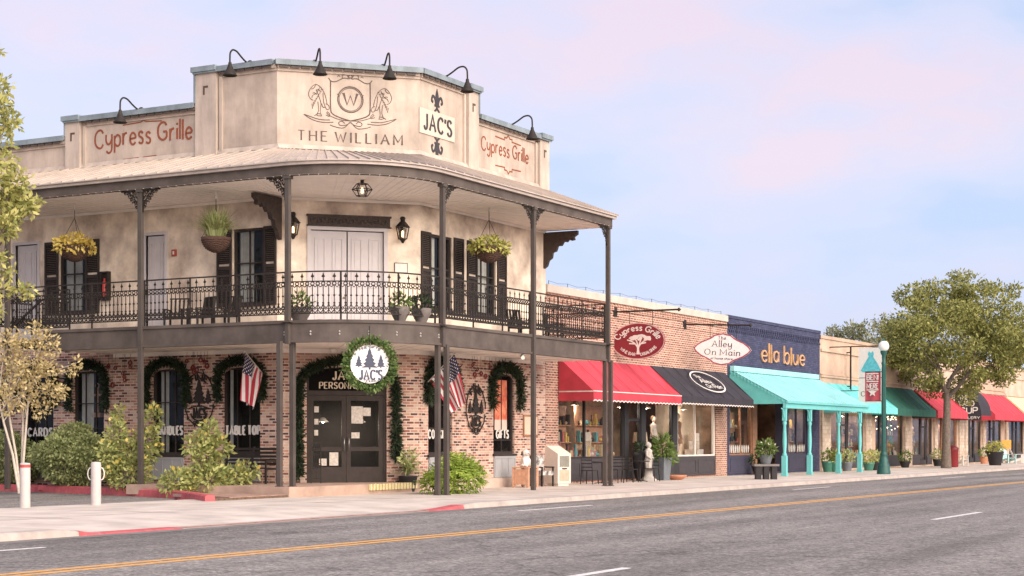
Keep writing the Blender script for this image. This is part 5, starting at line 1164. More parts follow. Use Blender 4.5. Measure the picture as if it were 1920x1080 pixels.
# iron hand rail by the entrance
hr = thing('iron_handrail', 'short ornate black iron handrail at the left of the entrance', 'railing', FC @ Vector((.9, -.9, .27)))
b = MB(FC); sA, sB, yy = pC(576, 860)[0] + .02, pC(603, 860)[0] - .12, -.55
b.bar((sA, yy, .27), (sA, yy, 1.42), .03); b.bar((sB, yy, .27), (sB, yy, 1.42), .03); b.bar((sA, yy, 1.42), (sB, yy, 1.42), .035); b.bar((sA, yy, .4), (sB, yy, .4), .025); b.bar((sA, yy, 1.1), (sB, yy, 1.1), .02)
for k in range(1, 5): s = sA + (sB - sA) * k / 5; b.bar((s, yy, .4), (s, yy, 1.1), .015)
for k in range(4):
    for z in (.75, 1.26): 
        c = (sA + (sB - sA) * (k + .5) / 4, z); b.tube([(c[0] + .06 * (1 - t / 18) * math.cos(t * .6), yy, c[1] + .1 * (1 - t / 18) * math.sin(t * .6)) for t in range(16)], .011, 4)
b.build('rail', IRON, hr)
# newspaper box
CRMB = mat('box_cream', (.70, .60, .52), .6, .06, 4)
p = onY(1046, 880, 25.35); nb = thing('newspaper_box', 'cream newspaper box with sloping lid in front of the brick pier', 'newspaper box', (p.x, 25.35, 0))
NF = frame((p.x, 25.35, 0), R(-18)); b = MB(NF); w_ = .30
b.add([(-w_, -.3, .08), (w_, -.3, .08), (w_, .3, .08), (-w_, .3, .08), (-w_, -.3, 1.05), (w_, -.3, 1.05), (w_, .25, 1.32), (-w_, .25, 1.32), (w_, .3, 1.28), (-w_, .3, 1.28)], [(0, 1, 5, 4), (4, 5, 6, 7), (1, 2, 8, 6, 5), (3, 0, 4, 7, 9), (6, 8, 9, 7), (2, 3, 9, 8), (0, 3, 2, 1)]); b.bx(-w_ - .02, w_ + .02, -.34, .32, 1.29, 1.325) if 0 else None
b.bx(-.24, .24, -.26, .26, 0, .079); b.build('box', CRMB, nb)
b = MB(NF); b.bx(-.22, .22, -.312, -.301, .62, .98); b.build('pane', GLASSD, nb); b = MB(NF); b.bx(-.22, .22, -.312, -.301, .16, .52); b.build('door_panel', mat('box_tan', (.50, .38, .28), .7, .15, 9), nb); b = MB(NF); b.bx(-.1, .1, -.33, -.301, .55, .585); b.build('handle', IRON, nb)
# wooden crate stand with a plush dog, and a low chair with patterned cushions
WDL = mat('pale_wood', (.55, .30, .19), .7, .22, 6)
p = onY(985, 880, 25.35); cr_ = thing('wooden_stand', 'open pale wood stand with a plush dog on it, left of the newspaper box', 'stand', (p.x, 25.35, 0)); CFm = Matrix.Translation((p.x, 25.35, 0))
b = MB(CFm)
for sx in (-.3, .3):
    for sy in (-.25, .25): b.bx(sx - .04, sx + .04, sy - .04, sy + .04, 0, .62)
b.build('leg_frame', WDL, cr_); b = MB(CFm)
for k in range(4): b.bx(-.36, .36, -.3 + k * .155, -.16 + k * .155, .62, .65)
b.build('top', WDL, cr_); b = MB(CFm); b.bx(-.345, -.34, -.2, .2, .1, .58); b.bx(-.2, .2, -.295, -.29, .1, .58); b.build('side_panel', WDL, cr_)
FURW = mat('plush_white', (.70, .65, .60), .95, .1, 20); FURB = mat('plush_brown', (.07, .045, .035), .95, .3, 20)
dg = thing('plush_dog', 'sitting white plush dog with dark ears on the pale wood stand', 'plush toy', (p.x, 25.35, .655)); DFm = Matrix.Translation((p.x, 25.35, .655)) @ Matrix.Rotation(R(-35), 4, 'Z')
b = MB(DFm); b.lathe([(.12, 0), (.16, .06), (.15, .2), (.10, .32), (.07, .36)], 12); b.ball((0, -.03, .43), .12, 10, 7); b.ball((0, -.13, .40), .065, 8, 5, (1, 1.2, .8))
for sx in (-1, 1): b.tube([(sx * .09, -.06, .24), (sx * .10, -.14, .1), (sx * .10, -.18, .02)], [.05, .045, .05], 7); b.ball((sx * .13, -.08, .05), .08, 8, 5, (1, 1.4, .7))
b.build('body', FURW, dg); b = MB(DFm)
for sx in (-1, 1): b.ball((sx * .12, -.01, .42), .05, 7, 5, (.5, .8, 1.6)); b.ball((sx * .045, -.125, .46), .014, 6, 4)
b.ball((0, -.205, .415), .022, 6, 4); b.build('ears', FURB, dg)
p = onY(1016, 880, 25.5); ch_ = thing('cushioned_chair', 'low dark chair with black and white cushions beside the newspaper box', 'chair', (p.x, 25.5, 0)); HFm = Matrix.Translation((p.x, 25.5, 0)) @ Matrix.Rotation(R(-15), 4, 'Z')
for sx in (-.26, .26):
    for sy in (-.25, .25): b = MB(HFm); b.bar((sx, sy, 0), (sx, sy, .6 if sy < 0 else 1.0), .045); b.build('leg', IRON, ch_)
CUSH = mat('patterned_cushion', (.42, .38, .36), .9, .85, 7, detail=2)
b = MB(HFm); b.bx(-.25, .25, -.28, .24, .36, .5); b.build('seat', CUSH, ch_); b = MB(HFm); b.bx(-.24, .24, .14, .24, .52, 1.0); b.build('backrest', CUSH, ch_); b = MB(HFm); b.bx(-.3, -.24, -.28, .27, .6, .64); b.bx(.24, .3, -.28, .27, .6, .64); b.build('armrest', IRON, ch_)
# cafe tables and chairs
def cafe_chair(loc, rot, label):
    root = thing('cafe_chair', label, 'chair', (0, 0, 0), 'black cafe chairs under the red awning')
    for sx in (-.2, .2):
        for sy in (-.2, .2): b = MB(); b.bar((sx * 1.15, sy * 1.15, 0), (sx, sy, .45), .025); b.build('leg', IRON, root)
    b = MB(); b.bx(-.22, .22, -.22, .22, .45, .475); b.build('seat', IRON, root)
    b = MB(); b.tube([(-.2, .2, .45), (-.2, .25, .9), (.2, .25, .9), (.2, .2, .45)], .014, 5)
    for k in range(3): b.bar((-.2, .215 + .012 * k, .58 + .12 * k), (.2, .215 + .012 * k, .58 + .12 * k), .02, .03)
    b.build('backrest', IRON, root)
    root.location = loc; root.rotation_euler = (0, 0, rot); return root
def cafe_table(loc, label):
    root = thing('cafe_table', label, 'table', (0, 0, 0), 'black cafe tables under the red awning')
    b = MB(); b.lathe([(.36, .72), (.37, .74), (.36, .755)], 20); b.build('tabletop', IRON, root); b = MB(); b.tube([(0, 0, .02), (0, 0, .72)], .03, 8)
    for k in range(4): b.bar((0, 0, .05), (.28 * math.cos(k * 1.571 + .6), .28 * math.sin(k * 1.571 + .6), .015), .03)
    b.build('pedestal', IRON, root); root.location = loc; return root
cafe_table((52.6, 25.25, 0), 'round black cafe table next to the newspaper box'); cafe_table((55.6, 25.2, 0), 'round black cafe table right of the corner post')
c0 = cafe_chair((51.7, 25.3, 0), R(90), 'black cafe chair closest to the newspaper box')
for loc, rz, lb in (((53.5, 25.2, 0), R(-90), 'black cafe chair left of the corner porch posts, facing the newspaper box'), ((54.75, 25.2, 0), R(90), 'black cafe chair partly behind the corner porch posts'), ((56.5, 25.15, 0), R(-90), 'black cafe chair closest to the white statue')): copy_tree(c0, None, loc, lb, rz)
# statue, planters
p = onY(1216, 880, 25.3); stt = thing('garden_statue', 'white stone statue of a draped standing figure between dark planters', 'statue', (p.x, 25.3, 0)); T = Matrix.Translation((p.x, 25.3, 0)); STW = mat('statue_stone', (.44, .40, .36), .85, .15, 6)
b = MB(T); b.lathe([(.30, 0), (.30, .07), (.24, .10), (.22, .16)], 14); b.build('base', STW, stt)
b = MB(T); b.lathe([(.20, .16), (.17, .3), (.13, .5), (.15, .68), (.17, .8), (.13, .93), (.16, 1.05), (.17, 1.12), (.08, 1.18), (.055, 1.22)], 14, sy=.8); b.ball((0, -.02, 1.30), .095, 10, 8, (.85, .95, 1.15)); b.ball((0, .03, 1.34), .10, 10, 6, (.95, .9, 1)); b.ball((0, -.11, 1.29), .02, 6, 4)
for sx in (-1, 1): b.tube([(sx * .16, 0, 1.10), (sx * .21, -.03, .92), (sx * .12, -.14, .82), (sx * .02, -.17, .86)], [.05, .045, .035, .03], 7)
for k in range(7): a = k * .9; b.tube([(.17 * math.cos(a), .14 * math.sin(a), .18), (.12 * math.cos(a + .1), .1 * math.sin(a + .1), .5), (.16 * math.cos(a + .2), .13 * math.sin(a + .2), .78)], .022, 5)
b.build('figure', STW, stt)
def planter(name, label, loc, prof, n, pm, blobs, lm, size, cat='planter', group=None, droop=.0, asp=.4, sq=False, seed=1):
    root = thing(name, label, cat, loc, group); T = Matrix.Translation(loc) @ (Matrix.Rotation(R(30), 4, 'Z') if sq else Matrix.Identity(4)); b = MB(T); b.lathe(prof, n, smooth=not sq); b.build('pot', pm, root)
    b = MB(Matrix.Translation(loc)); foliage(b, blobs, size, random.Random(seed), droop, asp); b.build('foliage', lm, root); return root
LGRN = leaf_mat('green_leaf', (.045, .09, .022), (.26, .34, .09)); LYEL = leaf_mat('yellow_green_leaf', (.20, .24, .05), (.66, .60, .18)); LPALE = leaf_mat('pale_leaf', (.20, .25, .08), (.62, .62, .30)); LDARK = leaf_mat('dark_leaf', (.012, .025, .012), (.06, .09, .035)); LFL = leaf_mat('white_flower', (.45, .42, .3), (.8, .75, .62)); LGOLD = leaf_mat('golden_leaf', (.50, .36, .06), (.85, .68, .22)); LPINK = leaf_mat('pink_flower', (.4, .1, .1), (.7, .35, .3))
SLATE = mat('slate_pot', (.14, .155, .17), .6, .2, 4); BPOT = mat('black_pot', (.022, .02, .022), .6, .2, 4); GPOT = mat('green_glazed_pot', (.05, .17, .12), .4, .2, 4); TERRA = mat('terracotta', (.50, .22, .13), .85, .15, 5)
p = onY(1243, 880, 25.35); planter('tall_planter', 'tall grey square planter of leafy stems right of the white statue', (p.x, 25.35, 0), [(.24, 0), (.36, .85), (.33, .86), (.30, .8)], 4, SLATE, [((0, 0, 1.2), (.38, .38, .45), 260), ((.15, -.1, .85), (.32, .32, .25), 90)], LGRN, .22, sq=True, droop=.2)
p = onY(1205, 880, 25.6); planter('urn_planter', 'dark round urn behind the white statue', (p.x + .25, 25.75, 0), [(.2, 0), (.3, .3), (.36, .9), (.3, 1.05), (.28, 1.0)], 14, BPOT, [((0, 0, 1.2), (.25, .25, .2), 90)], LDARK, .16)
p = onY(1264, 888, 25.3); tb = thing('terracotta_bowl', 'low terracotta bowl on the pavement right of the tall grey planter', 'bowl', (p.x, 25.2, 0)); b = MB(Matrix.Translation((p.x, 25.2, 0))); b.lathe([(.2, 0), (.36, .1), (.40, .18), (.36, .18), (.2, .06), (.0001, .05)], 18); b.build('bowl', TERRA, tb)
# stone bench carrying a potted white flower
p = onG(1436, 898, 0); p = onY(1436, 880, 22.5); sb = thing('stone_bench', 'small dark backless bench at the kerb in front of the blue shop', 'bench', (p.x, 22.5, 0)); T = frame((p.x, 22.5, 0), R(-60))
b = MB(T); b.bx(-.48, .48, -.24, .24, .50, .58); b.build('seat', mat('bench_grey', (.20, .18, .17), .8, .15, 6), sb)
for s in (-.3, .0, .3): b = MB(T); b.bx(s - .1, s + .1, -.2, .2, 0, .5); b.build('leg', BPOT, sb)
planter('potted_flower', 'grey pot of white flowers and big leaves standing on the small kerb bench', (p.x, 22.5, .585), [(.17, 0), (.26, .3), (.28, .36), (.25, .36), (.22, .3)], 14, SLATE, [((0, 0, .58), (.34, .34, .28), 260)], LGRN, .2)
o = bpy.data.objects['potted_flower']; b = MB(Matrix.Translation((p.x, 22.5, .585))); foliage(b, [((0, 0, .64), (.34, .34, .26), 70)], .12, random.Random(3), 0, .7); b.build('blossom', LFL, o)
# lamp post and banner
p = onG(1657, 889, 0); LX, LY = p.x, p.y; lp = thing('lamp_post', 'dark green fluted lamp post with a white globe at the kerb', 'street lamp', (LX, LY, 0)); T = Matrix.Translation((LX, LY, 0)); LPM = mat('lamp_green', (.022, .095, .080), .45, .15, 4)
b = MB(T); b.lathe([(.30, 0), (.30, .12), (.27, .18), (.27, .34), (.24, .42), (.20, .50), (.20, .62), (.16, .68), (.15, .82), (.17, .88), (.12, .96)], 16); b.build('base', LPM, lp)
b = MB(T); b.lathe([(.115, .9), (.10, 2.2), (.085, 4.8), (.11, 4.86), (.075, 4.95), (.085, 5.2), (.14, 5.32), (.15, 5.42)], 14)
for k in range(8): b.tube([(.105 * math.cos(k * .785), .105 * math.sin(k * .785), 1.0), (.083 * math.cos(k * .785), .083 * math.sin(k * .785), 4.7)], .014, 4)
b.build('pole', LPM, lp); zg = 1.5 + (HZ - 650) * ((LX * cs + LY * sn)) / F
b = MB(T); b.ball((0, 0, 5.62), .235, 16, 10, (1, 1, 1.05)); b.build('globe', mat('globe_white', (.78, .74, .70), .3, .03, 3), lp); b = MB(T); b.lathe([(.10, 5.85), (.04, 5.9), (.0001, 6.0)], 8); b.build('finial', LPM, lp)
y0, y1 = onX(1622, 725, LX).y, LY + .14; z0, z1 = onX(1636, 752, LX).z, onX(1636, 697, LX).z
bn_ = thing('street_banner', 'red street banner with a white star hung on the green lamp post', 'banner', (LX, (y0 + y1) / 2, z0)); PFm = blade(LX, (y0 + y1) / 2, 0); hw = (y0 - y1) / 2
b = MB(PFm); b.sheet([[(-hw + 2 * hw * k / 8, .03 * math.sin(k * 1.1), z) for k in range(9)] for z in (z0, (z0 + z1) / 2, z1)], True); bo = b.build('cloth', mat('banner_red', (.42, .07, .09), .8, .1, 6), bn_)
b = MB(PFm); text(b, 'BENI', -hw + .1, hw - .1, z1 - .36, .22, -.05, .16, None, 0, .008); text(b, 'MERE', -hw + .1, hw - .1, z1 - .74, .22, -.05, .16, None, 0, .008)
for zz in (z1 - .08, z1 - .43, z1 - .80): b.bx(-hw + .08, hw - .08, -.056, -.05, zz - .02, zz + .02)
st5 = [(.21 * (1 if k % 2 == 0 else .42) * math.sin(k * math.pi / 5), z0 + .38 + .21 * (1 if k % 2 == 0 else .42) * math.cos(k * math.pi / 5)) for k in range(10)]; b.prism(st5, -.056, -.05); b.build('banner_lettering', WHITE, bo)
b = MB(); b.bar((LX, LY, z1), (LX, y0, z1), .03); b.bar((LX, LY, z0), (LX, y0, z0), .03); b.build('banner_arm', IRON, bn_)
# far street things
p = onY(1786, 860, 23.6); rb_ = thing('red_bin', 'deep red cylindrical bin beside the roadside tree trunk', 'bin', (p.x, 23.6, 0)); T = Matrix.Translation((p.x, 23.6, 0)); b = MB(T); b.lathe([(.30, 0), (.32, .05), (.32, .95), (.34, .98)], 16); b.build('drum', mat('bin_red', (.22, .02, .025), .5, .1, 4), rb_); b = MB(T); b.lathe([(.345, .98), (.33, 1.06), (.16, 1.2), (.0001, 1.22)], 16); b.build('lid', mat('bin_lid', (.14, .016, .02), .5), rb_)
p = onY(1866, 860, 23.0); planter('big_pot', 'big black pot of yellow flowers beyond the roadside tree', (p.x, 23.0, 0), [(.34, 0), (.5, .75), (.54, .82), (.5, .82), (.46, .75)], 16, BPOT, [((0, 0, 1.0), (.55, .55, .35), 300), ((0, 0, 1.2), (.4, .4, .3), 60)], LYEL, .16)
def lounge_chair(loc, rot, m, label):
    root = thing('adirondack_chair', label, 'chair', (0, 0, 0), 'adirondack chairs by the far shops')
    b = MB()
    for k in range(4): b.bx(-.27, .27, -.3 + k * .15, -.17 + k * .15, .34 - k * .03, .36 - k * .03)
    b.build('seat', m, root); b = MB()
    for k in range(5): b.bar((-.24 + k * .12, .2, .28), (-.28 + k * .14, .5, 1.0 - .05 * abs(k - 2)), .1, .025)
    b.build('backrest', m, root)
    for sx in (-.34, .34):
        b = MB(); b.bx(sx - .07, sx + .07, -.4, .35, .56, .585); b.build('armrest', m, root); b = MB(); b.bx(sx - .03, sx + .03, -.36, -.26, 0, .56); b.build('leg', m, root); b = MB(); b.bar((sx, -.3, .32), (sx, .5, .05), .04, .1); b.build('leg', m, root)
    root.location = loc; root.rotation_euler = (0, 0, rot); return root
p = onY(1890, 860, 24.2); lounge_chair((p.x, 24.2, 0), R(-30), mat('aqua_paint', (.42, .62, .60), .6), 'pale aqua adirondack chair under the pinkish red awning'); p = onY(1908, 865, 24.0); lounge_chair((p.x, 24.0, 0), R(20), WHITE, 'white adirondack chair beyond the big black pot'); p = onY(1800, 865, 24.6); lounge_chair((p.x, 24.6, 0), R(-10), WHITE, 'white adirondack chair right beside the red bin')
p = onY(1887, 835, 24.9); sa = thing('pavement_sign', 'orange sign board on a stand under the pinkish red awning', 'sign', (p.x, 24.9, 0)); SFm = frame((p.x, 24.9, 0), R(-45)); b = MB(SFm); b.bx(-.35, .35, -.02, .02, .9, 1.5); b.build('board', mat('orange_board', (.60, .28, .05), .6, .2, 8), sa); b = MB(SFm); b.bar((-.3, 0, 0), (-.3, 0, .9), .04); b.bar((.3, 0, 0), (.3, 0, .9), .04); b.build('stand', IRON, sa)
for i, (px, yy, h, pm, lm, lb) in enumerate(((1552, 25.2, .5, GPOT, LGRN, 'green glazed pot of foliage left of the third turquoise post'), (1566, 24.9, .42, GPOT, LYEL, 'squat green pot with bright foliage behind the turquoise posts'), (1588, 25.1, .45, SLATE, LPALE, 'grey pot of pale foliage between the last two turquoise posts'), (1629, 24.5, .4, GPOT, LYEL, 'pot of yellowish foliage left of the lamp post'), (1641, 24.4, .45, BPOT, LPALE, 'dark pot of pale foliage close behind the lamp post'), (1422, 25.7, .4, BPOT, LDARK, 'dark pot of leaves by the wood pier of the blue shop'), (1697, 25.4, .35, BPOT, LGRN, 'small dark pot of leaves under the green awning'), (1758, 25.3, .4, BPOT, LPALE, 'dark pot of pale leaves left of the tree trunk'), (1845, 25.2, .45, TERRA, LGRN, 'terracotta pot of leaves under the pinkish red awning'))):
    p = onY(px, 860, yy); planter('potted_plant', lb, (p.x, yy, 0), [(.2, 0), (.28, h * .8), (.30, h), (.26, h), (.24, h * .8)], 12, pm, [((0, 0, h + .25), (.36, .36, .32), 170)], lm, .17, group='potted plants along the shop fronts', seed=i, droop=.1)
# shop window figures and goods
def mannequin(x, y, z0, label, dm, pants=None, h=1.62, rot=0):
    root = thing('shop_mannequin', label, 'mannequin', (x, y, z0), 'mannequins in the shop windows'); T = Matrix.Translation((x, y, z0)) @ Matrix.Rotation(rot, 4, 'Z') @ Matrix.Scale(h / 1.75, 4); SK = mat('mannequin_skin', (.75, .58, .48), .6, .06, 5)
    b = MB(T)
    for sx in (-1, 1):
        b.tube([(sx * .08, 0, .9), (sx * .09, -.01, .5), (sx * .085, .02, .1), (sx * .085, .0, .03)], [.085, .06, .038, .035], 8); b.ball((sx * .085, -.07, .03), .05, 8, 5, (.8, 1.8, .6)); b.tube([(sx * .19, 0, 1.38), (sx * .23, .0, 1.12), (sx * .22, -.08, .9), (sx * .21, -.11, .82)], [.048, .04, .032, .03], 7); b.ball((sx * .21, -.12, .78), .04, 7, 5, (.6, .9, 1.3))
    b.lathe([(.16, .84), (.17, .95), (.12, 1.1), (.15, 1.28), (.17, 1.38), (.07, 1.45), (.05, 1.52)], 14, sy=.68); b.ball((0, -.01, 1.63), .105, 12, 9, (.82, .95, 1.2)); b.ball((0, -.11, 1.62), .018, 6, 4); b.build('body', SK, root)
    b = MB(T); b.lathe([(.235 if not pants else .2, .55 if not pants else .82), (.19, .9), (.145, 1.1), (.18, 1.3), (.185, 1.39), (.09, 1.455)], 16, sy=.75); b.build('dress', dm, root)
    if pants: b = MB(T); [b.tube([(sx * .085, 0, .92), (sx * .095, -.005, .5), (sx * .09, .02, .14)], [.11, .085, .06], 8) for sx in (-1, 1)]; b.build('trousers', pants, root)
    b = MB(T); b.ball((0, .03, 1.67), .11, 10, 7, (.9, .9, 1.1)); b.build('wig', mat('wig_brown', (.16, .09, .05), .8, .2, 9), root)
D = lambda n_, c: mat('cloth_' + n_, c, .9, .2, 9)
mannequin(60.2, RWY + .5, .8, 'mannequin in a white top and dark trousers behind the tall grey planter', D('white', (.60, .52, .47)), D('black', (.03, .028, .028))); mannequin(62.6, RWY + .5, .8, 'mannequin in a brown dress against the cream backdrop', D('brown', (.26, .14, .09)), h=1.75); mannequin(61.95, RWY + .45, .8, 'smaller mannequin in dark green beside the white window frame', D('dark_green', (.03, .05, .04)), D('tan', (.4, .3, .2)), h=1.4)
mannequin(67.8, RWY + .8, .8, 'mannequin in a cream dress in the wood framed window', D('cream', (.6, .48, .36)), h=1.55); mannequin(75.3, RWY + .8, .8, 'mannequin in a pink top behind the turquoise posts', D('pink', (.45, .2, .2)), D('grey', (.25, .24, .25)), h=1.55); mannequin(89.9, RWY + .8, .6, 'mannequin in an orange dress under the green awning', D('orange', (.55, .24, .08)), h=1.7); mannequin(98.0, RWY + .8, .6, 'mannequin in a spotted black dress left of the tree trunk', D('spots', (.2, .18, .17)), h=1.7); mannequin(82.0, RWY + .8, .6, 'mannequin in a long pale dress under the light teal awning', D('pale', (.5, .45, .4)), h=1.7); mannequin(113.8, RWY + .8, .6, 'mannequin in a teal dress under the pinkish red awning', D('teal', (.15, .4, .4)), h=1.65)
lmp = thing('table_lamp', 'table lamp with a cream shade in the window left of the white topped mannequin', 'lamp', (58.95, RWY + .5, .8)); b = MB(Matrix.Translation((58.95, RWY + .5, .8))); b.lathe([(.12, 0), (.05, .05), (.1, .3), (.03, .55), (.03, .62)], 12); b.build('base', TERRA, lmp); b = MB(Matrix.Translation((58.95, RWY + .5, .8))); b.lathe([(.30, .6), (.25, 1.0)], 16); b.build('lamp_shade', D('shade', (.62, .46, .32)), lmp)
r_ = random.Random(11)
GC = [(.5, .12, .1), (.55, .4, .12), (.2, .35, .4), (.6, .55, .5), (.35, .2, .35), (.1, .2, .15), (.6, .3, .25), (.25, .15, .1)]
spots = [(80.8, 'leftmost under the teal awning'), (84.6, 'near the limestone pier under the teal awning'), (85.3, 'touching the limestone pier under the teal awning'), (88.6, 'at the start of the green awning'), (91.4, 'in the middle of the green awning window'), (92.6, 'at the end of the green awning window'), (95.9, 'at the start of the second red awning'), (96.9, 'under the middle of the second red awning'), (101.4, 'just beyond the tree trunk'), (104.6, 'below the black quarter round awning'), (108.3, 'in the dark window below the white words'), (110.9, 'beside the stone pier under the third red awning'), (116.5, 'at the end of the third red awning'), (120.3, 'in the first cream awning window'), (71.2, 'in the recessed entrance of the blue shop')]
CN = ['red', 'mustard', 'blue grey', 'off white', 'plum', 'dark green', 'coral', 'brown']
for i, (x, where) in enumerate(spots):
    y = RWY + r_.uniform(.5, 1.0); k = i % 8; z0 = 2.45; root = thing('hanging_garment', f'{CN[k]} garment hanging {where}', 'garment', (x, y, z0), 'garments hanging in the shop windows'); T = Matrix.Translation((x, y, z0)) @ Matrix.Rotation(r_.uniform(-.6, .6), 4, 'Z')
    b = MB(T); rr = []
    for z, w_ in ((0, .05), (-.05, .2), (-.1, .24), (-.35, .17), (-.6, .2), (-1.2, .32)): rr.append([(w_ * math.cos(a * .393) * (1 + .06 * math.sin(a * 3)), .35 * w_ * math.sin(a * .393), z) for a in range(17)])
    b.sheet(rr, True); b.build('cloth', mat('garment_' + CN[k].replace(' ', '_'), GC[k], .9, .35, 8), root); b = MB(T); b.tube([(-.2, 0, -.03), (0, 0, .04), (.2, 0, -.03)], .01, 4); b.tube([(0, 0, .04), (0, 0, .3), (.03, 0, .34)], .008, 4); b.build('hanger', IRON, root)
for i, (x, z, m_, lb) in enumerate(((51.9, .8, 'box', 'stack of parcels in the window behind the newspaper box'), (54.3, .8, 'box', 'stack of parcels in the window behind the corner porch posts'), (64.4, .8, 'box', 'white covered stand on the cream backdrop right of the brown dressed mannequin'))):
    root = thing('window_display', lb, 'display', (x, RWY + .5, z)); T = Matrix.Translation((x, RWY + .55, z))
    for k in range(3): b = MB(T @ Matrix.Rotation(k * .4, 4, 'Z')); w_ = .34 - .08 * k; b.bx(-w_, w_, -w_ * .8, w_ * .8, k * .33, k * .33 + .32); b.build('parcel', [D('white', 0), D('pink', 0), D('cream', 0)][(k + i) % 3] if i < 2 else D('white', 0), root)
def goods(x0, x1, z0, label, seed, cols=None):
    r2 = random.Random(seed); y = RWY + .35; root = thing('window_display', label, 'display', ((x0 + x1) / 2, y, z0), 'displays of goods in the shop windows'); T = Matrix.Translation((0, y, z0)); b = MB(T)
    b.bx(x0, x1, -.18, .5, .0, .12); b.bx(x0 + .1, x1 - .1, .3, .34, .12, 1.9)
    for k in (1, 2): b.bx(x0 + .1, x1 - .1, .1, .3, .6 * k, .6 * k + .03)
    b.build('stand', WDL, root); GM = [D('white', 0), D('gold', (.6, .42, .12)), D('rose', (.5, .15, .14)), D('sea', (.14, .35, .38)), D('dark', (.05, .04, .045)), D('straw', (.55, .42, .26))]
    b = MB(T)
    for lv, yy in ((.12, -.05), (.12, .15), (.63, .2), (1.23, .2)):
        x = x0 + .15
        while x < x1 - .15:
            w_ = r2.uniform(.06, .2); h = r2.uniform(.12, .45); b.cm = r2.randrange(6); t = r2.random()
            if t < .4: b.bx(x, x + w_, yy - .07, yy + .06, lv, lv + h)
            elif t < .75: b.lathe([(w_ * .3, 0), (w_ * .5, h * .3), (w_ * .2, h * .7), (w_ * .3, h)], 8, (x + w_ / 2, yy, lv))
            else: b.ball((x + w_ / 2, yy, lv + w_ / 2), w_ / 2, 8, 6)
            x += w_ + r2.uniform(.01, .1)
    b.build('goods', GM, root)
for i, (xa, xb, z0, lb) in enumerate(((51.4, 53.1, .8, 'crowded shelf of gifts in the window behind the newspaper box'), (53.6, 56.2, .8, 'crowded shelf of gifts in the window behind the cafe tables'), (67.2, 69.3, .8, 'shelf of small goods in the wood framed window of the blue shop'), (74.5, 76.7, .8, 'shelf of small goods behind the second and third turquoise posts'), (80.5, 82.3, .55, 'shelf of small goods left of the door under the teal awning'), (83.6, 85.7, .55, 'shelf of small goods right of the door under the teal awning'), (90.6, 93.0, .55, 'shelf of small goods under the right half of the green awning'), (95.5, 97.4, .55, 'shelf of small goods left of the tree trunk'), (100.8, 102.0, .55, 'shelf of small goods right behind the tree trunk'), (103.5, 105.2, .55, 'shelf of small goods below the black quarter round awning'), (108.0, 109.2, .55, 'shelf of goods at the near end of the pinkish red awning'), (113.2, 115.0, .55, 'shelf of goods behind the big black pot'))): goods(xa, xb, z0, lb, i)
# lit pendant lamps behind the entrance doors, and added ones inside the shops
BULB = bpy.data.materials.new('lamp_glow'); BULB.use_nodes = True; bb_ = BULB.node_tree.nodes['Principled BSDF']; bb_.inputs['Emission Color'].default_value = (1, .78, .55, 1); bb_.inputs['Emission Strength'].default_value = 1.2
def pendant(p, drop, label, w_=9):
    p = Vector(p); root = thing('pendant_lamp', label, 'lamp', p, 'lit pendant lamps inside the shops'); T = Matrix.Translation(p)
    b = MB(T); b.tube([(0, 0, .1), (0, 0, drop)], .008, 4); b.build('cord', IRON, root); b = MB(T); b.lathe([(.02, .12), (.06, .10), (.17, -.02), (.165, -.02), (.05, .08)], 14); b.build('lamp_shade', CRMB, root)
    b = MB(T); b.ball((0, 0, -.01), .045, 8, 6); b.build('bulb', BULB, root)
    l = bpy.data.lights.new('bulb_light', 'POINT'); l.energy = w_; l.color = (1, .84, .68); l.shadow_soft_size = .12; o = bpy.data.objects.new('bulb_light', l); COL.objects.link(o); o.parent = root; o.location = (0, 0, -.13)
for s_, lb in ((1.45, 'lit pendant lamp behind the left leaf of the entrance doors'), (2.55, 'lit pendant lamp behind the right leaf of the entrance doors')): pendant(FC @ Vector((s_, .75, 2.05)), 1.4, lb, 7)
for x, lb in ((53.6, 'added pendant fill lamp over the gift shelves of the brick shop'), (57.4, 'added pendant fill lamp behind the glass door of the brick shop'), (59.8, 'added pendant fill lamp over the white topped mannequin'), (63.4, 'added pendant fill lamp in front of the cream backdrop'), (68.2, 'added pendant fill lamp in the wood framed window'), (75.6, 'added pendant fill lamp in the window behind the turquoise posts'), (81.5, 'added pendant fill lamp at the start of the teal awning'), (84.8, 'added pendant fill lamp before the stone pier of the teal awning'), (90.6, 'added pendant fill lamp under the green awning'), (97.3, 'added pendant fill lamp under the second red awning'), (103.2, 'added pendant fill lamp just past the tree trunk'), (109.8, 'added pendant fill lamp at the start of the pinkish red awning'), (115.0, 'added pendant fill lamp under the pinkish red awning')): pendant((x, RWY + (.62 if x < 80 else .8), 2.75), .5, lb, 8 if x < 80 else 13)  # lamps added to brighten the shop interiors
sl_ = thing('string_lights', 'warm string of small lights glowing in the window under the green awning', 'string lights', (90.5, RWY + .4, 2.9)); r_ = random.Random(15); pts = []
for k in range(70): pts.append((88.3 + 4.8 * k / 69, RWY + .25 + .25 * r_.random(), 2.95 - r_.random() * (.9 if k % 2 else .25)))
b = MB(); b.tube(pts, .006, 4); b.build('cable', IRON, sl_)
SG = bpy.data.materials.new('string_glow'); SG.use_nodes = True; q_ = SG.node_tree.nodes['Principled BSDF']; q_.inputs['Emission Color'].default_value = (1, .66, .36, 1); q_.inputs['Emission Strength'].default_value = 2.0
b = MB(); [b.ball(p_, .028, 6, 4) for p_ in pts]; b.build('bulb', SG, sl_)
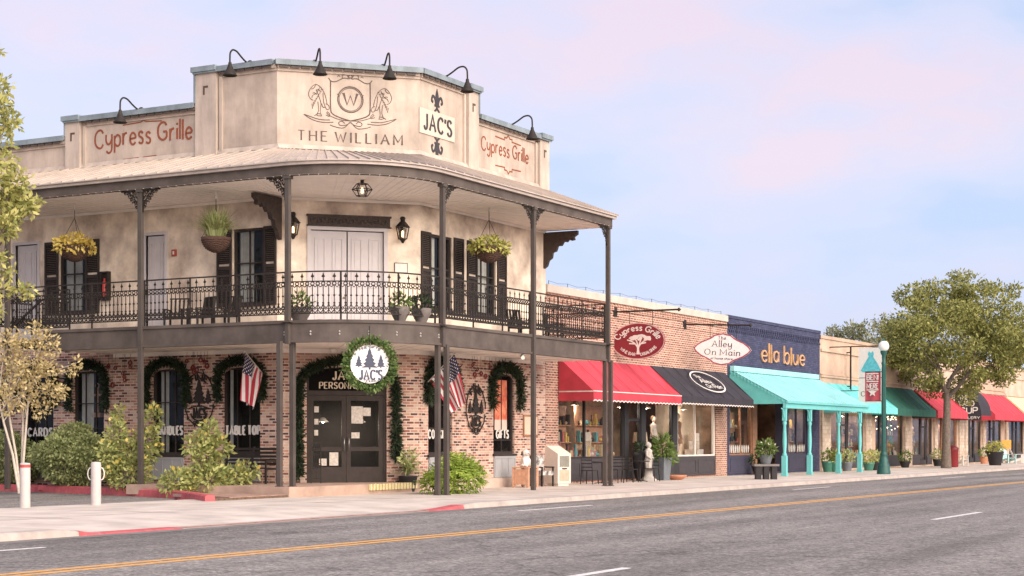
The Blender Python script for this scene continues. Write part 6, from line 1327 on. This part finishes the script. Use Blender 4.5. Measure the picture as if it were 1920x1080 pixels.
# hall windows: banner poster and cross ornament
ps = thing('window_poster', 'tall red and white poster behind the gifts window glass', 'poster', FR @ Vector((47.4, .2, 2.4))); b = MB(FR); b.bx(46.92, 47.72, .114, .122, 2.15, 3.42); b.build('red_picture', mat('poster_red', (.62, .10, .05), .7, .3, 4.5, col2=(.80, .28, .16), detail=3), ps); b = MB(FR); b.bx(46.92, 47.72, .114, .122, 1.82, 2.149); b.build('white_strip', mat('poster_pale', (.62, .48, .40), .7, .1, 5), ps)
cr = thing('cross_ornament', 'pale carved cross standing in the shaded window left of the candles window', 'ornament', FL @ Vector((-36.2, .4, 2.2))); b = MB(FL); b.bx(-36.25, -36.17, .3, .34, 2.35, 3.1); b.bx(-36.38, -36.04, .295, .335, 2.85, 2.92); b.ribbon(ellipse(-36.21, 3.17, .07, .07, 14, 0, 359), .03, .30, .33); b.bx(-36.36, -36.06, .25, .42, 2.2, 2.34); b.build('cross', WDL, cr)
# ------------------------------------------------------------------ garlands, baskets, ornaments
LGAR = leaf_mat('garland_needle', (.010, .018, .010), (.06, .085, .045))
def garland(label, fr_, pts, th=.12, n=900, seed=1, drop=.0):
    root_p = fr_ @ Vector((pts[0][0], 0, pts[0][1])); root = thing('garland', label, 'garland', root_p, 'dark evergreen garlands around the openings'); r_ = random.Random(seed)
    q = smooth_pts(pts, 8); b = MB(fr_); acc = [0]
    for i in range(1, len(q)): acc.append(acc[-1] + math.dist(q[i], q[i - 1]))
    for _ in range(n):
        s = r_.random() * acc[-1]; i = next(k for k in range(1, len(acc)) if acc[k] >= s - 1e-9); t = (s - acc[i - 1]) / max(1e-6, acc[i] - acc[i - 1])
        p = Vector((q[i - 1][0] + (q[i][0] - q[i - 1][0]) * t, -.09, q[i - 1][1] + (q[i][1] - q[i - 1][1]) * t)); u = Vector((r_.gauss(0, 1), r_.gauss(0, .7), r_.gauss(0, 1))).normalized()
        b.leaf(p + u * th * .45 * r_.random(), u + Vector((0, -.2, -.25)), (r_.gauss(0, 1), 1, r_.gauss(0, 1)), r_.uniform(.10, .2) * th / .14, .045)
    b.build('needles', LGAR, root); b = MB(fr_); b.tube([(a, -.06, c) for a, c in q], .022, 5); b.build('wire', IRON, root); return root
def arch_pts(a, c, drop=.9): m_ = (a + c) / 2; return [(a - .12, 3.45 - drop), (a - .14, 3.2), (a + .0, 3.62), (m_, 3.84), (c - .0, 3.62), (c + .14, 3.2), (c + .12, 3.45 - drop)]
nm = ['table top window', 'candles window', 'window with the cross ornament', 'cards window behind the sapling']
for i in range(4): garland('dark evergreen garland arched over the ' + nm[i], FL, arch_pts(*lowL[i], (.75, .95, 1.0, .9)[i]), .155, 1500, i)
garland('dark evergreen garland over the street window behind the flag', FR, arch_pts(*lowR[0], .8), .2, 1300, 7); garland('dark evergreen garland over the gifts window with the red poster', FR, arch_pts(lowR[1][0] - .06, lowR[1][1] + .1, .9), .19, 1500, 8)
garland('long dark garland framing the entrance doors down to the floor', FC, [(.60, .45), (.60, 1.5), (.60, 2.6), (.66, 3.25), (1.1, 3.62), (2.02, 3.82), (2.95, 3.62), (3.4, 3.25), (3.46, 2.6), (3.46, .95)], .16, 3600, 9)
ORN = mat('ornament_red', (.20, .035, .03), .6, .3, 9)
def ornament(fr_, s, z, r, label): 
    root = thing('ring_ornament', label, 'ornament', fr_ @ Vector((s, -.05, z)), 'small red ring ornaments hung on the brick walls'); b = MB(fr_); b.tube([(s + r * math.cos(t * .5236), -.05 - .01 * math.sin(t), z + r * math.sin(t * .5236)) for t in range(13)], r * .36, 6, False); b.build('ring', ORN, root)
    b = MB(fr_); b.tube([(s, -.04, z + r), (s, -.03, 4.1)], .004, 3); b.build('thread', IRON, root)
r_ = random.Random(21)
for face, cs_, where in (('L', [(352, 677), (378, 675), (363, 690), (364, 688), (385, 678), (390, 686), (366, 697), (371, 693)], 'above the table top side iron emblem'), ('L', [(205, 687), (218, 690), (232, 700), (236, 712), (246, 680), (246, 688), (213, 722), (235, 706)], 'between the candles window and the cross ornament'), ('R', [(884, 685), (893, 693), (888, 703), (900, 701), (908, 706), (921, 698), (916, 688), (928, 702)], 'above the street side iron emblem')):
    fr_, f = FACES[face]
    for (px, py) in cs_: s, z = f(px, py); ornament(fr_, s, z, r_.uniform(.045, .07), 'small red ring ornament on a thread ' + where)
# hanging baskets
WICK = mat('wicker', (.10, .055, .04), .9, .5, 22, bump=.4)
def hanging_basket(p, zb, r, label, kind, seed):
    root = thing('hanging_basket', label, 'hanging basket', (p.x, p.y, zb), 'hanging flower baskets under the porch roof'); r_ = random.Random(seed); T = Matrix.Translation((p.x, p.y, zb)); b = MB(T)
    prof = [(r * math.sin(R(a)), -r * .95 * math.cos(R(a))) for a in range(8, 91, 12)]
    b.lathe(prof + [(r * 1.06, .02), (r * .95, .03), (r * .8, -.05)], 18)
    for k in range(9): a = R(10 + k * 9); b.tube([(r * 1.02 * math.sin(a) * math.cos(t * .349), r * 1.02 * math.sin(a) * math.sin(t * .349), -r * .97 * math.cos(a) + .012 * math.sin(t * 3)) for t in range(19)], .016, 4, False)
    b.build('bowl', WICK, root); b = MB(T)
    for k in range(3): a = k * 2.094 + .4; b.tube([(r * math.cos(a), r * math.sin(a), 0), (0, 0, .85)], .008, 4)
    b.tube([(0, 0, .85), (0, 0, 1.1)], .012, 4); b.build('chain', IRON, root); b = MB(T); b.tube([(0, 0, 1.1), (0, 0, 8.46 - zb)], .03, 6); b.build('rod', WHITE, root); b = MB(T)
    if kind == 'grass':
        for k in range(620):
            a = r_.uniform(0, 6.283); tl = r_.uniform(.1, 1); L_ = r_.uniform(.55, 1.0); w_ = .022; p0 = Vector((r * .7 * r_.random() * math.cos(a), r * .7 * r_.random() * math.sin(a), .0)); d = Vector((math.cos(a), math.sin(a), 0)); s_ = Vector((-math.sin(a), math.cos(a), 0)); prev = None
            pts = [p0 + d * (L_ * tl * t ** 1.6) + Vector((0, 0, L_ * 1.15 * t - L_ * tl * .85 * t * t)) for t in (0, .35, .7, 1)]
            for i in range(3): w0, w1 = w_ * (1 - i / 3.3), w_ * (1 - (i + 1) / 3.3); b.add([pts[i] - s_ * w0, pts[i] + s_ * w0, pts[i + 1] + s_ * w1, pts[i + 1] - s_ * w1], [(0, 1, 2, 3)])
        b.build('grass_tuft', LPALE, root)
    else:
        foliage(b, [((0, 0, .12), (r * 1.0, r * 1.0, .24), 260)] + [((r * 1.05 * math.cos(k * .6), r * 1.05 * math.sin(k * .6), .02 + .06 * math.sin(k * 2)), (.14, .14, .16), 34) for k in range(11)], .15, r_, .3, .5); b.build('foliage', LGOLD if kind == 'gold' else LYEL, root)
p = onX(140, 463, 37.5); hanging_basket(p, p.z, .44, 'wicker hanging basket of golden leaves in front of the shuttered balcony window', 'gold', 1)
p = onX(405, 447, 37.5); hanging_basket(p, p.z, .40, 'wicker hanging basket of arching grass between balcony door and window', 'grass', 2)
p = onY(917, 465, 24.95); hanging_basket(p, p.z, .45, 'wicker hanging basket of yellow green trailing leaves on the street side', 'trail', 3)

# ------------------------------------------------------------------ balcony pots and chairs
def balc(px, py, d): a, b_ = ray(px, py); Z = d; return Vector((Z * (cs + a * sn), Z * (sn - a * cs), 0))
for (px, d, r, lm, lb, sd) in ((562, 45.3, .30, LGRN, 'round grey pot of plants on the balcony beside the tall post', 1), (750, 45.1, .26, LGRN, 'grey pot of plants on the balcony below the white notice', 2), (790, 45.6, .26, LDARK, 'dark pot of spiky stems on the balcony behind the railing', 3)):
    p = balc(px, 580, d); planter('balcony_pot', lb, (p.x, p.y, ZD), [(r * .5, 0), (r * .55, .05), (r, .28), (r * 1.1, .42), (r * 1.0, .42), (r * .9, .34)], 16, mat('stone_pot', (.15, .125, .115), .85, .2, 6), [((0, 0, .52), (r * 1.15, r * 1.15, .26), 170)], lm, .15, group='pots standing on the balcony', seed=sd)
def balcony_chair(loc, rot, label):
    root = thing('balcony_chair', label, 'chair', (0, 0, 0), 'dark chairs on the balcony')
    b = MB(); b.bx(-.26, .26, -.26, .26, .38, .44); b.build('seat', IRON, root); b = MB()
    for k in range(5): b.bar((-.24 + .12 * k, .25, .44), (-.26 + .13 * k, .34, .98), .09, .025)
    b.bar((-.3, .34, .98), (.3, .34, .98), .04); b.build('backrest', IRON, root)
    for sx in (-.26, .26):
        b = MB(); b.bx(sx - .03, sx + .03, -.3, .3, .62, .65); b.build('armrest', IRON, root)
        for sy in (-.24, .24): b = MB(); b.bx(sx - .025, sx + .025, sy - .025, sy + .025, 0, .62); b.build('leg', IRON, root)
    root.location = loc; root.rotation_euler = (0, 0, rot); return root
p = onX(330, 580, 38.2); c0 = balcony_chair((p.x, p.y, ZD), R(-70), 'dark balcony chair right of the tall side post, facing the street')
for (px, X, rz, lb) in ((375, 38.2, -110, 'dark balcony chair below the grass basket'), (425, 38.3, -90, 'dark balcony chair under the shuttered window left of the carved bracket')):
    p = onX(px, 580, X); copy_tree(c0, None, (p.x, p.y, ZD), lb, R(rz))
for (px, Y, rz, lb) in ((800, 25.4, 30, 'dark balcony chair behind the pair of posts'), (975, 25.3, -20, 'dark balcony chair left of the second street post'), (1040, 25.2, 20, 'dark balcony chair at the street end of the balcony')):
    p = onY(px, 580, Y); copy_tree(c0, None, (p.x, p.y, ZD), lb, R(rz))

# ------------------------------------------------------------------ shrubs, flowers, trees
BARK = mat('bark', (.16, .125, .10), .95, .35, 9, bump=.5); BARKL = mat('pale_bark', (.50, .43, .36), .9, .2, 7)
LBOX = leaf_mat('clipped_leaf', (.13, .17, .055), (.60, .63, .30), .3); LESP = leaf_mat('shrub_leaf', (.14, .18, .05), (.58, .58, .22), .3); LFERN = leaf_mat('fern_leaf', (.13, .22, .03), (.45, .54, .10), .3); LOLIVE = leaf_mat('olive_leaf', (.065, .085, .024), (.53, .50, .165), .38); LAUT = leaf_mat('autumn_leaf', (.26, .19, .07), (.80, .66, .36), .35); LBR = leaf_mat('branch_leaf', (.16, .20, .05), (.70, .63, .24), .35); LFAR = leaf_mat('far_leaf', (.10, .11, .06), (.36, .36, .20), .3)
def shrub(label, loc, blobs, lm, size, seed, name='shrub', flowers=None, stems=8, asp=.5, group=None, droop=0, shell=.55):
    root = thing(name, label, 'shrub', loc, group); r_ = random.Random(seed); T = Matrix.Translation(loc)
    b = MB(T)
    for k in range(stems): bl = blobs[k % len(blobs)][0]; b.tube([(r_.uniform(-.12, .12), r_.uniform(-.12, .12), -.05), (bl[0] * .5 + r_.uniform(-.1, .1), bl[1] * .5, bl[2] * .5), (bl[0] + r_.uniform(-.2, .2), bl[1] + r_.uniform(-.2, .2), bl[2])], [.03, .02, .008], 5)
    b.build('stem', BARK, root)
    b = MB(T); foliage(b, blobs, size, r_, droop, asp, shell); b.build('foliage', lm, root)
    if flowers: b = MB(T); foliage(b, flowers[0], flowers[2], r_, 0, .8, .8); b.build('blossom', flowers[1], root)
    return root
def bumpy(rx, ry, rz, z, n, k, seed, core=.9):
    r_ = random.Random(seed); o = [((0, 0, z), (rx * core, ry * core, rz * core), n)]
    for _ in range(k): u = Vector((r_.gauss(0, 1), r_.gauss(0, 1), abs(r_.gauss(0, 1)) * .8)).normalized(); o.append(((u.x * rx * .8, u.y * ry * .8, z + u.z * rz * .8), (rx * .34, ry * .34, rz * .34), n // k))
    return o
p = onG(140, 916, .06); shrub('wide clipped round shrub behind the chain ring bollard', (p.x + .05, p.y + .1, .06), bumpy(1.2, 1.15, .95, .9, 7500, 26, 1), LBOX, .105, 1, 'clipped_shrub', stems=10)
p = onG(20, 912, .06); shrub('clipped shrub behind the sapling stems', (p.x + .0, p.y, .06), bumpy(1.1, 1.1, .85, .8, 5000, 18, 2), LBOX, .105, 2, 'clipped_shrub', stems=10)
YF = lambda bl: ([(c, (r[0] * 1.05, r[1] * 1.05, r[2] * 1.05), max(6, n // 22)) for c, r, n in bl], LGOLD, .12)
p = onG(243, 921, .06); bl = [((0, 0, .5), (.7, .7, .55), 700), ((-.5, .3, .9), (.4, .4, .5), 350), ((.45, -.2, 1.2), (.45, .45, .6), 500), ((-.35, .2, 1.5), (.32, .3, .5), 260), ((.55, -.4, 1.95), (.25, .25, .4), 170), ((-.25, .2, 2.05), (.16, .16, .3), 80), ((0, 0, 1.0), (.5, .5, .5), 350)]
bl = [((c[0] * .98, c[1], c[2] * 1.05), (r[0] * .95, r[1], r[2] * 1.0), int(n * 1.1)) for c, r, n in bl]
shrub('tall loose shrub with yellow blossoms between the round shrub and the candles window', (p.x + .0, p.y, .06), bl, LESP, .15, 3, 'flowering_shrub', YF(bl), 12, .42, shell=.2)
p = onG(408, 928, .02); bl = [((0, 0, .4), (.75, .7, .42), 700), ((-.75, .4, .35), (.5, .5, .38), 420), ((.6, -.4, .4), (.5, .45, .42), 420), ((-.05, .1, 1.0), (.38, .35, .5), 340), ((.05, 0, 1.6), (.32, .3, .45), 260), ((-.35, .2, 1.35), (.25, .25, .3), 130), ((.3, -.2, 1.25), (.3, .3, .3), 150), ((.95, -.7, .6), (.25, .25, .3), 110)]
bl = [((c[0], c[1], c[2]), (r[0], r[1], r[2]), int(n * 1.15)) for c, r, n in bl]
shrub('sprawling shrub with yellow blossoms at the end of the red kerb', (p.x + .2, p.y + .5, .02), bl, LESP, .16, 4, 'flowering_shrub', YF(bl), 12, .42, shell=.2)
for i in range(6): 
    p = onG(430 + i * 9, 938 - i * 3, .0)
# fern mound at the pair of posts
p = onG(850, 926, 0); root = thing('fern_clump', 'bright green arching fern mound at the foot of the paired posts', 'fern', (p.x + .3, p.y + .1, 0)); b = MB(Matrix.Translation((p.x + .3, p.y + .1, 0))); r_ = random.Random(8)
for k in range(520):
    off = Vector((-.5, .25, 0)) if k % 5 == 0 else Vector((.25 * r_.gauss(0, .6), .25 * r_.gauss(0, .6), 0)); hh = .55 if k % 5 == 0 else .9
    a = r_.uniform(0, 6.283); tl = r_.uniform(.15, 1.0); d = Vector((math.cos(a), math.sin(a), 0)); pts = [off + d * (.85 * tl * t ** 1.2) + Vector((0, 0, hh * (1.75 * t - 1.25 * tl * t * t - .35 * t * (1 - tl)))) for t in (0.1, .3, .5, .7, .9, 1.05)]
    for i in range(5):
        if pts[i + 1].z < 0: break
        for sg_ in (1, -1):
            for q in (.3, .8): pp = pts[i].lerp(pts[i + 1], q); b.leaf(pp, (pts[i + 1] - pts[i]).normalized() * .6 + d.cross(Vector((0, 0, 1))) * sg_ + Vector((0, 0, -.25)), (d.x, d.y, 1), r_.uniform(.06, .12), .035)
foliage(b, [((.12, 0, .45), (.80, .80, .55), 1600), ((-.62, .2, .3), (.5, .5, .42), 600)], .13, r_, .7, .3, .5)
b.build('frond', LFERN, root)
# strappy plant in a pot right of the entrance
p = FC @ Vector((3.75, -.35, .0)); root = thing('spider_plant', 'potted strappy plant right of the entrance doors', 'plant', (p.x, p.y, .0)); T = Matrix.Translation((p.x, p.y, .0)); b = MB(T); b.lathe([(.2, .0), (.28, .42), (.31, .46), (.27, .46), (.24, .4)], 14); b.build('pot', BPOT, root); b = MB(T); r_ = random.Random(4)
for k in range(170):
    a = r_.uniform(0, 6.283); tl = r_.uniform(.2, 1); L_ = r_.uniform(.45, .75); d = Vector((math.cos(a), math.sin(a), 0)); s_ = Vector((-math.sin(a), math.cos(a), 0)); pts = [Vector((0, 0, .45)) + d * (L_ * tl * t ** 1.3) + Vector((0, 0, L_ * (1.3 * t - 1.35 * tl * t * t))) for t in (0, .3, .6, .85, 1)]
    for i in range(4): w0, w1 = .022 * (1 - i / 4.3), .022 * (1 - (i + 1) / 4.3); b.add([pts[i] - s_ * w0, pts[i] + s_ * w0, pts[i + 1] + s_ * w1, pts[i + 1] - s_ * w1], [(0, 1, 2, 3)])
foliage(b, [((0, 0, .95), (.3, .3, .25), 90)], .16, r_, 0, .4); b.build('foliage', LPALE, root)
# trees
def branches(b, p, d, L_, r, depth, tips, rr, spread=.6, up=.15, minr=.012):
    n = 4; pts = [Vector(p)]; dd = Vector(d).normalized(); rs = [r]
    for i in range(n): dd = (dd + Vector((rr.gauss(0, .12), rr.gauss(0, .12), rr.gauss(0, .08) + up * .2))).normalized(); pts.append(pts[-1] + dd * L_ / n); rs.append(r * (1 - .4 * (i + 1) / n))
    b.tube(pts, rs, 7 if r > .06 else 5)
    if depth == 0: tips.append(pts[-1]); tips.append(pts[2]); return
    for k in range(rr.choice((2, 3, 3))):
        a = rr.uniform(0, 6.283); s_ = dd.cross(Vector((0, 0, 1))); s_ = s_.normalized() if s_.length > .1 else Vector((1, 0, 0)); t_ = dd.cross(s_)
        nd = (dd + (s_ * math.cos(a) + t_ * math.sin(a)) * spread * rr.uniform(.7, 1.2) + Vector((0, 0, up))).normalized(); branches(b, pts[-1] if k else pts[-2], nd, L_ * rr.uniform(.62, .82), max(minr, rs[-1] * .72), depth - 1, tips, rr, spread, up, minr)
def tree(name, label, loc, trunk_h, r, L_, depth, lm, bm, size, per, blob, seed, spread=.6, up=.15, lean=(0, 0), extra=(), group=None, asp=.42, droop=.0, keep=None, trunks=1):
    root = thing(name, label, 'tree', loc, group); rr = random.Random(seed); b = MB(Matrix.Translation(loc)); tips = []
    for k in range(trunks):
        o = Vector((rr.uniform(-.15, .15), rr.uniform(-.15, .15), 0)) * (trunks > 1); ln = Vector((lean[0] + (rr.uniform(-.3, .3) if trunks > 1 else 0), lean[1] + (rr.uniform(-.3, .3) if trunks > 1 else 0), trunk_h)); pts = [o, o + ln * .3 + Vector((.03, .02, 0)), o + ln * .65, o + ln]; b.tube(pts, [r * 1.35, r * 1.05, r * .95, r * .85], 10)
        for i in range(4 if trunks == 1 else 2): a = i * 1.57 + rr.uniform(-.4, .4); branches(b, pts[-1] - Vector((0, 0, .15 * i)), (math.cos(a) * spread * 1.3, math.sin(a) * spread * 1.3, 1), L_, r * .6, depth, tips, rr, spread, up)
    b.build('trunk', bm, root); b = MB(Matrix.Translation(loc))
    bl = [(t, (blob * rr.uniform(.7, 1.3), blob * rr.uniform(.7, 1.3), blob * rr.uniform(.55, .95)), per) for t in tips if keep is None or keep(t)] + list(extra)
    foliage(b, bl, size, rr, droop, asp, .15); b.build('crown', lm, root); return root
p = onY(1774, 870, 23.0)
ex_ = []
rr_ = random.Random(77)
for k in range(175):
    u = Vector((rr_.gauss(0, 1), rr_.gauss(0, 1), rr_.gauss(0, 1))).normalized(); q = rr_.uniform(.35, 1.12) ** .5
    c = Vector((1.6 + u.x * 4.0 * q, -.2 + u.y * 4.1 * q, 7.1 + u.z * 3.2 * q - (.0 if u.z > 0 else .0)))
    ex_.append((c, (rr_.uniform(.35, .85), rr_.uniform(.35, .85), rr_.uniform(.22, .5)), 175))
tree('oak_tree', 'broad crowned olive green tree on the pavement in front of the far shops', (p.x, p.y, 0), 4.2, .21, 2.0, 3, LOLIVE, BARK, .20, 50, .6, 5, .75, .2, (.25, 0), ex_)
for i, (px, Y, zt, rad, lb) in enumerate(((1586, 50, 13.0, 3.4, 'hazy olive tree behind the tan shop, left of a taller one'), (1632, 47, 13.0, 3.3, 'hazy olive tree behind the tan shop, above the white globe'), (1672, 52, 13.4, 3.4, 'hazy tree behind the tan shop, next to the broad crowned tree'), (1720, 56, 13.5, 3.6, 'hazy tree mostly hidden behind the broad crowned tree'))):
    p = onY(px, 700, Y); e2 = []; r2 = random.Random(90 + i)
    for k in range(46): u = Vector((r2.gauss(0, 1), r2.gauss(0, 1), r2.gauss(0, 1))).normalized(); q = r2.uniform(.3, 1) ** .5; e2.append(((u.x * rad * 1.25 * q, u.y * rad * q, zt - rad + u.z * rad * q), (1.0, 1.0, .7), 80))
    tree('far_tree', lb, (p.x, Y, 0), zt - rad * 2, .3, 1.6, 2, LFAR, BARK, .34, 20, .8, 60 + i, extra=e2, group='trees behind the shops')
# slender sapling with pale stems by the first bollard
p = onG(38, 925, .06); kx = (Vector((sn, -cs, 0)));  kd = Vector((cs, sn, 0))
def scr(px, py, base, X=None):          # offset from the base in metres across the view and up, real place beside the base
    Z = base.x * cs + base.y * sn; return kx * ((px - 960) / F * Z - (base.x * sn - base.y * cs)) + Vector((0, 0, CH + (HZ - py) / F * Z - base.z))
r2 = random.Random(31); e2 = []
for (px, py, rx, rz, n) in ((25, 650, .5, .35, 230), (55, 640, .45, .3, 180), (85, 640, .35, .3, 110), (20, 700, .5, .4, 260), (60, 695, .5, .4, 260), (98, 690, .35, .3, 130), (35, 745, .5, .35, 220), (80, 735, .45, .3, 200), (115, 735, .25, .2, 70), (128, 695, .2, .15, 36), (140, 680, .16, .12, 22), (10, 760, .4, .3, 120), (75, 770, .35, .2, 70), (72, 615, .3, .2, 40), (100, 655, .25, .25, 50)):
    o = scr(px, py, p) + kd * r2.uniform(-.6, .6); e2.append((tuple(o), (rx * 1.15, rx * 1.15, rz * 1.2), int(n * 1.25)))
root = thing('sapling', 'slender many stemmed sapling with yellow leaves beside the red banded bollard', 'tree', p); b = MB(Matrix.Translation(p))
for (px, dx) in ((8, -.35), (20, -.1), (45, .3), (58, .1)):
    o = scr(px - 6, 740, p) + kd * dx; b.tube([Vector((dx * .3, dx * .2, 0)), o * .35 + Vector((.02, 0, .1)), o * .7, o], [.045, .035, .03, .02], 7)
    for k in range(4): e = Vector(e2[r2.randrange(len(e2))][0]); b.tube([o * r2.uniform(.7, 1), o.lerp(e, .5) + Vector((0, 0, .1)), e], [.018, .013, .006], 5)
b.build('trunk', BARKL, root); b = MB(Matrix.Translation(p)); foliage(b, e2, .115, r2, .1, .5, .1); b.build('crown', LAUT, root)
# big tree whose trunk stands outside the photo; its branches reach in at the left
p = Vector((26.0, 29.8, -.04)); Zt = 0
p = onG(-150, 935, -.045); r2 = random.Random(41); e2 = []
for (px, py, rx, rz, n) in ((-5, 100, .25, .2, 40), (5, 165, .42, .35, 150), (14, 200, .3, .22, 110), (2, 225, .45, .3, 190), (18, 220, .3, .3, 90), (0, 270, .35, .3, 120), (16, 300, .25, .2, 60), (-5, 310, .5, .4, 200), (5, 345, .55, .45, 330), (35, 340, .4, .35, 190), (15, 385, .5, .4, 280), (45, 385, .38, .3, 150), (62, 375, .2, .2, 40), (10, 430, .45, .35, 190), (30, 415, .3, .25, 100), (-5, 480, .45, .3, 150), (15, 505, .25, .2, 60), (-2, 545, .4, .3, 130), (35, 540, .3, .2, 90), (55, 545, .2, .15, 45), (5, 590, .3, .25, 70), (-60, 200, 1.2, 1.0, 500), (-70, 350, 1.2, 1.0, 500), (-80, 480, 1.2, .8, 400), (-150, 250, 1.5, 1.6, 700), (-160, 430, 1.4, 1.2, 600)):
    o = scr(px - 4, py, p) + kd * r2.uniform(-.5, .5); e2.append((tuple(o), (rx, rx, rz), int(n * .85)))
root = thing('street_tree', 'yellow green leafy tree reaching in from the edge beside the porch', 'tree', p); b = MB(Matrix.Translation(p)); top = Vector((.3, .2, 3.4)); b.tube([(0, 0, 0), (.05, .05, 1.2), (.15, .1, 2.4), top], [.26, .2, .18, .16], 10)
for c, _, n in e2: c = Vector(c); b.tube([top - Vector((0, 0, r2.uniform(0, .8))), top.lerp(c, .5) + Vector((0, 0, .4)), c], [.06, .035, .008], 5)
b.build('trunk', BARK, root); b = MB(Matrix.Translation(p)); foliage(b, e2, .17, r2, .1, .5, .1); b.build('crown', LBR, root)

# ------------------------------------------------------------------ the other side of the street and the car park, seen only in the window glass
for i, (xa, xb, h, m_, lb) in enumerate(((-30, 6, 5.5, TANW, 'low tan building across the street, behind the viewer'), (30, 62, 6.5, BRICK2, 'brick building across the street'), (64, 110, 5.8, TANW2, 'long cream building across the street'), (112, 190, 7.2, BRICK2, 'long brick building across the street at the far end'))):
    root = thing('opposite_building', lb, 'building', ((xa + xb) / 2, -18, 0)); OF = Matrix.Translation((0, -15, 0)) @ Matrix.Rotation(math.pi, 4, 'Z'); b = MB(OF); hs = []; x = -xb + 1.5
    while x < -xa - 4: hs.append((x, x + 2.6, .8, 3.0, .6, 1)); x += 4.2
    holes_wall(b, -xb, -xa, -.13, h, hs); b.bx(-xb, -xa, .01, 12, h - .3, h); b.bx(-xb, -xb + .2, .01, 12, -.1, h); b.bx(-xa - .2, -xa, .01, 12, -.1, h); b.build('wall', [m_, DARK], root)
for i, (x, y) in enumerate(((14, 48), (6, 56), (-4, 50), (-12, 42), (20, -18), (14, -22))):
    e2 = []; r2 = random.Random(300 + i)
    for k in range(40): u = Vector((r2.gauss(0, 1), r2.gauss(0, 1), r2.gauss(0, 1))).normalized(); q = r2.uniform(.3, 1) ** .5; e2.append(((u.x * 3.4 * q, u.y * 3.4 * q, 5.5 + u.z * 3 * q), (1.1, 1.1, .8), 22))
    tree('shade_tree', 'leafy shade tree ' + ('beyond the car park' if i < 4 else 'across the street') + ', outside the view', (x, y, -.1), 3, .25, 1.4, 1, LOLIVE, BARK, .55, 10, .8, 80 + i, extra=e2, group='trees around the corner outside the view')
